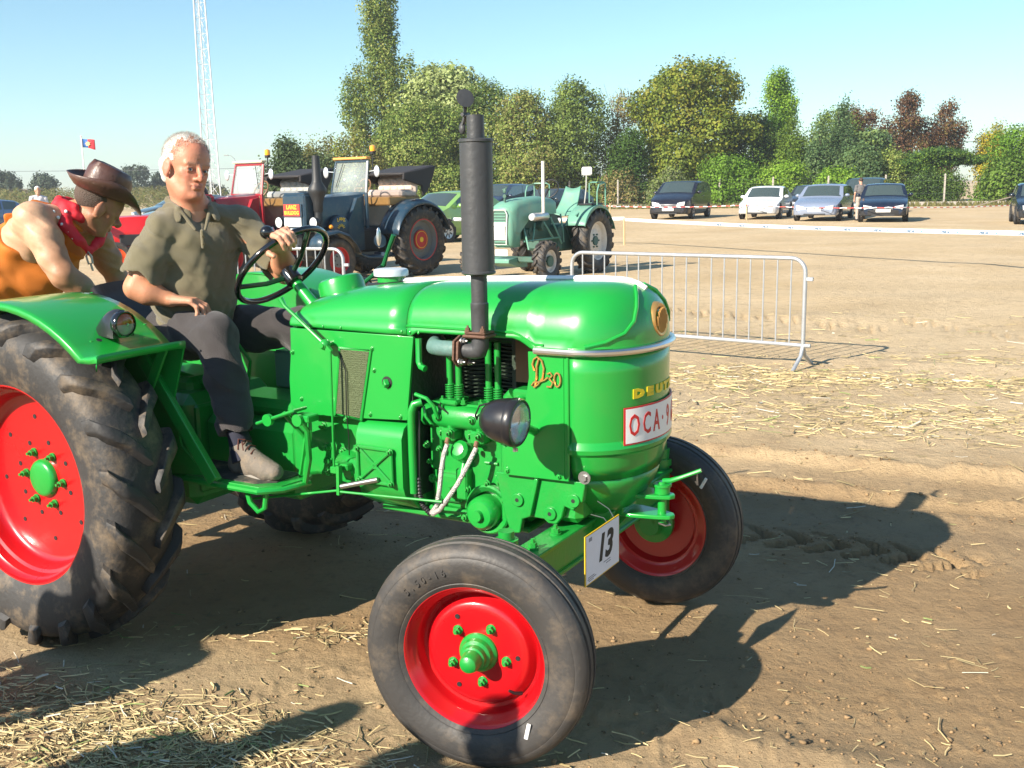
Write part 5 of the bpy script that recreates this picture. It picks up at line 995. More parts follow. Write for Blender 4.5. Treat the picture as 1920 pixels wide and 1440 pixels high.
    TT = [R(a) for a in range(-90, 91, 6)]
    rows = [[(1.985+.2*math.cos(q), .272*math.sin(q), 1.166) for q in TT]]+[[dome(q, p) for q in TT] for p in PH[:-1]]+[[(1.985, 0, 1.371)]*len(TT)]
    b.grid(rows); hood = b.build('hood', GREEN, t, ang=50, solid=.004)
    # beads, crest strip, chrome
    b = MB(); b.tube([(x, -.274, 1.222 if x < 1.80 else (1.222-.035*((x-1.8)/.07) if x < 1.87 else 1.187)) for x in XF[:-2]], .004, 6); b.tube([(x, .274, 1.222 if x < 1.80 else 1.19) for x in XF[:-2]], .004, 6); b.build('hood_bead', GREEN, hood)
    b = MB()
    for s in (-1, 1):
        b.tube([dome(R(s*12), R(64), .003), dome(R(s*22), R(50), .003), dome(R(s*28), R(34), .003), dome(R(s*33), R(20), .003), dome(R(s*42), R(10), .003), dome(R(s*58), R(4), .003), dome(R(s*75), R(1), .003)], .0065, 8)
    b.build('face_bead', GREEN, hood)
    b = MB(); b.tube([(x, 0, ztop(x)+.003) for x in (1.16, 1.3, 1.5, 1.7, 1.85, 1.985)]+[dome(0, R(a), .003) for a in (82, 75, 66, 56)], [.010]*10, 8); b.build('crest_strip', CHROME if False else mat('crest_alloy', (.78, .78, .78), .35, metal=.2), hood)
    b = MB(); b.tube([(1.872, -.281, 1.170), (1.93, -.282, 1.170)]+[(1.985+.208*math.cos(q), .282*math.sin(q), 1.170) for q in TT]+[(1.93, .282, 1.170), (1.872, .281, 1.170)], .012, 10); b.build('chrome_band', CHROME, t)
    # rivets along the rear hood seam
    rv = MB(); rv.sphere((0, 0, 0), (.005, .003, .005), 8, 5); rvm = rv.mesh('rivet', GREEN)
    for x in (.93, .96, 1.02, 1.36, 1.395, 1.43, 1.10): inst('rivet', rvm, hood, (x, -.2765, 1.201))
    # gold roundel on the nose
    b = MB(); M = (2.161, 0, 1.248); ax = Vector((1, 0, .10)).normalized()
    b.lathe([(.040, .018), (.045, .021), (.052, .021), (.057, .015), (.059, .004), (.059, -.03)], c=M, axis=ax, n=40); rd = b.build('badge_ring', GOLD, t)
    b = MB(); b.lathe([(0, .012), (.045, .012)], c=M, axis=ax, n=30); b.build('badge_mesh', mat('badge_gauze', (.30, .24, .13), .45, metal=.3, var=.3, scale=120), rd)
    b = MB()
    for k in range(-4, 5):
        hh = math.sqrt(max(0, .041**2-(k*.0095)**2)); b.box((2.181, k*.0095-.0015, 1.248-hh), (2.187, k*.0095+.0015, 1.248+hh))
    b.build('badge_bar', GOLD, rd)
    # ---- nose cowl (vertical shell with bumper bead and tapering bowl)
    def nose_ring(z, s, bulge=0): return [(1.985+(.200*s+bulge)*math.cos(q), (.272*s+bulge)*math.sin(q), z) for q in TT]
    b = MB(); b.grid([nose_ring(z, s, bu) for z, s, bu in ((1.166, 1, 0), (1.10, 1, 0), (.95, .998, 0), (.885, .995, 0), (.875, .995, .006), (.862, .99, .012), (.848, .985, .010), (.838, .975, .002), (.80, .95, 0), (.755, .88, 0))]); nose = b.build('nose_cowl', GREEN, t, ang=30, solid=.004)
    b = MB(); rings = [nose_ring(z, s) for z, s in ((.757, .875), (.72, .83), (.68, .72), (.64, .58), (.61, .42), (.598, .25))]
    b.grid(rings); b.add(rings[-1], [tuple(range(len(TT)))]); b.build('front_bowl', GREEN2, t, ang=50, solid=.004)
    for s in (-1, 1):
        b = MB(); pl = [(1.745, .752), (1.745, .875), (1.775, .93), (1.83, 1.0), (1.845, 1.08), (1.843, 1.164), (1.984, 1.164), (1.984, .757)]
        b.prism(pl, s*.272, s*.262); sp_ = b.build('nose_side_panel', GREEN, t, bevel=.002)
        b = MB(); b.tube([(1.984, s*.273, 1.155), (1.984, s*.273, .77)], .005, 8); b.tube([(1.968, s*.2715, 1.155), (1.968, s*.2715, .77)], .003, 6); b.build('panel_bead', GREEN, sp_)
        if s < 0:
            for p in ((1.76, .768), (1.95, .772), (1.76, .865)): inst('screw', bolt_mesh('screw', GREEN, .008, .007), sp_, (p[0], -.272, p[1]))
            q = MB(); q.cyl((0, 0, 0), (0, -.004, 0), .021, n=20); q.cyl((0, -.004, 0), (0, -.012, 0), .011, n=6); q.build('fixing_washer', STEEL, t, (2.035, -.262, .775))
    # lettering on the nose
    cow_y = lambda q, e: (1.985+(.2+e)*math.cos(q), (.272+e)*math.sin(q))
    def wrap_text(name, body, size, z, mids, m_, e, sx=1.0, ext=.0012, shear=0.0, bold=0.0):
        mb = MB()
        for ch, q in zip(body, mids):
            cu = bpy.data.curves.new('t', 'FONT'); cu.body = ch; cu.size = size; cu.extrude = ext; cu.align_x = 'CENTER'; cu.align_y = 'CENTER'; cu.resolution_u = 2; cu.offset = bold; cu.shear = shear
            o = bpy.data.objects.new('t', cu); COL.objects.link(o); me = bpy.data.meshes.new_from_object(o.evaluated_get(bpy.context.evaluated_depsgraph_get()))
            x0, y0 = cow_y(q, e); tx, ty = -.2*math.sin(q), .272*math.cos(q); L_ = math.hypot(tx, ty); tx /= L_; ty /= L_; nx, ny = ty, -tx
            mb.add([(x0+tx*v.co.x*sx+nx*v.co.z, y0+ty*v.co.x*sx+ny*v.co.z, z+v.co.y) for v in me.vertices], [tuple(p.vertices) for p in me.polygons])
            bpy.data.objects.remove(o); bpy.data.curves.remove(cu); bpy.data.meshes.remove(me)
        return mb.build(name, m_, None, smooth=False, fix=False)
    o = wrap_text('maker_lettering', 'DEUTZ', .036, 1.030, [R(a) for a in (-29, -17, -5, 7, 18)], YEL, .001, sx=1.75, bold=.0030); o.parent = t
    # licence plate wrapped round the nose
    def shellstrip(z0, z1, a0, a1, e0, e1, n=18):
        mb = MB(); qs = [R(a0+(a1-a0)*i/n) for i in range(n+1)]
        rows = [[(*cow_y(q, e1), z0) for q in qs], [(*cow_y(q, e1), z1) for q in qs], [(*cow_y(q, e0), z1) for q in qs], [(*cow_y(q, e0), z0) for q in qs], [(*cow_y(q, e1), z0) for q in qs]]
        mb.grid(rows); mb.add([rows[k][0] for k in range(4)], [(0, 1, 2, 3)]); mb.add([rows[k][-1] for k in range(4)], [(3, 2, 1, 0)]); return mb
    lp = shellstrip(.872, .992, -43, 43, .004, .008).build('licence_plate', mat('plate_red_edge', (.5, .02, .03), .35), t)
    shellstrip(.877, .987, -41.5, 41.5, .008, .0088).build('plate_face', WHITE, lp)
    o = wrap_text('plate_lettering', 'OCA·960', .098, .930, [R(a) for a in (-34, -22, -11, -2.5, 7, 19, 31)], REDT, .0092, sx=.58, ext=.0006, bold=.0012); o.parent = lp
    # model script on the side panel
    gd = MB()
    gd.tube([(1.868, -.278, 1.105), (1.862, -.278, 1.125), (1.868, -.278, 1.142), (1.880, -.278, 1.150), (1.895, -.278, 1.140), (1.903, -.278, 1.115), (1.898, -.278, 1.085), (1.882, -.278, 1.062), (1.868, -.278, 1.052), (1.859, -.278, 1.058), (1.866, -.278, 1.068), (1.885, -.278, 1.070), (1.905, -.278, 1.078), (1.918, -.278, 1.088)], .0032, 6)
    gd.tube([(1.886, -.278, 1.146), (1.878, -.278, 1.12), (1.876, -.278, 1.085), (1.870, -.278, 1.055)], .0035, 6)
    gd.tube([(1.915, -.278, 1.098), (1.926, -.278, 1.103), (1.932, -.278, 1.094), (1.922, -.278, 1.083), (1.934, -.278, 1.072), (1.928, -.278, 1.058), (1.913, -.278, 1.058)], .0032, 6)
    gd.tube([(1.950+.011*math.cos(a), -.278, 1.082+.022*math.sin(a)) for a in np.linspace(0, 2*math.pi, 13)[:-1]], .0032, 6, closed=True)
    gd.build('model_script', GOLD, t)
    # ---- front support castings
    for s in (-1, 1):
        y = s*.235
        b = MB(); b.prism([(1.70, .75), (2.03, .755), (2.02, .69), (1.985, .655), (1.955, .665), (1.945, .625), (1.925, .60), (1.895, .60), (1.88, .612), (1.83, .612), (1.80, .60), (1.79, .55), (1.755, .545), (1.735, .60)], y-.012, y+.012); k = b.build('front_bracket', GREEN2, t, bevel=.004)
        b = MB()
        for (x, z) in ((1.785, .665), (1.905, .635), (1.99, .69)): b.cyl((x, y+s*.012, z), (x, y+s*.020, z), .022, n=16)
        bb = b.build('bracket_boss', GREEN2, k, bevel=.002); bb['kind'] = 'stuff'
        b = MB()
        for (x, z) in ((1.785, .665), (1.905, .635), (1.99, .69)): b.cyl((x, y+s*.019, z), (x, y+s*.0205, z), .007, n=10)
        b.build('bracket_hole', BLK, k)
        b = MB(); b.prism([(1.855, .75), (1.87, .75), (1.84, .62), (1.825, .62)], y+s*.012, y+s*.03); b.build('bracket_rib', GREEN2, k, bevel=.003)
    b = MB(); b.box((1.70, -.22, .60), (2.0, .22, .74), ch=.02); b.build('front_frame', GREEN2, t)
    # ---- towing jaw
    b = MB()
    for z in (.600, .668):
        b.prism([(2.02, -.05), (2.10, -.055), (2.19, -.035), (2.225, -.02), (2.235, 0), (2.225, .02), (2.19, .035), (2.10, .055), (2.02, .05)], z-.007, z+.007, 'xy')
    b.prism([(2.00, -.055), (2.075, -.055), (2.075, .055), (2.00, .055)], .60, .668, 'xy'); jaw = b.build('tow_jaw', GREEN, t, bevel=.003)
    b = MB(); b.cyl((2.19, 0, .578), (2.19, 0, .715), .0145, n=14); b.cyl((2.19, 0, .676), (2.19, 0, .700), .026, n=16); b.cyl((2.19, 0, .7), (2.19, 0, .708), .031, n=16); b.build('tow_pin', GREEN, jaw)
    b = MB(); b.tube([(2.19, 0, .716), (2.215, .01, .718), (2.25, .02, .732), (2.312, .03, .760)], [.010, .009, .007, .007], 8); b.build('pin_handle', GREEN, jaw)
    b = MB(); b.tube([(2.19, -.03, .582), (2.21, -.02, .572), (2.22, .0, .570), (2.20, .02, .575)], .003, 6); b.build('pin_ring', STEEL, jaw)
    # ---- dash side panels with gauze grille
    for s in (-1, 1):
        y = s*.272; b = MB(); b.prism([(.848, .905), (.848, 1.0), (.862, 1.10), (.866, 1.188), (1.405, 1.186), (1.368, .895), (1.20, .885), (1.05, .878), (.90, .875)], y, y-s*.012); pn = b.build('dash_side_panel', GREEN, t, bevel=.002)
        b = MB(); b.tube([(1.092, y+s*.001, 1.130), (1.228, y+s*.001, 1.130), (1.172, y+s*.001, .878), (1.056, y+s*.001, .885)], .0065, 8, closed=True); b.build('grille_frame', GREEN, pn)
        b = MB(); b.prism([(1.097, 1.124), (1.220, 1.124), (1.167, .885), (1.062, .892)], y+s*.0015, y+s*.0035); b.build('grille_gauze', MESHM, pn)
        b = MB()
        for k in range(30):
            z = .892+k*.0078; x0 = 1.062+(z-.892)*.148; x1 = 1.168+(z-.892)*.225; b.box((x0, y+s*.0035, z), (x1, y+s*.0052, z+.003))
        b.build('gauze_wires', MESHM, pn)
        b = MB(); b.cyl((1.29, y+s*.0005, 1.022), (1.29, y+s*.002, 1.022), .021, n=18); b.build('key_hole', BLK, pn)
        b = MB(); b.bar((1.283, y+s*.002, 1.028), (1.297, y+s*.012, 1.010), .018, .02); b.build('hole_catch', GREEN2, pn, bevel=.003)
        for (x, z) in ((.87, 1.10), (1.21, .902), (1.34, .905), (1.235, 1.06), (1.10, .873), (1.23, 1.135), (.90, .93)): inst('screw', bolt_mesh('screw', GREEN, .007, .006), pn, (x, y, z), (0, 0, 0 if s < 0 else math.pi))
    b = MB(); b.box((.87, -.258, .90), (.885, .258, 1.24)); b.build('dash_bulkhead', GREEN2, t)
    b = MB(); b.box((1.375, -.258, .62), (1.385, .258, 1.24)); b.build('engine_bulkhead', DARKM, t)
    # instrument pod, filler cap
    b = MB(); b.lathe([(.0, .075), (.070, .075), (.082, .068), (.088, .05), (.09, -.02)], c=(.90, 0, 1.275), axis=(-.28, 0, 1), n=30); pod = b.build('instrument_pod', GREEN, t)
    b = MB(); b.lathe([(.091, .0), (.099, .0), (.099, .010), (.091, .010)], c=(.90, 0, 1.278), axis=(-.22, 0, 1), n=30); b.build('pod_gasket', BLACKR, pod)
    b = MB(); b.lathe([(0, -.01), (.085, -.01), (.092, -.002), (.085, .006), (.055, .008)], c=(1.125, 0, 1.332), axis=(-.06, 0, 1), n=36); fc = b.build('filler_gasket', BLACKR, t)
    b = MB(); b.lathe([(.052, -.0), (.052, .03)], c=(1.125, 0, 1.335), axis=(-.06, 0, 1), n=30); b.build('filler_neck', GREEN, fc)
    b = MB(); n_ = 48; ri = []
    for z, r_ in ((.026, .056), (.026, .062), (.044, .062), (.050, .058), (.052, .05), (.0525, .0)):
        ri.append([Vector((1.125-.06*z, 0, 1.335+z))+Vector(((r_+(.0018 if (j % 2 and .056 < r_ < .0625) else 0))*math.cos(2*math.pi*j/n_), (r_+(.0018 if (j % 2 and .056 < r_ < .0625) else 0))*math.sin(2*math.pi*j/n_), 0)) for j in range(n_)])
    b.grid(ri, True); b.build('filler_cap', mat('cap_alloy', (.62, .66, .70), .35, metal=.3), fc)
    # ---- exhaust
    ex = MB(); X, Y = 1.714, -.345
    ex.tube([(X-.065, Y, 1.168), (X-.02, Y, 1.167), (X-.005, Y, 1.170), (X+.0, Y, 1.185), (X, Y, 1.215)], [.026, .027, .0285, .028, .027], 20)
    elbow = ex.build('exhaust_elbow', BLACKM, t, ang=60)
    b = MB(); b.tube([(1.45, -.20, 1.163), (1.49, -.27, 1.165), (1.525, -.325, 1.167), (1.56, Y, 1.168), (X-.07, Y, 1.168)], [.024, .026, .026, .0255, .0255], 18); b.build('exhaust_manifold_pipe', TEALPIPE, t)
    b = MB(); b.prism([(Y-.045, 1.14), (Y-.02, 1.115), (Y+.03, 1.115), (Y+.045, 1.15), (Y+.04, 1.20), (Y+.0, 1.215), (Y-.04, 1.20)], X-.072, X-.080, 'yz'); b.prism([(Y-.043, 1.14), (Y-.02, 1.118), (Y+.03, 1.118), (Y+.043, 1.15), (Y+.038, 1.197), (Y+.0, 1.21), (Y-.038, 1.197)], X-.058, X-.067, 'yz'); fl = b.build('pipe_flange', RUST, t, bevel=.002)
    for (yy, zz) in ((Y-.036, 1.135), (Y+.02, 1.125), (Y-.02, 1.20)): inst('flange_bolt', bolt_mesh('flange_bolt', STEEL, .008, .014), fl, (X-.057, yy, zz), (0, 0, math.pi/2))
    b = MB(); b.box((X-.045, Y-.038, 1.212), (X+.04, Y+.036, 1.222), ch=.004); b.box((X-.04, Y-.034, 1.223), (X+.036, Y+.032, 1.231), ch=.004); b.build('stack_flange', RUST, t)
    for (dx, dy) in ((-.03, -.025), (.025, -.025), (-.03, .025)): inst('flange_bolt', bolt_mesh('flange_bolt', RUST, .008, .012), fl, (X+dx, Y+dy, 1.231), (-math.pi/2, 0, 0))
    b = MB(); b.lathe([(.027, 1.231), (.028, 1.30), (.0285, 1.302), (.0285, 1.318), (.0255, 1.322), (.0255, 1.415)], c=(X, Y, 0), n=24); b.build('exhaust_pipe', BLACKM, t)
    b = MB(); b.lathe([(.025, 1.408), (.046, 1.408), (.0535, 1.412), (.0535, 1.417), (.0505, 1.42), (.0500, 1.806), (.0535, 1.809), (.0535, 1.816), (.047, 1.819), (.025, 1.819)], c=(X, Y, 0), n=32); b.build('muffler', BLACKM, t)
    b = MB(); b.lathe([(.027, 1.815), (.0265, 1.888), (.024, 1.888), (.024, 1.84)], c=(X, Y, 0), n=24); tp = b.build('exhaust_tip', BLACKM, t)
    b = MB(); ax = Vector((.75, -.62, .25)).normalized(); b.lathe([(0, -.002), (.027, -.002), (.028, .001), (0, .004)], c=(X-.028, Y-.01, 1.938), axis=ax, n=24); b.bar((X-.028, Y-.01, 1.915), (X-.034, Y-.005, 1.888), .010, .005); b.build('rain_flap', BLACKM, tp)
    b = MB(); b.tube([(X-.034, Y-.02, 1.890), (X-.034, Y+.02, 1.890)], .006, 8); b.bar((X-.034, Y, 1.89), (X-.047, Y, 1.855), .014, .006); b.sphere((X-.047, Y, 1.850), (.011, .008, .018)); b.bar((X-.026, Y, 1.885), (X-.034, Y, 1.892), .03, .005); b.build('flap_weight', BLACKM, tp)
    # ---- headlamps
    hd = Vector((.975, -.20, -.05)).normalized()
    for s in (-1, 1):
        C0 = Vector((1.895, s*.478, .985)); d = Vector((hd.x, 0.0 if s > 0 else .03, hd.z)).normalized()
        b = MB(); b.lathe([(0, -.100), (.018, -.098), (.039, -.086), (.056, -.064), (.065, -.040), (.070, -.012), (.0705, .004), (.073, .005), (.0745, .010), (.0745, .026), (.070, .033), (.066, .033)], c=C0, axis=d, n=36); hl = b.build('headlamp', mat('lamp_shell', (.016, .015, .017), .3, var=.15, coat=.3), t)
        b = MB(); b.lathe([(0, -.02), (.03, -.012), (.055, .006), (.067, .028)], c=C0, axis=d, n=30); b.build('reflector', mat('lamp_reflector', (.75, .75, .78), .12, metal=1), hl)
        gl = mat('lamp_glass', (.85, .9, .92), .05, trans=.92, var=.02)
        b = MB(); b.lathe([(0, .040), (.03, .038), (.055, .034), (.067, .031)], c=C0, axis=d, n=30); b.build('lens', gl, hl, solid=.002)
        u = Vector((0, 0, 1)).cross(d).normalized(); b = MB()
        for k in range(-6, 7):
            p = C0+d*.034+u*(k*.009); b.bar(p+Vector((0, 0, -.002)), p+Vector((0, 0, -.035+abs(k)*.002)), .0015, .002)
        b.bar(C0+d*.036+u*-.062, C0+d*.036+u*.062, .002, .002); b.build('lens_ribs', gl, hl)
        b = MB(); b.tube([C0-d*.03+Vector((0, 0, -.06)), C0-d*.02+Vector((0, 0, -.082))], .008, 8); b.tube([(1.86, s*.262, .905), (1.875, s*.33, .93), (1.878, s*.39, .955), (1.885, s*.43, .975)], .014, 10); b.build('lamp_arm', GREEN, hl)
        b = MB(); b.cyl(C0+d*.012+Vector((0, 0, -.078)), C0+d*.012+Vector((0, 0, -.09)), .005, n=8); b.cyl(C0+d*.02+Vector((0, 0, -.078)), C0+d*.02+Vector((0, 0, -.088)), .004, n=8); b.build('lamp_screw', STEEL, hl)
    # ---- engine
    b = MB(); b.box((1.385, -.175, .56), (1.80, .175, .93), ch=.02); b.box((1.39, -.19, .925), (1.76, .19, .951), ch=.008); b.build('crankcase', GREEN2, t)
    b = MB(); rows = []
    for x in (1.39, 1.395, 1.70, 1.705):
        w = .9 if x in (1.39, 1.705) else 1; rows.append([(x, -.17, .945), (x, -.17-.035*w, .945), (x, -.17-.055*w, .93), (x, -.17-.058*w, .89), (x, -.17-.045*w, .872), (x, -.17, .868)])
    b.grid(rows); b.add(rows[0], [tuple(range(6))]); b.add(rows[-1], [tuple(range(6))[::-1]]); b.build('tappet_cover', GREEN2, t, ang=50)
    for k, xc in enumerate((1.50, 1.655)):
        b = MB(); b.cyl((xc, .0, .95), (xc, .0, 1.17), .065, n=28); 
        cy = b.build('cylinder_barrel', DARKM, t)
        b = MB()
        for j in range(15): z = .962+j*.0135; b.lathe([(.064, z), (.088, z), (.088, z+.004), (.064, z+.004)], c=(xc, 0, 0), n=28)
        b.build('cooling_fins', DARKM, cy)
        b = MB(); b.box((xc-.075, -.13, 1.16), (xc+.07, .12, 1.20), ch=.01); b.build('cylinder_head', DARKM, cy)
        b = MB(); b.box((xc-.035, -.215, .948), (xc+.033, -.13, .966), ch=.006); fb_ = b.build('pushrod_base', GREEN2, t)
        for dx in (-.018, .018):
            b = MB(); b.cyl((xc+dx, -.172, .965), (xc+dx, -.172, 1.17), .0115, n=14); b.build('pushrod_tube', GREEN2, fb_)
            b = MB(); pts = [(xc+dx+.0155*math.cos(a), -.172+.0155*math.sin(a), .966+.0011*i*.5+.0) for i, a in enumerate(np.linspace(0, 2*math.pi*6, 84))]; pts = [(x, y, .968+.048*i/83) for i, (x, y, z) in enumerate(pts)]
            b.tube(pts, .0022, 5); b.build('tube_spring', GREEN2, fb_)
        for dx in (-.043, .043): inst('stud_nut', bolt_mesh('stud_nut', GREEN2, .009, .014), fb_, (xc+dx, -.185, .951), (-math.pi/2, 0, 0))
    for (xc) in (1.465, 1.60): inst('cover_bolt', bolt_mesh('cover_bolt', GREEN2, .011, .012), t, (xc+.0, -.228, .91))
    # air duct / shroud inside the bay
    b = MB(); b.box((1.715, -.15, .95), (1.73, .24, 1.20)); b.build('fan_shroud', DARKM, t)
    b = MB(); b.prism([(1.735, 1.04), (1.735, 1.19), (1.80, 1.19), (1.835, 1.15), (1.835, 1.04)], -.16, -.14); b.build('shroud_plate', mat('olive_plate', (.16, .10, .06), .35, metal=.4), t)
    b = MB(); b.tube([(1.745, -.215, .95), (1.745, -.22, 1.0), (1.76, -.22, 1.012)], .022, 12); b.tube([(1.775, -.215, .94), (1.775, -.22, 1.005), (1.79, -.22, 1.01)], .016, 12); b.box((1.76, -.235, .985), (1.84, -.16, 1.03), ch=.008); b.cyl((1.80, -.235, 1.0), (1.80, -.255, .985), .018, n=14); b.cyl((1.82, -.24, .975), (1.82, -.26, .975), .012, n=12); b.build('air_intake', GREEN2, t)
    # injection pumps
    for k, xc in enumerate((1.475, 1.59)):
        b = MB(); b.cyl((xc, -.17, .855), (xc, -.205, .855), .034, n=20); b.cyl((xc, -.20, .855), (xc, -.215, .855), .022, n=18); b.box((xc+.0, -.235, .825), (xc+.055, -.17, .872), ch=.008); b.cyl((xc+.03, -.21, .865), (xc+.03, -.21, .895), .012, n=12); p = b.build('injection_pump', GREEN2, t)
        inst('pump_nut', bolt_mesh('pump_nut', GREEN2, .014, .016), p, (xc, -.215, .855)); inst('pump_nut', bolt_mesh('pump_nut', GREEN2, .010, .016), p, (xc+.04, -.235, .86))
        b = MB(); b.cyl((xc+.035, -.238, .84), (xc+.037, -.25, .826), .008, n=10); b.build('hose_fitting', mat('copper', (.6, .3, .2), .35, metal=.8), p)
        b = MB(); b.tube([(xc+.03, -.21, .89), (xc+.03, -.225, .925), (xc+.0, -.235, .948), (xc-.01, -.20, .957)] if k == 0 else [(xc+.03, -.21, .89), (xc+.03, -.235, .93), (xc+.05, -.24, .965), (xc+.10, -.2, .98)], .0035, 6); b.build('fuel_line', BLACKR if k else DARKM, p)
    b = MB(); b.tube([(1.517, -.252, .824), (1.508, -.262, .79), (1.502, -.27, .74), (1.495, -.275, .67), (1.482, -.275, .61), (1.455, -.27, .578)], .0085, 10); b.tube([(1.632, -.252, .824), (1.61, -.27, .77), (1.575, -.285, .70), (1.54, -.29, .65), (1.50, -.285, .60), (1.46, -.27, .575)], .0085, 10); b.build('braided_hose', BRAID, t)
    b = MB(); pts = [(1.412, -.262, .93), (1.414, -.268, .86), (1.412, -.27, .78), (1.410, -.272, .70)]; b.tube(pts, .0045, 8); b.build('black_cable', BLACKR, t)
    b = MB(); pp = [Vector((1.408, -.272, .70)), Vector((1.41, -.272, .64)), Vector((1.42, -.27, .60)), Vector((1.452, -.268, .572))]
    from_pts = []; rr_ = []
    for i in range(30):
        s_ = i/29*3; k = min(2, int(s_)); from_pts.append(pp[k].lerp(pp[k+1], s_-k)); rr_.append(.011 if i % 2 else .0085)
    b.tube(from_pts, rr_, 10); b.build('corrugated_sleeve', BLACKR, t)
    b = MB(); b.tube([(1.47, -.235, .905), (1.463, -.25, .95), (1.44, -.255, .975), (1.39, -.25, .985)], .007, 8); b.tube([(1.395, -.285, .645), (1.395, -.287, .80), (1.396, -.287, .93), (1.408, -.285, .958), (1.43, -.27, .965)], .0135, 12); b.tube([(1.42, -.245, .945), (1.43, -.25, .91), (1.445, -.24, .885)], .005, 8); b.build('oil_pipes', GREEN, t)
    b = MB(); b.lathe([(0, .075), (.022, .072), (.034, .060), (.036, .03), (.034, .0)], c=(1.545, -.17, .775), axis=(0, -.75, .35), n=26); b.cyl((1.545, -.19, .75), (1.548, -.215, .705), .014, n=12); b.build('fuel_bowl', GREEN, t)
    b = MB(); b.tube([(1.62, -.178, .755), (1.67, -.178, .755)], .006, 8); b.build('dipstick', GREEN2, t)
    b = MB(); b.lathe([(0, .10), (.018, .10), (.02, .085), (.045, .082), (.056, .070), (.060, .05), (.062, .0)], c=(1.625, -.155, .585), axis=(0, -1, 0), n=34); st_ = b.build('drive_cover', GREEN, t)
    b = MB(); b.lathe([(.062, .0), (.082, .012), (.086, .04), (.08, .045), (.062, .03)], c=(1.645, -.17, .60), axis=(0, -1, 0), n=34); b.build('timing_case', GREEN2, t)
    b = MB(); b.box((1.43, -.20, .60), (1.53, -.165, .70), ch=.008); b.box((1.52, -.215, .62), (1.565, -.165, .73), ch=.006); b.box((1.385, -.19, .545), (1.76, -.15, .575), ch=.008); b.box((1.69, -.20, .56), (1.72, -.16, .93), ch=.008); b.cyl((1.50, -.2, .645), (1.50, -.225, .645), .018, n=6); b.box((1.40, -.19, .71), (1.45, -.165, .87), ch=.006); b.build('engine_castings', GREEN2, t)
    rs = random.Random(5)
    for (x, z) in ((1.40, .90), (1.69, .90), (1.40, .80), (1.41, .74), (1.42, .68), (1.56, .66), (1.64, .69), (1.69, .70), (1.60, .80), (1.66, .62), (1.44, .61), (1.72, .80), (1.705, .64), (1.58, .58), (1.45, .79), (1.55, .56)):
        inst('engine_bolt', bolt_mesh('engine_bolt', GREEN2, rs.uniform(.007, .012), .012), t, (x, -.2-.004*rs.random(), z))
    # ---- clutch housing, starter cover, gearbox, rear axle
    b = MB(); b.prism([(.78, .885), (1.18, .88), (1.38, .88), (1.38, .56), (1.19, .55), (1.12, .62), (.90, .625), (.78, .60)], -.205, .205); b.build('clutch_housing', GREEN2, t, bevel=.018)
    b = MB(); rows = []
    for x in (1.155, 1.16, 1.355, 1.36):
        e = .94 if x in (1.155, 1.36) else 1.0; rows.append([(x, -.19, .885), (x, -.24*e, .883), (x, -.275*e, .865), (x, -.292*e, .83), (x, -.292*e, .66), (x, -.27*e, .60), (x, -.19, .555)])
    b.grid(rows); b.add(rows[0], [tuple(range(7))]); b.add(rows[-1], [tuple(range(7))[::-1]]); sc_ = b.build('starter_cover', GREEN, t, ang=50)
    b = MB(); z0, z1, x0, x1, yy = .668, .79, 1.172, 1.318, -.292
    b.box((x0, yy-.008, z0), (x1, yy, z1), ch=.003)
    for (p, q) in (((x0, z0), (x1, z0)), ((x0, z1), (x1, z1)), ((x0, z0), (x0, z1)), ((x1, z0), (x1, z1)), ((x0, z0), (x1, z1)), ((x0, z1), (x1, z0))): b.bar((p[0], yy-.012, p[1]), (q[0], yy-.012, q[1]), .012, .010, up=(0, 1, 0), ch=.003)
    b.cyl(((x0+x1)/2, yy, (z0+z1)/2), ((x0+x1)/2, yy-.016, (z0+z1)/2), .012, n=14); xp = b.build('ribbed_cover_plate', GREEN2, sc_)
    for p in ((x0+.004, z0+.004), (x1-.004, z0+.004), (x0+.004, z1-.004), (x1-.004, z1-.004)): inst('cover_bolt', bolt_mesh('cover_bolt', GREEN2, .010, .012), xp, (p[0], yy-.012, p[1]))
    b = MB(); b.lathe([(0, .085), (.016, .085), (.02, .075), (.04, .072), (.050, .06), (.052, .0)], c=(1.105, -.195, .675), axis=(0, -1, 0), n=30); b.lathe([(0, .045), (.05, .045), (.06, .03), (.062, .0)], c=(1.06, -.195, .68), axis=(0, -1, 0), n=30); b.build('pto_boss', GREEN2, t)
    for (x, z) in ((.955, .74), (1.03, .735), (.955, .69), (1.03, .655), (.96, .65), (.98, .685), (1.005, .692), (.94, .82), (1.15, .86)): inst('housing_bolt', bolt_mesh('housing_bolt', GREEN2, .013, .014), t, (x, -.205, z))
    b = MB(); b.box((.30, -.19, .50), (.80, .19, .80), ch=.03); b.box((.35, -.12, .79), (.95, .12, .87), ch=.03); b.box((.28, -.22, .48), (.31, .22, .84), ch=.01); b.build('gearbox', GREEN2, t)
    b = MB(); b.box((-.26, -.24, .42), (.29, .24, .88), ch=.04); b.cyl((0, -.60, .63), (0, .60, .63), .095, n=28); b.cyl((0, -.36, .63), (0, -.30, .63), .155, n=28); b.cyl((0, .30, .63), (0, .36, .63), .155, n=28); b.box((-.2, -.15, .86), (.2, .15, .93), ch=.02); b.build('rear_axle_housing', GREEN2, t)
    b = MB(); b.lathe([(.0, 0), (.16, 0), (.165, .02), (.165, .10), (.0, .10)], c=(.0, -.46, .63), axis=(0, -1, 0), n=32); b.lathe([(.0, 0), (.16, 0), (.165, .02), (.165, .10), (.0, .10)], c=(.0, .46, .63), axis=(0, 1, 0), n=32); b.build('brake_drum', GREEN2, t)
    b = MB(); b.box((1.19, -.20, .535), (1.80, .20, .555), ch=.005); b.build('sump', GREEN2, t)
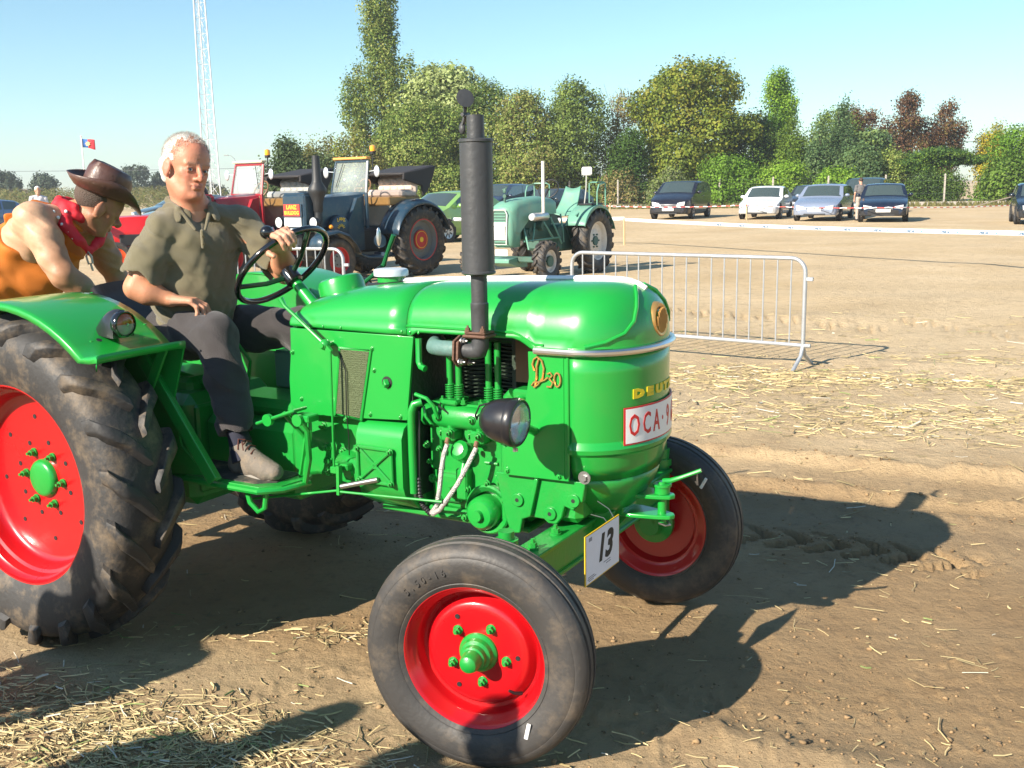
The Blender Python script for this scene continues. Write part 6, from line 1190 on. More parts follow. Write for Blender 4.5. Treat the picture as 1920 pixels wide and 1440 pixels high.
    # pedals and quadrant
    b = MB(); b.bar((.80, -.375, .855), (.985, -.375, .92), .075, .012, ch=.004); b.tube([(.93, -.36, .905), (.97, -.33, .83), (.955, -.31, .72), (.92, -.30, .62)], .011, 8); b.tube([(.89, -.36, .895), (.93, -.30, .80), (.915, -.28, .70), (.87, -.27, .62)], .009, 8); b.box((.955, -.39, .875), (1.03, -.33, .90), ch=.004); b.cyl((.99, -.39, .885), (.99, -.405, .885), .022, n=14); b.cyl((.86, -.40, .875), (.86, -.415, .875), .022, n=14); b.build('foot_pedal', GREEN, t)
    b = MB()
    for i in range(2): b.tube([(.93+.022*i, -.29, .86), (.935+.022*i, -.30, .80), (.925+.02*i, -.31, .72), (.90+.02*i, -.30, .655)], .007, 6)
    b.build('pedal_ribs', GREEN, t)
    # linkage
    b = MB(); b.tube([(.868, -.315, 1.298), (.885, -.315, 1.273), (1.045, -.315, 1.155)], [.011, .007, .006], 8); b.sphere((1.055, -.308, 1.143), (.020, .022, .020)); b.cyl((1.055, -.27, 1.143), (1.055, -.33, 1.143), .009, n=8); b.bar((1.06, -.315, 1.143), (1.085, -.315, 1.12), .012, .016); b.build('throttle_lever', GREEN, t)
    b = MB(); b.cyl((1.085, -.318, 1.125), (1.075, -.318, .70), .0042, n=8); b.box((1.065, -.33, .685), (1.095, -.30, .71), ch=.003); b.build('throttle_rod', GREEN, t)
    b = MB(); b.cyl((1.095, -.325, .625), (.70, -.345, .545), .0045, n=8); b.cyl((1.095, -.328, .622), (1.52, -.30, .635), .0045, n=8); b.bar((1.10, -.32, .715), (1.10, -.325, .61), .02, .012); b.box((1.055, -.30, .69), (1.12, -.22, .715), ch=.004); b.build('control_rods', GREEN, t)
    b = MB(); b.cyl((1.118, -.335, .645), (1.262, -.31, .682), .0095, n=12); b.build('damper_tube', STEEL, t)
    b = MB(); b.tube([(1.09, -.28, 1.12), (1.12, -.283, 1.05), (1.115, -.283, .90), (1.12, -.283, .82), (1.10, -.26, .74)], .0022, 5); b.build('thin_wire', BLACKR, t)
    b = MB(); b.tube([(1.42, -.262, 1.18), (1.42, -.264, 1.10), (1.43, -.268, 1.085), (1.45, -.272, 1.08)], .011, 8); b.build('hood_catch', GREEN, t)
    # ---- footplates
    for s in (-1, 1):
        b = MB(); b.prism([(.28, s*.235), (.90, s*.235), (.92, s*.28), (.90, s*.40), (.84, s*.455), (.30, s*.455)], .625, .637, 'xy'); f_ = b.build('footplate', GREEN2, t, bevel=.002)
        b = MB(); b.tube([(.30, s*.455, .62), (.84, s*.455, .62), (.90, s*.40, .62), (.925, s*.28, .62)], .012, 8); b.build('footplate_edge', GREEN, f_)
        b = MB(); b.prism([(.33, s*.25), (.86, s*.25), (.86, s*.38), (.80, s*.43), (.33, s*.43)], .637, .641, 'xy'); b.build('rubber_mat', mat('rubber_mat', (.03, .035, .03), .8, dirt=.6), f_)
        b = MB(); b.tube([(.72, s*.40, .625), (.76, s*.42, .56), (.80, s*.42, .53), (.83, s*.42, .55), (.835, s*.41, .62)], .010, 8); b.tube([(.70, s*.30, .62), (.755, s*.34, .54), (.80, s*.41, .53)], .008, 8); b.build('footplate_stay', GREEN, f_)
    # ---- fenders
    cz = .615; rf = .688
    for s in (-1, 1):
        yo, yi = s*.845, s*.46
        angs = [R(a) for a in np.linspace(-78, 41, 26)]
        def arc(a, r_, y): return (r_*math.sin(a), y, cz+r_*math.cos(a))
        fl_ = R(41); fx, fz = rf*math.sin(fl_), cz+rf*math.cos(fl_); ex_, ez_ = .535, 1.146   # front tip
        rows = []
        for y, dr in ((yo, -.022), (yo-s*.001, -.004), (yo-s*.006, .001), (yo-s*.02, .003), (yo-s*.12, .004), ((yo+yi)/2, .005), (yi+s*.04, .004), (yi, .002)):
            rows.append([arc(a, rf+dr, y) for a in angs]+[(fx+(ex_-fx)*.5, y, fz+dr+(ez_-fz)*.45), (ex_-.004, y, ez_+dr), (ex_, y, ez_+dr-.006), (ex_-.002, y, ez_+dr-.028)])
        b = MB(); b.grid(rows); fe = b.build('fender', GREEN, t, ang=50, solid=.004)
        b = MB(); poly = [(.0, .70), (-.30, .66)]+[(rf*math.sin(a)*.995, cz+rf*math.cos(a)*.995) for a in angs[4:]]+[(ex_-.01, ez_-.01), (.50, 1.06), (.44, .90), (.47, .75), (.58, .65), (.30, .63)]
        b.prism(poly, yi, yi-s*.008); b.build('fender_side_plate', GREEN2, fe)
        b = MB(); b.bar((.33, yi+s*.03, 1.08), (.655, yi+s*.03, .645), .05, .012, up=(0, 1, 0)); b.bar((.335, yi+s*.01, 1.08), (.66, yi+s*.01, .645), .012, .03, up=(0, 1, 0)); b.bar((.49, yi+s*.06, 1.13), (.40, yi+s*.06, .98), .04, .01, up=(0, 1, 0)); b.build('fender_brace', GREEN2, fe, bevel=.003)
        # lamp on the fender
        C0 = Vector((.470, s*.675, 1.225))
        b = MB(); rows = []
        for k in range(9):
            u = k/8; w = .045*math.sin(math.pi/2*min(1, .12+u*1.05))**.8; h_ = .047*math.sin(math.pi/2*min(1, .08+u*1.05))
            ring = []
            for j in range(13):
                a = math.pi*j/12; ring.append((C0.x-.135+.135*u, C0.y+w*math.cos(a), C0.z-.040+.01*(1-u)+2.05*h_*math.sin(a)**.9))
            rows.append(ring)
        b.grid(rows); b.add(rows[-1], [tuple(range(13))]); lm = b.build('fender_lamp', mat('lamp_shell', (.016, .015, .017), .3), t, ang=60)
        b = MB(); b.lathe([(.043, -.012), (.047, -.006), (.047, .012), (.043, .018), (.040, .018)], c=C0+Vector((0, 0, .006)), axis=(1, 0, .0), n=28); b.build('lamp_rim', BLACKG, lm)
        b = MB(); b.lathe([(0, .022), (.02, .021), (.036, .016), (.041, .010)], c=C0+Vector((0, 0, .006)), axis=(1, 0, 0), n=24, a0=0, a1=180); b.build('amber_lens', mat('amber_lens', (.30, .07, .01), .12, coat=.5), lm)
        b = MB(); b.lathe([(0, .022), (.02, .021), (.036, .016), (.041, .010)], c=C0+Vector((0, 0, .006)), axis=(1, 0, 0), n=24, a0=180, a1=360); b.build('clear_lens', mat('grey_lens', (.22, .24, .20), .12, coat=.5), lm)
        b = MB(); b.cyl((C0.x+.028, C0.y, C0.z+.006), (C0.x+.02, C0.y, C0.z+.006), .004, n=8); b.build('lens_screw', STEEL, lm)
        for p in ((.46, s*.80), (.49, s*.60), (.40, s*.52), (.30, s*.50)):
            q = MB(); q.cyl((0, 0, 0), (0, 0, .004), .006, n=8); q.build('fender_rivet', GREEN, fe, (p[0], p[1], float(np.interp(p[0], [.30, .45, .535], [1.238, 1.190, 1.15]))))
        q = MB(); q.cyl((0, 0, 0), (0, 0, .002), .010, n=12); q.build('fender_hole', BLK, fe, (.455, s*.765, 1.186), (0, R(25), 0))
    # ---- steering
    c = Vector((.60, 0, 1.385)); nn_ = Vector((-math.sin(R(45)), 0, math.cos(R(45)))); u = Vector((0, 1, 0)); v = nn_.cross(u).normalized()
    b = MB(); b.tube([c+u*.205*math.cos(a)+v*.205*math.sin(a) for a in np.linspace(0, 2*math.pi, 49)[:-1]], .0125, 12, closed=True); sw = b.build('steering_wheel', BLACKG, t)
    hubp = c-nn_*.055
    b = MB()
    for a in (R(-90), R(30), R(150)):
        e = c+u*.2*math.cos(a)+v*.2*math.sin(a); m_ = hubp+(e-hubp)*.5+nn_*(-.012); b.tube([hubp, m_, e], [.012, .0095, .010], 10)
    b.build('wheel_spoke', mat('dark_green_spoke', (.008, .03, .016), .2, coat=.4), sw)
    b = MB(); b.lathe([(0, .040), (.018, .038), (.030, .028), (.034, .012), (.034, -.03), (.026, -.038)], c=hubp, axis=nn_, n=26); b.build('wheel_hub', BLACKG, sw)
    kp = c+u*.205*math.cos(R(224))+v*.205*math.sin(R(224)); 
    b = MB(); b.cyl(kp, kp+nn_*.03, .008, n=10); b.sphere(kp+nn_*.05, .026); b.build('steering_knob', BLACKG, sw)
    b = MB(); b.cyl(hubp-nn_*.03, hubp-nn_*.20, .021, .026, n=18); b.cyl(hubp-nn_*.15, hubp-nn_*.30, .034, .04, n=18); b.build('steering_column', GREEN, t)
    # gear levers
    b = MB(); b.tube([(.34, -.03, 1.115), (.36, -.03, 1.07), (.425, -.03, 1.0), (.40, -.03, .87)], .007, 8); gl_ = b.build('gear_lever', GREEN2, t)
    b = MB(); b.sphere((.335, -.03, 1.125), .021); b.build('lever_knob', BLACKG, gl_)
    b = MB(); b.tube([(.66, .35, 1.18), (.69, .35, 1.27), (.78, .35, 1.33), (.83, .35, 1.37), (.85, .35, 1.42), (.885, .35, 1.49)], [.009, .009, .009, .010, .008, .011], 8); b.build('hand_lever', mat('dark_green_lever', (.006, .10, .03), .35), t)
    # ---- seat
    b = MB(); rows = []
    for i in range(11):
        u_ = i/10; x = -.20+.42*u_; row = []
        for j in range(13):
            w = -1+2*j/12; y = w*.235*(1-.25*(u_-.5)**2); z = 1.02+.055*abs(w)**3+(.26*(1-u_/.28)**1.4 if u_ < .28 else 0)*(1-.25*abs(w)**3)-.01*u_; row.append((x-(.07*(1-u_/.28) if u_ < .28 else 0), y, z))
        rows.append(row)
    b.grid(rows); st2 = b.build('seat_pan', GREEN, t, ang=60, solid=.012)
    b = MB(); rows2 = [[(x+.012, y*.93, z+.028) for (x, y, z) in r_] for r_ in rows]; b.grid(rows2); b.build('seat_cushion', mat('black_vinyl', (.012, .012, .013), .35), st2, ang=60, solid=.03)
    b = MB(); b.tube([(-.16, -.16, 1.02), (.10, -.10, .93), (.30, -.06, .88)], .016, 8); b.tube([(-.16, .16, 1.02), (.10, .10, .93), (.30, .06, .88)], .016, 8); b.tube([(.02, -.24, 1.06), (.02, -.30, 1.03), (.16, -.36, .98), (.30, -.44, .93)], .009, 8); b.build('seat_frame', GREEN, t)
    # clear plastic bag and grey box stowed beside the gearbox top
    b = MB(); b.box((.40, .13, .86), (.56, .30, 1.02), ch=.01); b.build('tool_box', mat('grey_green_box', (.10, .22, .16), .5), t)
    # handle bar, cables near the rear lift
    b = MB(); b.tube([(.10, -.30, .95), (.14, -.31, 1.03), (.05, -.32, 1.06)], .010, 8); b.cyl((.02, -.32, 1.06), (.12, -.31, 1.065), .017, n=12); b.cyl((.12, -.31, 1.065), (.16, -.305, 1.06), .010, n=10); b.build('lift_handle', BLACKG, t)
    b = MB(); b.lathe([(.10, -.01), (.13, 0), (.135, .02), (.12, .05), (.0, .06)], c=(.12, -.30, .84), axis=(.3, -1, .3), n=26); b.build('lift_cover', DARKM, t)
    for k in range(4):
        b = MB(); b.tube([(.15+.03*k, -.33, .98), (.22+.03*k, -.36, .88), (.24+.02*k, -.34, .74), (.20+.03*k, -.30, .66)], .006, 6); b.build('hydraulic_hose', BLACKR, t)
    # drawbar
    b = MB(); b.box((-.62, -.03, .40), (-.1, .03, .44), ch=.005); b.box((-.66, -.3, .42), (-.6, .3, .46), ch=.005); b.bar((-.2, -.28, .55), (-.63, -.28, .44), .03, .03); b.bar((-.2, .28, .55), (-.63, .28, .44), .03, .03); b.build('drawbar', GREEN2, t)
    return t
TR = build_tractor()

# number card wired to the front axle
def number_card():
    a = thing('number_card', 'white card with black number 13 and yellow border hanging on the front axle', 'sign', (-1.409, 4.3876, 0), -R(30.0))
    x = 2.105; y0, y1, z0, z1 = -.405, -.155, .475, .635
    b = MB(); b.box((x-.003, y0, z0), (x, y1, z1)); b.build('backing_board', mat('yellow_card', (.70, .45, .02), .5), a)
    b = MB(); b.box((x, y0+.006, z0+.004), (x+.001, y1-.004, z1-.004)); b.build('card_face', mat('card_white', (.74, .74, .80), .4), a)
    text_obj('number', '13', .115, BLK, a, (x+.0014, -.268, .562), (R(90), 0, R(90)), .0004, bold=.0045, shear=.25)
    for (yy, zz, w, h_) in ((-.37, .617, .022, .012), (-.25, .513, .05, .003), (-.24, .505, .035, .003), (-.365, .498, .045, .003), (-.36, .492, .06, .003), (-.365, .486, .035, .003)):
        b = MB(); b.box((x+.001, yy-w/2, zz-h_/2), (x+.0014, yy+w/2, zz+h_/2)); b.build('small_print', mat('grey_print', (.25, .25, .28), .6), a)
    b = MB(); b.tube([(x-.001, -.24, .63), (x-.015, -.24, .645), (x-.06, -.24, .65)], .0015, 5); b.tube([(x-.001, -.19, .63), (x-.02, -.19, .66), (x-.06, -.19, .68)], .0015, 5); b.build('hanging_wire', STEEL, a)
number_card()
# ---------------------------------------------------------------- people: implicit surfaces meshed with surface nets
class Field:
    def __init__(s, lo, hi, h):
        s.lo = np.array(lo, float); s.h = h; s.n = np.ceil((np.array(hi)-s.lo)/h).astype(int)+1; s.D = np.full(s.n, 1.0, np.float32)
        s.ax = [s.lo[i]+h*np.arange(s.n[i]) for i in range(3)]
    def _box(s, c0, c1, pad):
        a = np.maximum(0, np.floor((np.minimum(c0, c1)-pad-s.lo)/s.h).astype(int)); b = np.minimum(s.n, np.ceil((np.maximum(c0, c1)+pad-s.lo)/s.h).astype(int)+1)
        if np.any(b <= a): return None, None
        sl = tuple(slice(a[i], b[i]) for i in range(3)); g = np.meshgrid(*[s.ax[i][sl[i]] for i in range(3)], indexing='ij'); return sl, g
    def _un(s, sl, d, k, mode):
        A = s.D[sl]; d = d.astype(np.float32)
        if mode == 'u':
            h_ = np.clip(.5+.5*(A-d)/k, 0, 1); s.D[sl] = A*(1-h_)+d*h_-k*h_*(1-h_)
        else:
            d = -d; h_ = np.clip(.5-.5*(A-d)/k, 0, 1); s.D[sl] = A*(1-h_)+d*h_+k*h_*(1-h_)
    def cap(s, a, b, ra, rb=None, k=.02, mode='u'):
        a = np.array(a, float); b = np.array(b, float); rb = ra if rb is None else rb; m = max(ra, rb)+k*1.2+s.h*2; sl, g = s._box(np.minimum(a, b), np.maximum(a, b), m)
        if sl is None: return s
        ba = b-a; L2 = max(ba@ba, 1e-9); t = np.clip(((g[0]-a[0])*ba[0]+(g[1]-a[1])*ba[1]+(g[2]-a[2])*ba[2])/L2, 0, 1)
        d = np.sqrt((g[0]-a[0]-t*ba[0])**2+(g[1]-a[1]-t*ba[1])**2+(g[2]-a[2]-t*ba[2])**2)-(ra+(rb-ra)*t); s._un(sl, d, k, mode); return s
    def path(s, pts, rs, k=.02, mode='u'):
        for i in range(len(pts)-1): s.cap(pts[i], pts[i+1], rs[i], rs[i+1], k, mode)
        return s
    def ell(s, c, r, M=None, k=.02, mode='u'):
        c = np.array(c, float); r = np.array(r, float); m = r.max()+k*1.2+s.h*2; sl, g = s._box(c, c, m)
        if sl is None: return s
        p = [g[i]-c[i] for i in range(3)]
        if M is not None: M = np.array(M); p = [M[0, i]*p[0]+M[1, i]*p[1]+M[2, i]*p[2] for i in range(3)]
        q = np.sqrt((p[0]/r[0])**2+(p[1]/r[1])**2+(p[2]/r[2])**2); q2 = np.sqrt((p[0]/r[0]**2)**2+(p[1]/r[1]**2)**2+(p[2]/r[2]**2)**2)+1e-9; s._un(sl, q*(q-1)/q2, k, mode); return s
    def mesh(s, name, m, colf=None, disp=None, cut=None):
        D = s.D
        if disp is not None:
            g = np.meshgrid(*s.ax, indexing='ij', sparse=False); near = np.abs(D) < .05; D = D.copy(); D[near] += disp(g[0][near], g[1][near], g[2][near]).astype(np.float32)
        S = D < 0; n = s.n; c = np.zeros(n-1, np.uint8)
        for i in (0, 1):
            for j in (0, 1):
                for k in (0, 1): c += S[i:n[0]-1+i, j:n[1]-1+j, k:n[2]-1+k]
        act = np.argwhere((c > 0) & (c < 8)); idg = np.full(n-1, -1, np.int32); idg[act[:, 0], act[:, 1], act[:, 2]] = np.arange(len(act))
        acc = np.zeros((len(act), 3)); cnt = np.zeros(len(act)); cor = [(i, j, k) for i in (0, 1) for j in (0, 1) for k in (0, 1)]
        val = {q: D[act[:, 0]+q[0], act[:, 1]+q[1], act[:, 2]+q[2]] for q in cor}
        for q in cor:
            for a in range(3):
                if q[a]: continue
                q2 = list(q); q2[a] = 1; q2 = tuple(q2); d0, d1 = val[q], val[q2]; mk = (d0 < 0) != (d1 < 0); t = np.where(mk, d0/(d0-d1+1e-12), 0)
                for x in range(3): acc[:, x] += mk*(q[x]+(t if x == a else 0))
                cnt += mk
        V = s.lo+s.h*(act+acc/cnt[:, None]); F = []
        for a in range(3):
            b, c_ = (a+1) % 3, (a+2) % 3; sl0 = [slice(None)]*3; sl1 = [slice(None)]*3; sl0[a] = slice(0, -1); sl1[a] = slice(1, None)
            E = np.argwhere(S[tuple(sl0)] != S[tuple(sl1)]); E = E[(E[:, b] > 0) & (E[:, c_] > 0) & (E[:, b] < n[b]-1) & (E[:, c_] < n[c_]-1)]
            if not len(E): continue
            f = S[E[:, 0], E[:, 1], E[:, 2]]
            def cid(db, dc): e = E.copy(); e[:, b] -= db; e[:, c_] -= dc; return idg[e[:, 0], e[:, 1], e[:, 2]]
            Q = np.stack([cid(1, 1), cid(0, 1), cid(0, 0), cid(1, 0)], 1); Q[~f] = Q[~f][:, ::-1]; F.append(Q)
        F = np.vstack(F); F = F[(F >= 0).all(1)]
        # one pass of smoothing along edges
        for _ in range(1):
            sm = np.zeros_like(V); ct = np.zeros(len(V))
            for i in range(4): np.add.at(sm, F[:, i], V[F[:, (i+1) % 4]]); np.add.at(ct, F[:, i], 1)
            V = V*.5+.5*sm/np.maximum(ct, 1)[:, None]
        col = colf(V) if colf is not None else None
        return np_mesh(name, V, F, m, smooth=True, col=col)
def frame(f, u):
    f = np.array(f, float); f /= np.linalg.norm(f); u = np.array(u, float); u = u-f*(u@f); u /= np.linalg.norm(u); l = np.cross(u, f); return np.stack([f, l, u])   # rows: x fwd, y left, z up
class Fr:
    def __init__(s, o, M): s.o = np.array(o, float); s.M = M; s.MT = M.T
    def __call__(s, x, y, z): return s.o+s.M[0]*x+s.M[1]*y+s.M[2]*z
    def inv(s, V): return (V-s.o)@s.M.T
def head(F, fr, s=1.0, ears=True, k=.02, jowl=1.0, smile=.3):
    c = lambda a, b, ra, rb=None, k=.012, mode='u': F.cap(fr(*[q*s for q in a]), fr(*[q*s for q in b]), ra*s, (ra if rb is None else rb)*s, k*s, mode)
    e = lambda a, r, k=.015, mode='u', rot=None: F.ell(fr(*[q*s for q in a]), [q*s for q in r], fr.M.T.copy() if rot is None else rot, k*s, mode)
    e((-.016, 0, .040), (.100, .077, .086)); e((.022, 0, .028), (.066, .068, .072)); e((.026, 0, -.035), (.064, .056, .080)); e((.040, 0, -.088), (.046, .046*jowl, .032))
    for y in (-1, 1):
        c((-.012, y*.053, -.055), (.048, y*.021, -.102), .018, .018, .018); c((.050, y*.044, -.020), (.062, y*.034, -.030), .017, .016, .014); c((.058, y*.030, -.055), (.06, y*.026, -.078), .017, .015, .015)
        c((.078, y*.012, .018), (.072, y*.044, .016), .0105, .010, .010)
    c((.086, 0, .010), (.109, 0, -.027), .0085, .0105, .008); c((.109, 0, -.029), (.112, 0, -.037), .0120, .0105, .006)
    for y in (-1, 1):
        c((.097, y*.011, -.038), (.092, y*.015, -.040), .0075, .006, .005)
        e((.094, y*.031, -.004), (.014, .017, .012), .010, 's'); e((.068, y*.031, -.004), (.0175, .0165, .0155), .003)
        e((.090, y*.031, -.0045), (.012, .0125, .0036), .002, 's')
        c((.083, y*.018, .0045), (.080, y*.043, .002), .0042, .0045, .003); c((.082, y*.020, -.014), (.079, y*.042, -.012), .004, .004, .004)
        c((.096, y*.020, -.043), (.081, y*.037, -.068), .0030, .0022, .005, 's'); c((.074, y*.050, -.006), (.062, y*.058, .004), .0012, .001, .003, 's'); c((.080, y*.022, -.021), (.072, y*.044, -.020), .0014, .001, .003, 's')
        if ears:
            ec = fr(-.008*s, y*.082*s, -.008*s); mm = frame(fr.M[0]*.94+fr.M[1]*y*-.34+fr.M[2]*.0, fr.M[2]*.96-fr.M[0]*.25); F.ell(ec, (.021*s, .0075*s, .034*s), mm.T, .006*s); F.ell(fr(-.002*s, y*.090*s, -.004*s), (.008*s, .0035*s, .014*s), mm.T, .004*s, 's'); c((-.004, y*.080, -.034), (-.002, y*.080, -.042), .008, .006, .005)
    w = .001
    c((.094, 0, -.061+w), (.0895, -.015, -.0615+.003*smile), .0058, .005, .004); c((.094, 0, -.061), (.0895, .015, -.0615+.003*smile), .0058, .005, .004); c((.0895, -.015, -.0615), (.080, -.027, -.064+.01*smile), .005, .003, .004); c((.0895, .015, -.0615), (.080, .027, -.064+.01*smile), .005, .003, .004)
    c((.091, -.013, -.0725), (.091, .013, -.0725), .0072, .0072, .005); c((.100, -.026, -.0665+.008*smile), (.102, 0, -.067), .0016, .0018, .003, 's'); c((.100, .026, -.0665+.008*smile), (.102, 0, -.067), .0016, .0018, .003, 's')
    e((.074, 0, -.103), (.022, .024, .016), .014)
    if smile > .4:
        for z_ in (.050, .064, .078): c((.086-.25*(z_-.05), -.035, z_), (.088-.25*(z_-.05), .035, z_+.002), .0012, .0012, .003, 's')
        for y in (-1, 1):
            c((.088, y*.008, .020), (.087, y*.007, .034), .0013, .001, .003, 's'); pass
            for dz in (-.004, .003, .010): c((.066, y*.056, -.004+dz*.6), (.054, y*.063, -.004+dz*1.6), .0010, .0008, .0025, 's')
            c((.090, y*.027, -.070), (.080, y*.034, -.082), .0016, .001, .004, 's')
def face_col(V, fr, s, base, red, base2=None):
    p = fr.inv(V)/s; col = np.tile(np.array(base), (len(V), 1)); inh = (np.abs(p[:, 1]) < .11) & (p[:, 2] > -.135) & (p[:, 2] < .14) & (np.abs(p[:, 0]) < .14)
    def blend(c, rr, colr, a): nonlocal col; d = np.sqrt((((p-np.array(c))/np.array(rr))**2).sum(1)); w = (a*np.exp(-d**2)*inh)[:, None]; col = col*(1-w)+np.array(colr)*w
    for y in (-1, 1):
        blend((.07, y*.045, -.03), (.03, .025, .025), red, .45); blend((-.005, y*.085, -.01), (.03, .02, .04), red, .6); blend((.082, y*.031, -.004), (.018, .018, .011), (red[0]*.6, red[1]*.6, red[2]*.65), .4); blend((.085, y*.03, .019), (.02, .018, .0042), (.30, .20, .14), .6); blend((.084, y*.031, -.0045), (.013, .015, .0042), (.08, .03, .02), .8)  # eye-socket shading is put into the skin colour round the eyes
    blend((.106, 0, -.032), (.02, .014, .018), red, .7); blend((.088, 0, -.066), (.02, .022, .0095), (.48, .16, .13), .8); blend((.05, 0, .09), (.06, .05, .03), red, .25); blend((.09, 0, -.0665), (.02, .025, .0022), (.16, .04, .04), .7); blend((.05, 0, -.12), (.05, .05, .03), red, .4)
    return col
def eyes(fr, s, parent):
    for y in (-1, 1):
        c = fr(.0735*s, y*.031*s, -.0045*s); b = MB(); b.sphere(c, .0118*s, 16, 12); ey = b.build('eye', mat('eye_white', (.62, .60, .56), .15, var=.03), parent)
        d = Vector(fr.M[0]+fr.M[1]*-.30); d.normalize(); b = MB(); b.lathe([(0, .0122*s), (.003*s, .0120*s), (.0052*s, .0107*s)], c=c, axis=d, n=14); b.build('iris', mat('iris', (.03, .05, .07), .1), ey)
def hand(F, wrist, f, n, thumb_side, curls, s=1.0, spread=.07, thumb=None, k=.006):
    """f finger direction, n palm normal, t towards the thumb; curls in degrees per joint for index..little"""
    f = np.array(f, float); f /= np.linalg.norm(f); n = np.array(n, float); n = n-f*(n@f); n /= np.linalg.norm(n); t = np.cross(f, n)*thumb_side; w = np.array(wrist, float)
    P = lambda a, b, c: w+f*a*s+t*b*s+n*c*s
    for (b0, b1) in ((.020, .030), (.008, .010), (-.006, -.009), (-.018, -.026)): F.cap(P(.0, b0*.8, 0), P(.078, b1, -.002), .0165*s, .0115*s, .010)
    F.cap(P(.01, .022, .008), P(.045, .030, .010), .015*s, .013*s, .010)
    Ls = [(.042, .026, .020), (.046, .030, .021), (.043, .028, .020), (.034, .021, .018)]
    for i, ((b1), L_, cu) in enumerate(zip((.030, .010, -.009, -.026), Ls, curls)):
        p = P(.080 if i in (1, 2) else (.078 if i == 0 else .072), b1, -.002); d = f+t*spread*(1.2-i*.8); d /= np.linalg.norm(d); a = 0; r = .0098 if i < 3 else .0085
        for j, (l, c) in enumerate(zip(L_, cu)):
            a = R(c); ax = np.cross(d, n); ax /= np.linalg.norm(ax)+1e-9; d2 = d*math.cos(a)+n*math.sin(a); n2 = n*math.cos(a)-d*math.sin(a)
            q = p+d2*l*s; F.cap(p, q, (r+.0008)*s*(1-.06*j), r*s*(1-.10*(j+1)), k*.6); p = q; d = d2/np.linalg.norm(d2); n = n2/np.linalg.norm(n2)
        n = np.array(np.cross(t*thumb_side*1.0, f)) if False else (lambda v: v/np.linalg.norm(v))(np.cross(t*thumb_side, f)*1.0)
    p = P(.018, .028, .006); dirs = thumb or ((.55, .75, .30), (.80, .45, .35), (.92, .15, .35))
    for j, (l, dd) in enumerate(zip((.040, .032, .026), dirs)):
        d = f*dd[0]+t*dd[1]+n*dd[2]; d /= np.linalg.norm(d); q = p+d*l*s; F.cap(p, q, (.0135-.0018*j)*s, (.0118-.0018*j)*s, .006); p = q
def folds(seed, amp, sc=1.0):
    def f(x, y, z):
        a = vn((x*1.0+z*.6)*9*sc+3, (y-z*.5)*22*sc, seed)-.5; b = vn((x+y)*7*sc, (z+x*.5)*30*sc+5, seed+3)-.5; c = vn(x*30*sc, y*30*sc+z*25*sc, seed+7)-.5
        r = 1-np.abs(vn((x*.7+z)*12*sc, (y+z*.35)*7*sc, seed+11)*2-1); return amp*(a*1.1+b*.9+c*.35-(r**3)*.7)
    return f
SKIN = mat_attr('skin', .5, bump=.25, bscale=150, var=.06, scale=40, sss=.12, spec=.4)
POLO = mat('olive_polo_cloth', (.150, .128, .072), .85, var=.12, scale=10, bump=.5, bscale=420, sheen=.3)
TROU = mat('charcoal_trousers', (.034, .029, .030), .8, var=.15, scale=8, bump=.5, bscale=300, sheen=.2)
SHOE = mat('worn_grey_shoe', (.15, .128, .105), .8, var=.25, scale=18, bump=.4, dirt=.5)
def lerp(a, b, t): return np.array(a)*(1-t)+np.array(b)*t
TRM = ((-1.409, 4.3876, 0), -R(30.0))
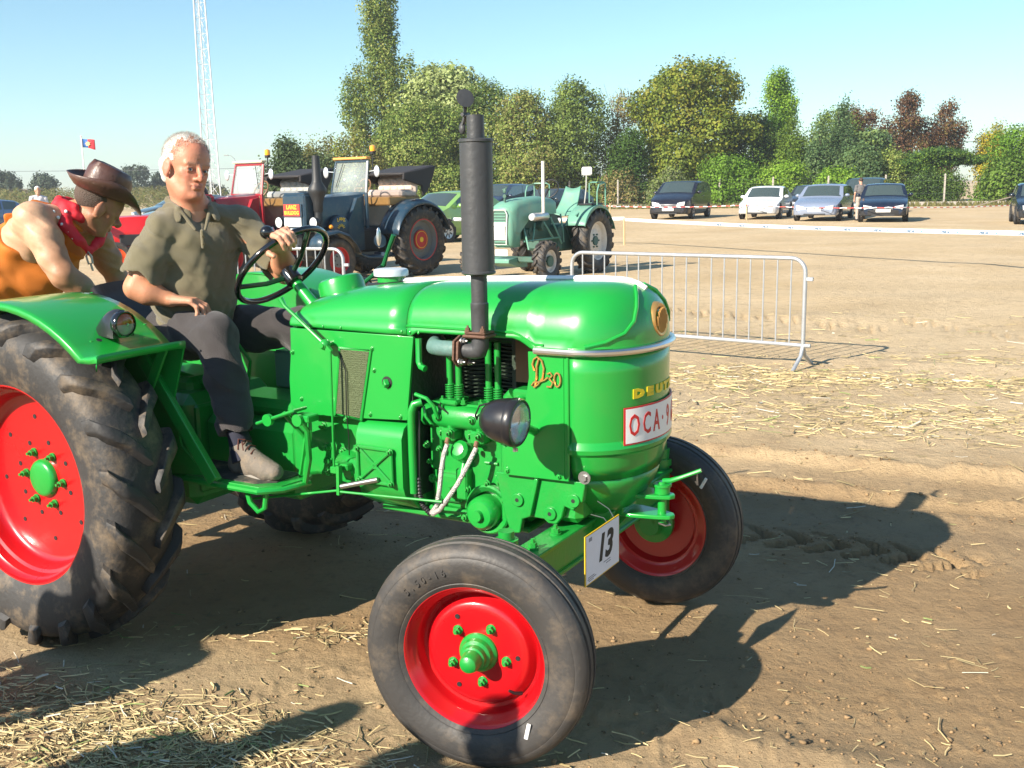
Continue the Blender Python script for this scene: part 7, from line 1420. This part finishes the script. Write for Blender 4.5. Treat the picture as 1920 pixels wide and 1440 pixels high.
def driver():
    t = thing('person', 'grey haired man in an olive polo shirt sitting at the wheel of the green tractor', 'person', *TRM)
    hf = Fr((.262, -.135, 1.768), frame((.955, -.24, -.10), (.02, .14, 1))); hs = 1.0
    Rsh, Lsh = np.array((.208, -.236, 1.530)), np.array((.345, .050, 1.540)); pel = np.array((.115, -.03, 1.12)); nb = np.array((.225, -.105, 1.60)); che = np.array((.215, -.10, 1.44)); bel = np.array((.195, -.085, 1.28))
    fac = np.array((.89, -.46, 0)); lat = np.array((.46, .89, 0)); MT = np.stack([fac, lat, [0, 0, 1]]).T
    Rel, Rwr = np.array((.155, -.338, 1.315)), np.array((.262, -.268, 1.262)); Lel, Lwr = np.array((.50, .125, 1.345)), np.array((.655, -.072, 1.468))
    F = Field((-.05, -.50, 1.02), (.88, .30, 1.93), .0042)
    head(F, hf, hs, smile=.5, jowl=1.05)
    F.path([hf(-.022*hs, 0, -.07*hs), nb+[.01, 0, .02], nb-[0, 0, .05]], [.060, .063, .075], .03); F.cap(nb+lat*-.02+[0, 0, .0], Rsh+[0, 0, .025], .045, .040, .03); F.cap(nb+lat*.02, Lsh+[0, 0, .025], .045, .040, .03)
    F.cap(hf(.03*hs, 0, -.10*hs), nb+fac*.045+[0, 0, -.02], .034, .03, .03)
    F.ell(che, (.108, .160, .15), MT, .04); F.ell(bel, (.118, .150, .16), MT, .04); F.ell(pel, (.13, .17, .10), MT, .04)
    F.path([Rsh, lerp(Rsh, Rel, .55), Rel, lerp(Rel, Rwr, .35), Rwr-[0, 0, -.004]], [.056, .052, .043, .046, .029], .025)
    F.path([Lsh, lerp(Lsh, Lel, .55), Lel, lerp(Lel, Lwr, .35), Lwr], [.056, .052, .042, .045, .029], .025)
    # right hand resting on the thigh, left hand closed over the rim
    hand(F, Rwr+[.004, .0, .004], (.86, .50, -.10), (.05, .0, -1), 1, [(22, 38, 22), (26, 42, 25), (30, 45, 25), (34, 45, 25)], 1.06, thumb=((.5, .7, .35), (.8, .3, .5), (.9, 0, .5)))
    gp = np.array((.722, -.115, 1.505)) 
    hand(F, Lwr, (.60, -.52, .60), (.707, .0, -.707), -1, [(48, 58, 38), (54, 60, 40), (58, 62, 40), (62, 62, 38)], 1.10, spread=.03, thumb=((.45, .75, .25), (.55, .35, .70), (.45, -.05, .85)))
    def colf(V):
        c = face_col(V, hf, hs, (.50, .22, .135), (.50, .125, .08)); arm = (V[:, 2] < 1.50) & ((np.linalg.norm(V-Rwr, axis=1) < .28) | (np.linalg.norm(V-Lwr, axis=1) < .30)); c[arm] = (.50, .225, .125)
        hd_ = (np.linalg.norm(V-gp, axis=1) < .10) | (np.linalg.norm(V-(Rwr+[.07, .04, -.02]), axis=1) < .085); c[hd_] = (.54, .27, .17); nk = (V[:, 2] < 1.60) & (V[:, 2] > 1.40) & ~arm; c[nk] = (.55, .29, .19)
        return c
    inst('body', F.mesh('body', SKIN, colf), t); eyes(hf, hs, t)
    # hair
    H = Field(hf(0, 0, .02)-.17, hf(0, 0, .02)+.17, .0036); H.ell(hf(-.022*hs, 0, .041*hs), (.099*hs, .079*hs, .0875*hs), hf.M.T.copy(), .01)
    for y in (-1, 1): H.cap(hf(.008*hs, y*.070*hs, .03*hs), hf(.004*hs, y*.073*hs, .004*hs), .010, .006, .012); H.cap(hf(-.05*hs, y*.06*hs, .0), hf(-.06*hs, y*.045*hs, -.05*hs), .03, .022, .02)
    for y in (-1, 1): H.ell(hf(.0, y*.086*hs, -.016*hs), (.030, .03, .036), hf.M.T.copy(), .006, 's')
    H.cap(hf(-.075*hs, -.03, -.02*hs), hf(-.07*hs, .03, -.05*hs), .032, .03, .02)
    H.ell(hf(.090*hs, 0, .032*hs), (.088*hs, .063*hs, .068*hs), hf.M.T.copy(), .012, 's'); H.ell(hf(.07*hs, 0, -.03*hs), (.075, .085, .06), hf.M.T.copy(), .01, 's')
    def hn(x, y, z): return (vn(x*120+z*60, y*120-z*90, 3)-.5)*.005
    hm, nt, b = nodes_of('white_hair'); b.inputs['Base Color'].default_value = (.66, .63, .58, 1); b.inputs['Roughness'].default_value = .6; tc = N(nt, 'ShaderNodeTexCoord'); nz = N(nt, 'ShaderNodeTexNoise', Scale=260., Detail=3.); nt.links.new(tc.outputs['Object'], nz.inputs['Vector']); bp = N(nt, 'ShaderNodeBump', Strength=.9, Distance=.004); nt.links.new(nz.outputs['Fac'], bp.inputs['Height']); nt.links.new(bp.outputs[0], b.inputs['Normal'])
    hair = inst('hair', H.mesh('hair', hm, disp=hn), t)
    rs = np.random.RandomState(4); n = 6500; d = rs.normal(0, 1, (n*3, 3)); d /= np.linalg.norm(d, axis=1)[:, None]; P = d*[.100, .081, .0895]+[-.022, 0, .041]; ok = ~(((P[:, 0]-.090)/.088)**2+(P[:, 1]/.064)**2+((P[:, 2]-.032)/.070)**2 < 1) & ((P[:, 2] > .02) | (P[:, 0] < -.03)) & (P[:, 2] > -.045); P = P[ok][:n]; d = d[ok][:n]; n = len(P)
    L_ = rs.uniform(.008, .016, n); dr = d*.7+rs.normal(0, .22, (n, 3))+[.55, 0, .35]; dr /= np.linalg.norm(dr, axis=1)[:, None]; sd = np.cross(dr, d); sd /= np.linalg.norm(sd, axis=1)[:, None]+1e-9
    T = np.stack([P-sd*.0006, P+sd*.0006, P+dr*L_[:, None]], 1).reshape(-1, 3)*hs; W_ = hf.o+T@hf.M; o = inst('hair_strands', np_mesh('hair_strands', W_, np.arange(n*3).reshape(-1, 3), hm), hair); o['kind'] = 'stuff'
    # polo shirt
    S = Field((-.12, -.52, 1.0), (.72, .34, 1.70), .0045); k = .045
    S.ell(che+[0, 0, .01], (.128, .185, .165), MT, k); S.ell(bel, (.140, .176, .18), MT, k); S.ell(pel+fac*.02, (.135, .178, .10), MT, k); S.cap(bel+fac*.03, che+fac*.02, .115, .115, k)
    S.cap(nb-[0, 0, .018], Rsh+[0, 0, .010], .060, .050, .03); S.cap(nb-[0, 0, .018], Lsh+[0, 0, .010], .060, .050, .03)
    rs2 = Rel-Rsh; S.path([Rsh, Rsh+rs2*.45, Rsh+rs2*.88], [.061, .064, .073], .03); ls2 = Lel-Lsh; S.path([Lsh, Lsh+ls2*.45, Lsh+ls2*.80], [.062, .062, .068], .03)
    for (a, d_, r_) in ((Rsh+rs2*1.08, rs2, .070), (Lsh+ls2*1.05, ls2, .062)): dn = d_/np.linalg.norm(d_); S.cap(a+dn*.02, a+dn*.16, r_+.05, r_+.05, .006, 's')
    S.cap(Rsh+rs2*.78, Rsh+rs2*1.3, .060, .060, .006, 's'); S.cap(Lsh+ls2*.76, Lsh+ls2*1.3, .056, .056, .006, 's')
    # neck opening
    S.cap(nb+[0, 0, .03]+fac*.02, nb+[0, 0, .16]+fac*.05, .066, .075, .010, 's'); vtop = nb+fac*.10; S.cap(nb+fac*.055+[0, 0, .035], nb+fac*.135+[0, 0, -.075], .046, .012, .008, 's'); S.cap(nb+fac*.15+[0, 0, .02], nb+fac*.17+[0, 0, -.07], .05, .01, .008, 's')
    f1, f2 = folds(31, .017, .62), folds(33, .006, 1.7); fo = lambda x, y, z: f1(x, y, z)+f2(x, y, z)
    inst('shirt', S.mesh('shirt', POLO, disp=fo), t)
    C = Field(nb-.17, nb+.17, .003)
    for sg in (-1, 1):
        a0 = nb+lat*sg*.078+[0, 0, .045]-fac*.01; a1 = nb+lat*sg*.062+fac*.072+[0, 0, .012]; a2 = nb+lat*sg*.020+fac*.128+[0, 0, -.068]; back = nb-fac*.062+lat*sg*.03+[0, 0, .062]
        C.path([nb-fac*.066+[0, 0, .062], back, a0, a1], [.010, .011, .012, .010], .010); C.path([a1, a2], [.009, .006], .008)
        m0 = lerp(a0, a1, .8)+lat*sg*.022+[0, 0, -.018]; fl = frame(a2-a0, fac*1.0+lat*sg*.55+np.array((0, 0, .5))); C.ell(lerp(a0, a1, .75)+lat*sg*.020+np.array((0, 0, -.020))+fac*.006, (.052, .030, .0075), fl.T, .006); C.ell(a1+lat*sg*.018+fac*.012+np.array((0, 0, -.028)), (.034, .020, .0065), fl.T, .006)
    C.cap(nb+fac*.148+[0, 0, -.075], nb+fac*.150+[0, 0, -.135], .008, .008, .01)
    inst('collar', C.mesh('collar', POLO), t)
    for z in (-.095, -.125): b = MB(); b.cyl(tuple(nb+fac*.155+[0, 0, z]), tuple(nb+fac*.162+[0, 0, z]), .0055, n=10); b.build('button', mat('olive_button', (.10, .08, .04), .4), t)
    # trousers
    Rh, Lh = pel+lat*-.09+[0, 0, -.01], pel+lat*.09+[.02, 0, -.01]; Rk, Lk = np.array((.475, -.245, 1.135)), np.array((.53, .155, 1.12)); Ra, La = np.array((.628, -.325, .775)), np.array((.70, .18, .75))
    T_ = Field((-.12, -.45, .66), (.85, .32, 1.27), .005)
    T_.ell(pel+[.0, 0, -.02], (.145, .175, .095), MT, .04); T_.path([Rh, lerp(Rh, Rk, .5), Rk, lerp(Rk, Ra, .45), Ra], [.095, .088, .070, .064, .066], .035); T_.path([Lh, lerp(Lh, Lk, .5), Lk, lerp(Lk, La, .45), La], [.095, .086, .070, .062, .06], .035)
    dn = (Ra-Rk)/np.linalg.norm(Ra-Rk); T_.cap(Ra+dn*.05, Ra+dn*.2, .10, .10, .006, 's'); T_.cap(Ra, Ra+dn*.2, .054, .054, .006, 's')
    inst('trousers', T_.mesh('trousers', TROU, disp=folds(41, .017, .8)), t)
    b = MB(); b.tube([tuple(Ra+dn*-.02), tuple(Ra+dn*.10)], [.040, .042], 14); b.build('sock', mat('dark_sock', (.012, .014, .03), .9), t)
    for nm, an, dx, mm_ in (('shoe', Ra+dn*.055, (.985, -.17, 0), 0), ('shoe', La+[0.01, .01, -.04], (.98, .1, 0), 1)):
        d0 = np.array(dx)/np.linalg.norm(dx); l0 = np.cross([0, 0, 1], d0); base = an.copy(); base[2] = .637; B = Field(base-[.16, .2, .02], base+[.3, .2, .22], .004)
        B.path([base-d0*.035+[0, 0, .032], base+d0*.06+[0, 0, .032]], [.028, .031], .02); B.path([base+d0*.05+[0, 0, .030], base+d0*.15+[0, 0, .034], base+d0*.195+[0, 0, .034]], [.033, .036, .029], .02); B.cap(base+d0*.10+l0*.016+[0, 0, .03], base+d0*.18+l0*.012+[0, 0, .03], .030, .026, .02); B.cap(base-d0*.02+[0, 0, .03], base-d0*.01+[0, 0, .10], .034, .038, .025); B.cap(base+d0*.02+[0, 0, .09], base+d0*.11+[0, 0, .05], .034, .036, .025)
        B.cap(base-d0*.01+[0, 0, .125], base-d0*.02+[0, 0, .19], .036, .036, .008, 's'); B.ell(base+d0*.08+[0, 0, -.14], (.4, .4, .14), None, .004, 's')
        sh = inst('shoe', B.mesh('shoe', SHOE), t)
        if not mm_:
            b = MB()
            for j in range(4): c0 = base+d0*(.035+.022*j)+[0, 0, .128-.014*j]; b.tube([tuple(c0+l0*.024+[0, 0, -.008]), tuple(c0+[0, 0, .001]), tuple(c0-l0*.024+d0*.012+[0, 0, -.008])], .0028, 6)
            c0 = base+d0*.03+[0, 0, .132]; b.tube([tuple(c0), tuple(c0-l0*.03+d0*.02+[0, 0, .0]), tuple(c0-l0*.034+d0*.03+[0, 0, -.03])], .0025, 6); b.tube([tuple(c0), tuple(c0-l0*.02-d0*.015+[0, 0, .004]), tuple(c0-l0*.036+[0, 0, -.03])], .0025, 6); b.build('laces', mat('brown_laces', (.10, .03, .02), .8), sh)
            b = MB(); n_ = 22; ring = []
            for z, e in ((.637, .0), (.652, .002), (.655, -.004)):
                row = []
                for j in range(n_):
                    a = 2*math.pi*j/n_; xx = .080+.118*math.cos(a); yy = (.034+.008*math.cos(a-.4))*math.sin(a)*1.06; row.append(tuple(base*[1, 1, 0]+d0*(xx+e*math.cos(a))+l0*(yy+e*math.sin(a)+.004)+np.array((0, 0, z))))
                ring.append(row)
            b.grid(ring, True); b.add(ring[0], [tuple(range(n_))]); b.build('shoe_sole', mat('shoe_sole', (.30, .28, .25), .8), sh)
driver()

def hat_man():
    t = thing('person', 'man in brown leather hat and orange vest bending over behind the rear wheel', 'person', (0, 0, 0))
    Rsh = np.array((-2.075, 4.58, 1.570)); Lsh = np.array((-1.935, 4.93, 1.46)); nb = np.array((-1.975, 4.76, 1.575)); ch = np.array((-2.13, 4.76, 1.455)); be = np.array((-2.32, 4.77, 1.27)); pel = np.array((-2.50, 4.78, 1.02))
    Rel = np.array((-1.930, 4.50, 1.330)); Rwr = np.array((-1.79, 4.64, 1.17)); Lel = np.array((-1.885, 5.0, 1.27)); Lwr = np.array((-1.80, 4.92, 1.06))
    hd = frame((.66, .52, -.55), (.44, .14, .87)); hf = Fr((-1.850, 4.765, 1.622), hd); hs = 1.03; ax = nb-be; ax /= np.linalg.norm(ax); lt = (Lsh-Rsh)/np.linalg.norm(Lsh-Rsh); dp = np.cross(ax, lt); MT = np.stack([dp, lt, ax]).T
    F = Field((-2.72, 4.36, .92), (-1.60, 5.16, 1.80), .0055); head(F, hf, hs)
    F.path([hf(-.02, 0, -.06), nb+[.02, 0, .0], nb-ax*.06], [.058, .062, .08], .03); F.ell(ch, (.125, .19, .19), MT, .05); F.ell(be, (.12, .165, .18), MT, .05); F.ell(pel, (.15, .17, .16), None, .05)
    F.cap(nb, Rsh, .055, .062, .04); F.cap(nb, Lsh, .055, .062, .04); F.cap(ch+dp*-.06+lt*-.08, Rsh, .07, .06, .04)
    F.path([Rsh, lerp(Rsh, Rel, .35)+[.01, 0, .0], lerp(Rsh, Rel, .7), Rel, lerp(Rel, Rwr, .3), lerp(Rel, Rwr, .7), Rwr], [.070, .065, .056, .047, .048, .038, .029], .035); F.path([Lsh, lerp(Lsh, Lel, .5), Lel, lerp(Lel, Lwr, .4), Lwr], [.068, .057, .045, .047, .03], .03)
    hand(F, Rwr, (.45, .35, -.8), (.3, .8, .1), 1, [(20, 35, 20)]*4, 1.0); hand(F, Lwr, (.3, -.2, -.9), (.3, -.8, .1), -1, [(20, 35, 20)]*4, 1.0)
    def colf(V):
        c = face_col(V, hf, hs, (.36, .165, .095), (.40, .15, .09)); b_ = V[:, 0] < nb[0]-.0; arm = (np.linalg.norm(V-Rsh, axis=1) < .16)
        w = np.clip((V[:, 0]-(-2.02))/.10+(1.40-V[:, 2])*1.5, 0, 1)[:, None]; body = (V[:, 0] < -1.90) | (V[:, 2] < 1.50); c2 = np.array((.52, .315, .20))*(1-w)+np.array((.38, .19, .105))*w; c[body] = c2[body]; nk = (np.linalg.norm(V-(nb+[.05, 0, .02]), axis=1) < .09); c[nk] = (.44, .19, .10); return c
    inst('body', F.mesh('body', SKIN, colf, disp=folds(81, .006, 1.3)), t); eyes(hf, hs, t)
    S = Field((-2.78, 4.40, .86), (-1.78, 5.12, 1.72), .0055); ov = mat('orange_vest_cloth', (.58, .16, .014), .75, var=.12, scale=6, bump=.3, bscale=300)
    S.ell(ch, (.140, .200, .20), MT, .05); S.ell(be, (.14, .185, .20), MT, .05); S.ell(pel+[.0, 0, .02], (.165, .18, .16), None, .05); S.cap(be+[-.02, -.0, -.05], ch+[.04, 0, -.09], .14, .12, .05); S.cap(nb-ax*.02, Rsh+lt*.09, .058, .05, .03); S.cap(nb-ax*.02, Lsh-lt*.07, .058, .05, .03)
    for sh_, sg in ((Rsh, -1), (Lsh, 1)): S.ell(sh_+ax*-.02+lt*sg*.030+dp*.01, (.14, .085, .155), MT, .012, 's'); S.cap(sh_+lt*sg*.05-ax*.05, lerp(sh_, Rel if sg < 0 else Lel, .5)+lt*sg*.09-ax*.10, .11, .09, .012, 's')
    S.cap(nb+ax*.06, nb+ax*.2, .10, .10, .01, 's'); S.ell(nb+dp*.10+ax*.03, (.09, .085, .10), MT, .01, 's')
    inst('tank_top', S.mesh('tank_top', ov, disp=folds(51, .030, .7)), t)
    b = MB(); b.bar(tuple(be+lt*-.187+np.array((.09, 0, -.03))), tuple(be+lt*-.187+np.array((.12, 0, -.02))), .004, .03); b.build('vest_print', BLK, t)
    # neckerchief
    K = Field(nb-.24, nb+.24, .004); rk = mat('red_kerchief', (.62, .015, .03), .7, var=.15, scale=20)
    ringp = []
    for a in np.linspace(0, 2*math.pi, 17)[:-1]: ringp.append(nb+ax*.035+lt*.082*math.cos(a)+dp*.080*math.sin(a)+ax*(.018*math.sin(a)*-1))
    for i in range(16): K.cap(ringp[i], ringp[(i+1) % 16], .017, .017, .012)
    kn = np.array((-1.885, 4.70, 1.42)); near = [ringp[i] for i in range(16)]
    K.path([nb+lt*-.075+ax*.04, np.array((-1.955, 4.64, 1.54)), np.array((-1.91, 4.655, 1.47)), kn], [.026, .024, .020, .012], .014); K.path([nb+lt*.07+dp*.06+ax*.02, np.array((-1.865, 4.82, 1.50)), np.array((-1.865, 4.76, 1.455)), kn], [.018, .018, .018, .012], .014); K.path([nb+lt*-.06-dp*.03+ax*.06, nb-lt*.09+ax*.03+dp*.02], [.022, .025], .01)
    kc = inst('neckerchief', K.mesh('neckerchief', rk, disp=folds(61, .008, 1.6)), t)
    b = MB(); rs = random.Random(6)
    for p in ((-1.992, 4.617, 1.60), (-1.972, 4.612, 1.575), (-1.960, 4.616, 1.545), (-1.938, 4.624, 1.515), (-1.925, 4.634, 1.485), (-1.995, 4.63, 1.57), (-1.952, 4.65, 1.60)):
        b.sphere(p, (.008, .0055, .008), 8, 6)
    o = b.build('white_dots', WHITE, kc); o['kind'] = 'stuff'
    b = MB(); b.tube([tuple(kn+[.0, -.015, 0]), tuple(kn+[.015, -.02, -.02]), tuple(kn+[.018, -.02, -.05]), tuple(kn+[.0, -.02, -.055]), tuple(kn+[-.008, -.02, -.02])], .005, 8, closed=True); b.tube([tuple(kn+[.008, -.02, -.05]), tuple(kn+[.016, -.02, -.085])], .005, 8); b.build('toggle', mat('bone_toggle', (.50, .46, .36), .5), kc)
    # hat
    ht = mat('brown_leather', (.095, .042, .030), .42, var=.25, scale=9, bump=.25, bscale=50, coat=.15); hm = frame((.74, .56, -.34), (.28, -.02, .93)); ho = hf(-.004, 0, .046); G = Fr(ho, hm); b = MB(); rows = []
    prof = [(1.72, 0), (1.52, .0), (1.30, .0), (1.12, .004), (1.02, .010), (1.0, .03), (.97, .08), (.93, .112), (.84, .134), (.6, .138), (.3, .122), (0.001, .110)]
    for pi, (q, z) in enumerate(prof):
        row = []
        for j in range(48):
            a = 2*math.pi*j/48; cx, cy = math.cos(a), math.sin(a); rx, ry = .104, .088; zz = z; dx = 0
            if q > 1.04: u = (q-1.04)/.68; zz = z+u**1.5*(.085*abs(cy)**2.4+.055*max(0, -cx)**2-.030*max(0, cx)**2); cyq = cy*(q-.10*u*abs(cy)**3); cxq = cx*q
            else: cxq, cyq = cx*q, cy*q
            if z > .09: zz = z-.022*max(0, 1-abs(cyq)/.45)*(1-.3*cxq)+.012*(-cxq); 
            if 1.0 > q > .5 and cx > .3: cyq *= 1-.22*(1-q)*2.2
            row.append(tuple(G(cxq*rx+dx, cyq*ry, zz)))
        rows.append(row)
    b.grid(rows, True); h_ = b.build('hat', ht, t, ang=70, solid=.0035)
    b = MB()
    for off, ph in ((0, 0), (.5, math.pi)):
        b.tube([tuple(G(.1065*math.cos(a)+0, .0905*math.sin(a), .018+.0045*math.sin(a*22+ph)+.0)+G.M[0]*.003*math.cos(a)*math.cos(a*22+ph)) for a in np.linspace(0, 2*math.pi, 161)[:-1]], .0040, 6, closed=True)
    b.build('hat_braid', mat('dark_braid', (.05, .022, .016), .5), h_)
    H = Field(hf(0, 0, 0)-.15, hf(0, 0, 0)+.15, .004); H.ell(hf(-.03, 0, .03), (.094, .081, .085), hf.M.T.copy(), .01); H.ell(hf(.09, 0, .0), (.10, .10, .2), hf.M.T.copy(), .01, 's'); inst('hair', H.mesh('hair', mat('grey_brown_hair', (.09, .06, .045), .7, bump=.8, bscale=200)), t)
    # trousers and boots (mostly hidden by the rear wheel)
    T_ = Field((-2.85, 4.5, .0), (-2.1, 5.1, 1.16), .010); jean = mat('dark_jeans', (.03, .04, .07), .85)
    T_.ell(pel-[0, 0, .02], (.17, .185, .15), None, .05)
    for y in (-.1, .1): T_.path([pel+[0, y, -.06], pel+[.08, y*1.3, -.50], pel+[-.02, y*1.3, -.93]], [.10, .075, .062], .04)
    inst('trousers', T_.mesh('trousers', jean, disp=folds(71, .015, .7)), t)
    for y in (-.13, .13): b = MB(); b.box((-2.60, 4.78+y-.05, 0.02), (-2.32, 4.78+y+.05, .10), ch=.03); b.build('boot', BLACKR, t)
hat_man()

def simple_person(label, loc, rz, shirt, trou, hairc, h=1.78, pose='stand', cat='person'):
    t = thing('person', label, cat, loc, rz); s = h/1.78; F = Field((-.35*s, -.42*s, 0), (.35*s, .42*s, 1.86*s), .011*s); hf = Fr((.01*s, 0, 1.65*s), frame((1, 0, -.05), (0, 0, 1)))
    def colf(V): c = np.tile(np.array((.50, .28, .19)), (len(V), 1)); return c
    head(F, hf, s); F.path([(-.02*s, 0, 1.58*s), (-.01*s, 0, 1.46*s)], [.055*s, .065*s], .03)
    F.ell((0, 0, 1.28*s), (.10*s, .15*s, .2*s), None, .05); F.ell((0, 0, 1.0*s), (.10*s, .14*s, .14*s), None, .05)
    for y in (-1, 1):
        F.path([(0, y*.18*s, 1.42*s), (-.02*s, y*.235*s, 1.15*s), (.05*s, y*.235*s, .92*s)], [.050*s, .040*s, .028*s], .02); F.path([(0, y*.09*s, .95*s), (.02*s, y*.10*s, .5*s), (-.01*s, y*.11*s, .08*s)], [.07*s, .05*s, .035*s], .03)
        hand(F, (.05*s, y*.235*s, .90*s), (.15, 0, -1), (.2, -y, 0), -y, [(15, 25, 15)]*4, s)
    inst('body', F.mesh('body', SKIN, colf), t)
    S = Field((-.3*s, -.4*s, .85*s), (.3*s, .4*s, 1.6*s), .011*s); S.ell((0, 0, 1.28*s), (.125*s, .185*s, .22*s), None, .05); S.ell((0, 0, 1.02*s), (.125*s, .17*s, .14*s), None, .05)
    for y in (-1, 1): S.path([(0, y*.05*s, 1.46*s), (0, y*.18*s, 1.42*s), (-.01*s, y*.22*s, 1.24*s)], [.06*s, .065*s, .062*s], .03)
    S.cap((0, 0, 1.51*s), (0, 0, 1.7*s), .06*s, .08*s, .01, 's'); inst('shirt', S.mesh('shirt', shirt, disp=folds(7, .015, .8)), t)
    T_ = Field((-.25*s, -.3*s, 0), (.25*s, .3*s, 1.1*s), .011*s); T_.ell((0, 0, .97*s), (.12*s, .16*s, .10*s), None, .04)
    for y in (-1, 1): T_.path([(0, y*.085*s, .92*s), (.02*s, y*.10*s, .5*s), (-.01*s, y*.11*s, .09*s)], [.095*s, .072*s, .062*s], .03); b = MB(); b.box((-.09*s, y*.11*s-.045, .0), (.18*s, y*.11*s+.045, .08), ch=.025); b.build('shoe', BLACKR, t)
    inst('trousers', T_.mesh('trousers', trou, disp=folds(9, .012, .8)), t)
    H = Field(hf(0, 0, 0)-.16*s, hf(0, 0, 0)+.16*s, .008*s); H.ell(hf(-.022*s, 0, .045*s), (.102*s, .083*s, .090*s), None, .01); H.ell(hf(.10*s, 0, -.01*s), (.09*s, .09*s, .10*s), None, .01, 's'); inst('hair', H.mesh('hair', hairc), t)
    return t
GREYS = mat('grey_tshirt', (.12, .115, .115), .85); KH = mat('pale_trousers', (.36, .31, .27), .85); DKH = mat('dark_hair', (.05, .03, .02), .7)
simple_person('man in a grey T shirt seen from behind between silver and navy cars', (14.95, 44.9, 0), R(95), GREYS, KH, DKH, 1.80)
simple_person('white haired man in a pale shirt standing far off at the left', (-14.45, 32.5, .12), R(-60), mat('pale_shirt', (.62, .60, .64), .8), GREYS, mat('far_white_hair', (.66, .63, .58), .7), 1.82)
simple_person('bystander in a dark jacket outside the lower left corner', (-2.70, 1.20, 0), R(35), mat('dark_jacket', (.03, .035, .05), .8), TROU, DKH, 1.74)
simple_person('bystander in a grey shirt standing nearest left of the camera', (-1.95, 1.05, 0), R(40), GREYS, TROU, DKH, 1.74)
simple_person('bystander in a pale shirt between the two other off frame bystanders', (-2.33, 1.02, 0), R(38), MAT['pale_shirt'], TROU, DKH, 1.70)
simple_person('bystander in dark clothes farthest left of the off frame group', (-3.10, 2.05, 0), R(38), MAT['dark_jacket'], TROU, DKH, 1.76)
# ---------------------------------------------------------------- thin summer haze
def haze():
    b = MB(); b.box((-1560, -1560, -1.2), (1560, 1560, 37)); m = bpy.data.materials.new('haze_air'); m.use_nodes = True; nt = m.node_tree; nt.nodes.clear()
    o = nt.nodes.new('ShaderNodeOutputMaterial'); v = nt.nodes.new('ShaderNodeVolumePrincipled'); v.inputs['Color'].default_value = (.93, .96, 1, 1); v.inputs['Density'].default_value = .0007; v.inputs['Anisotropy'].default_value = .2
    nt.links.new(v.outputs[0], o.inputs['Volume']); h = b.build('haze', m, smooth=False); h['kind'] = 'stuff'
haze()
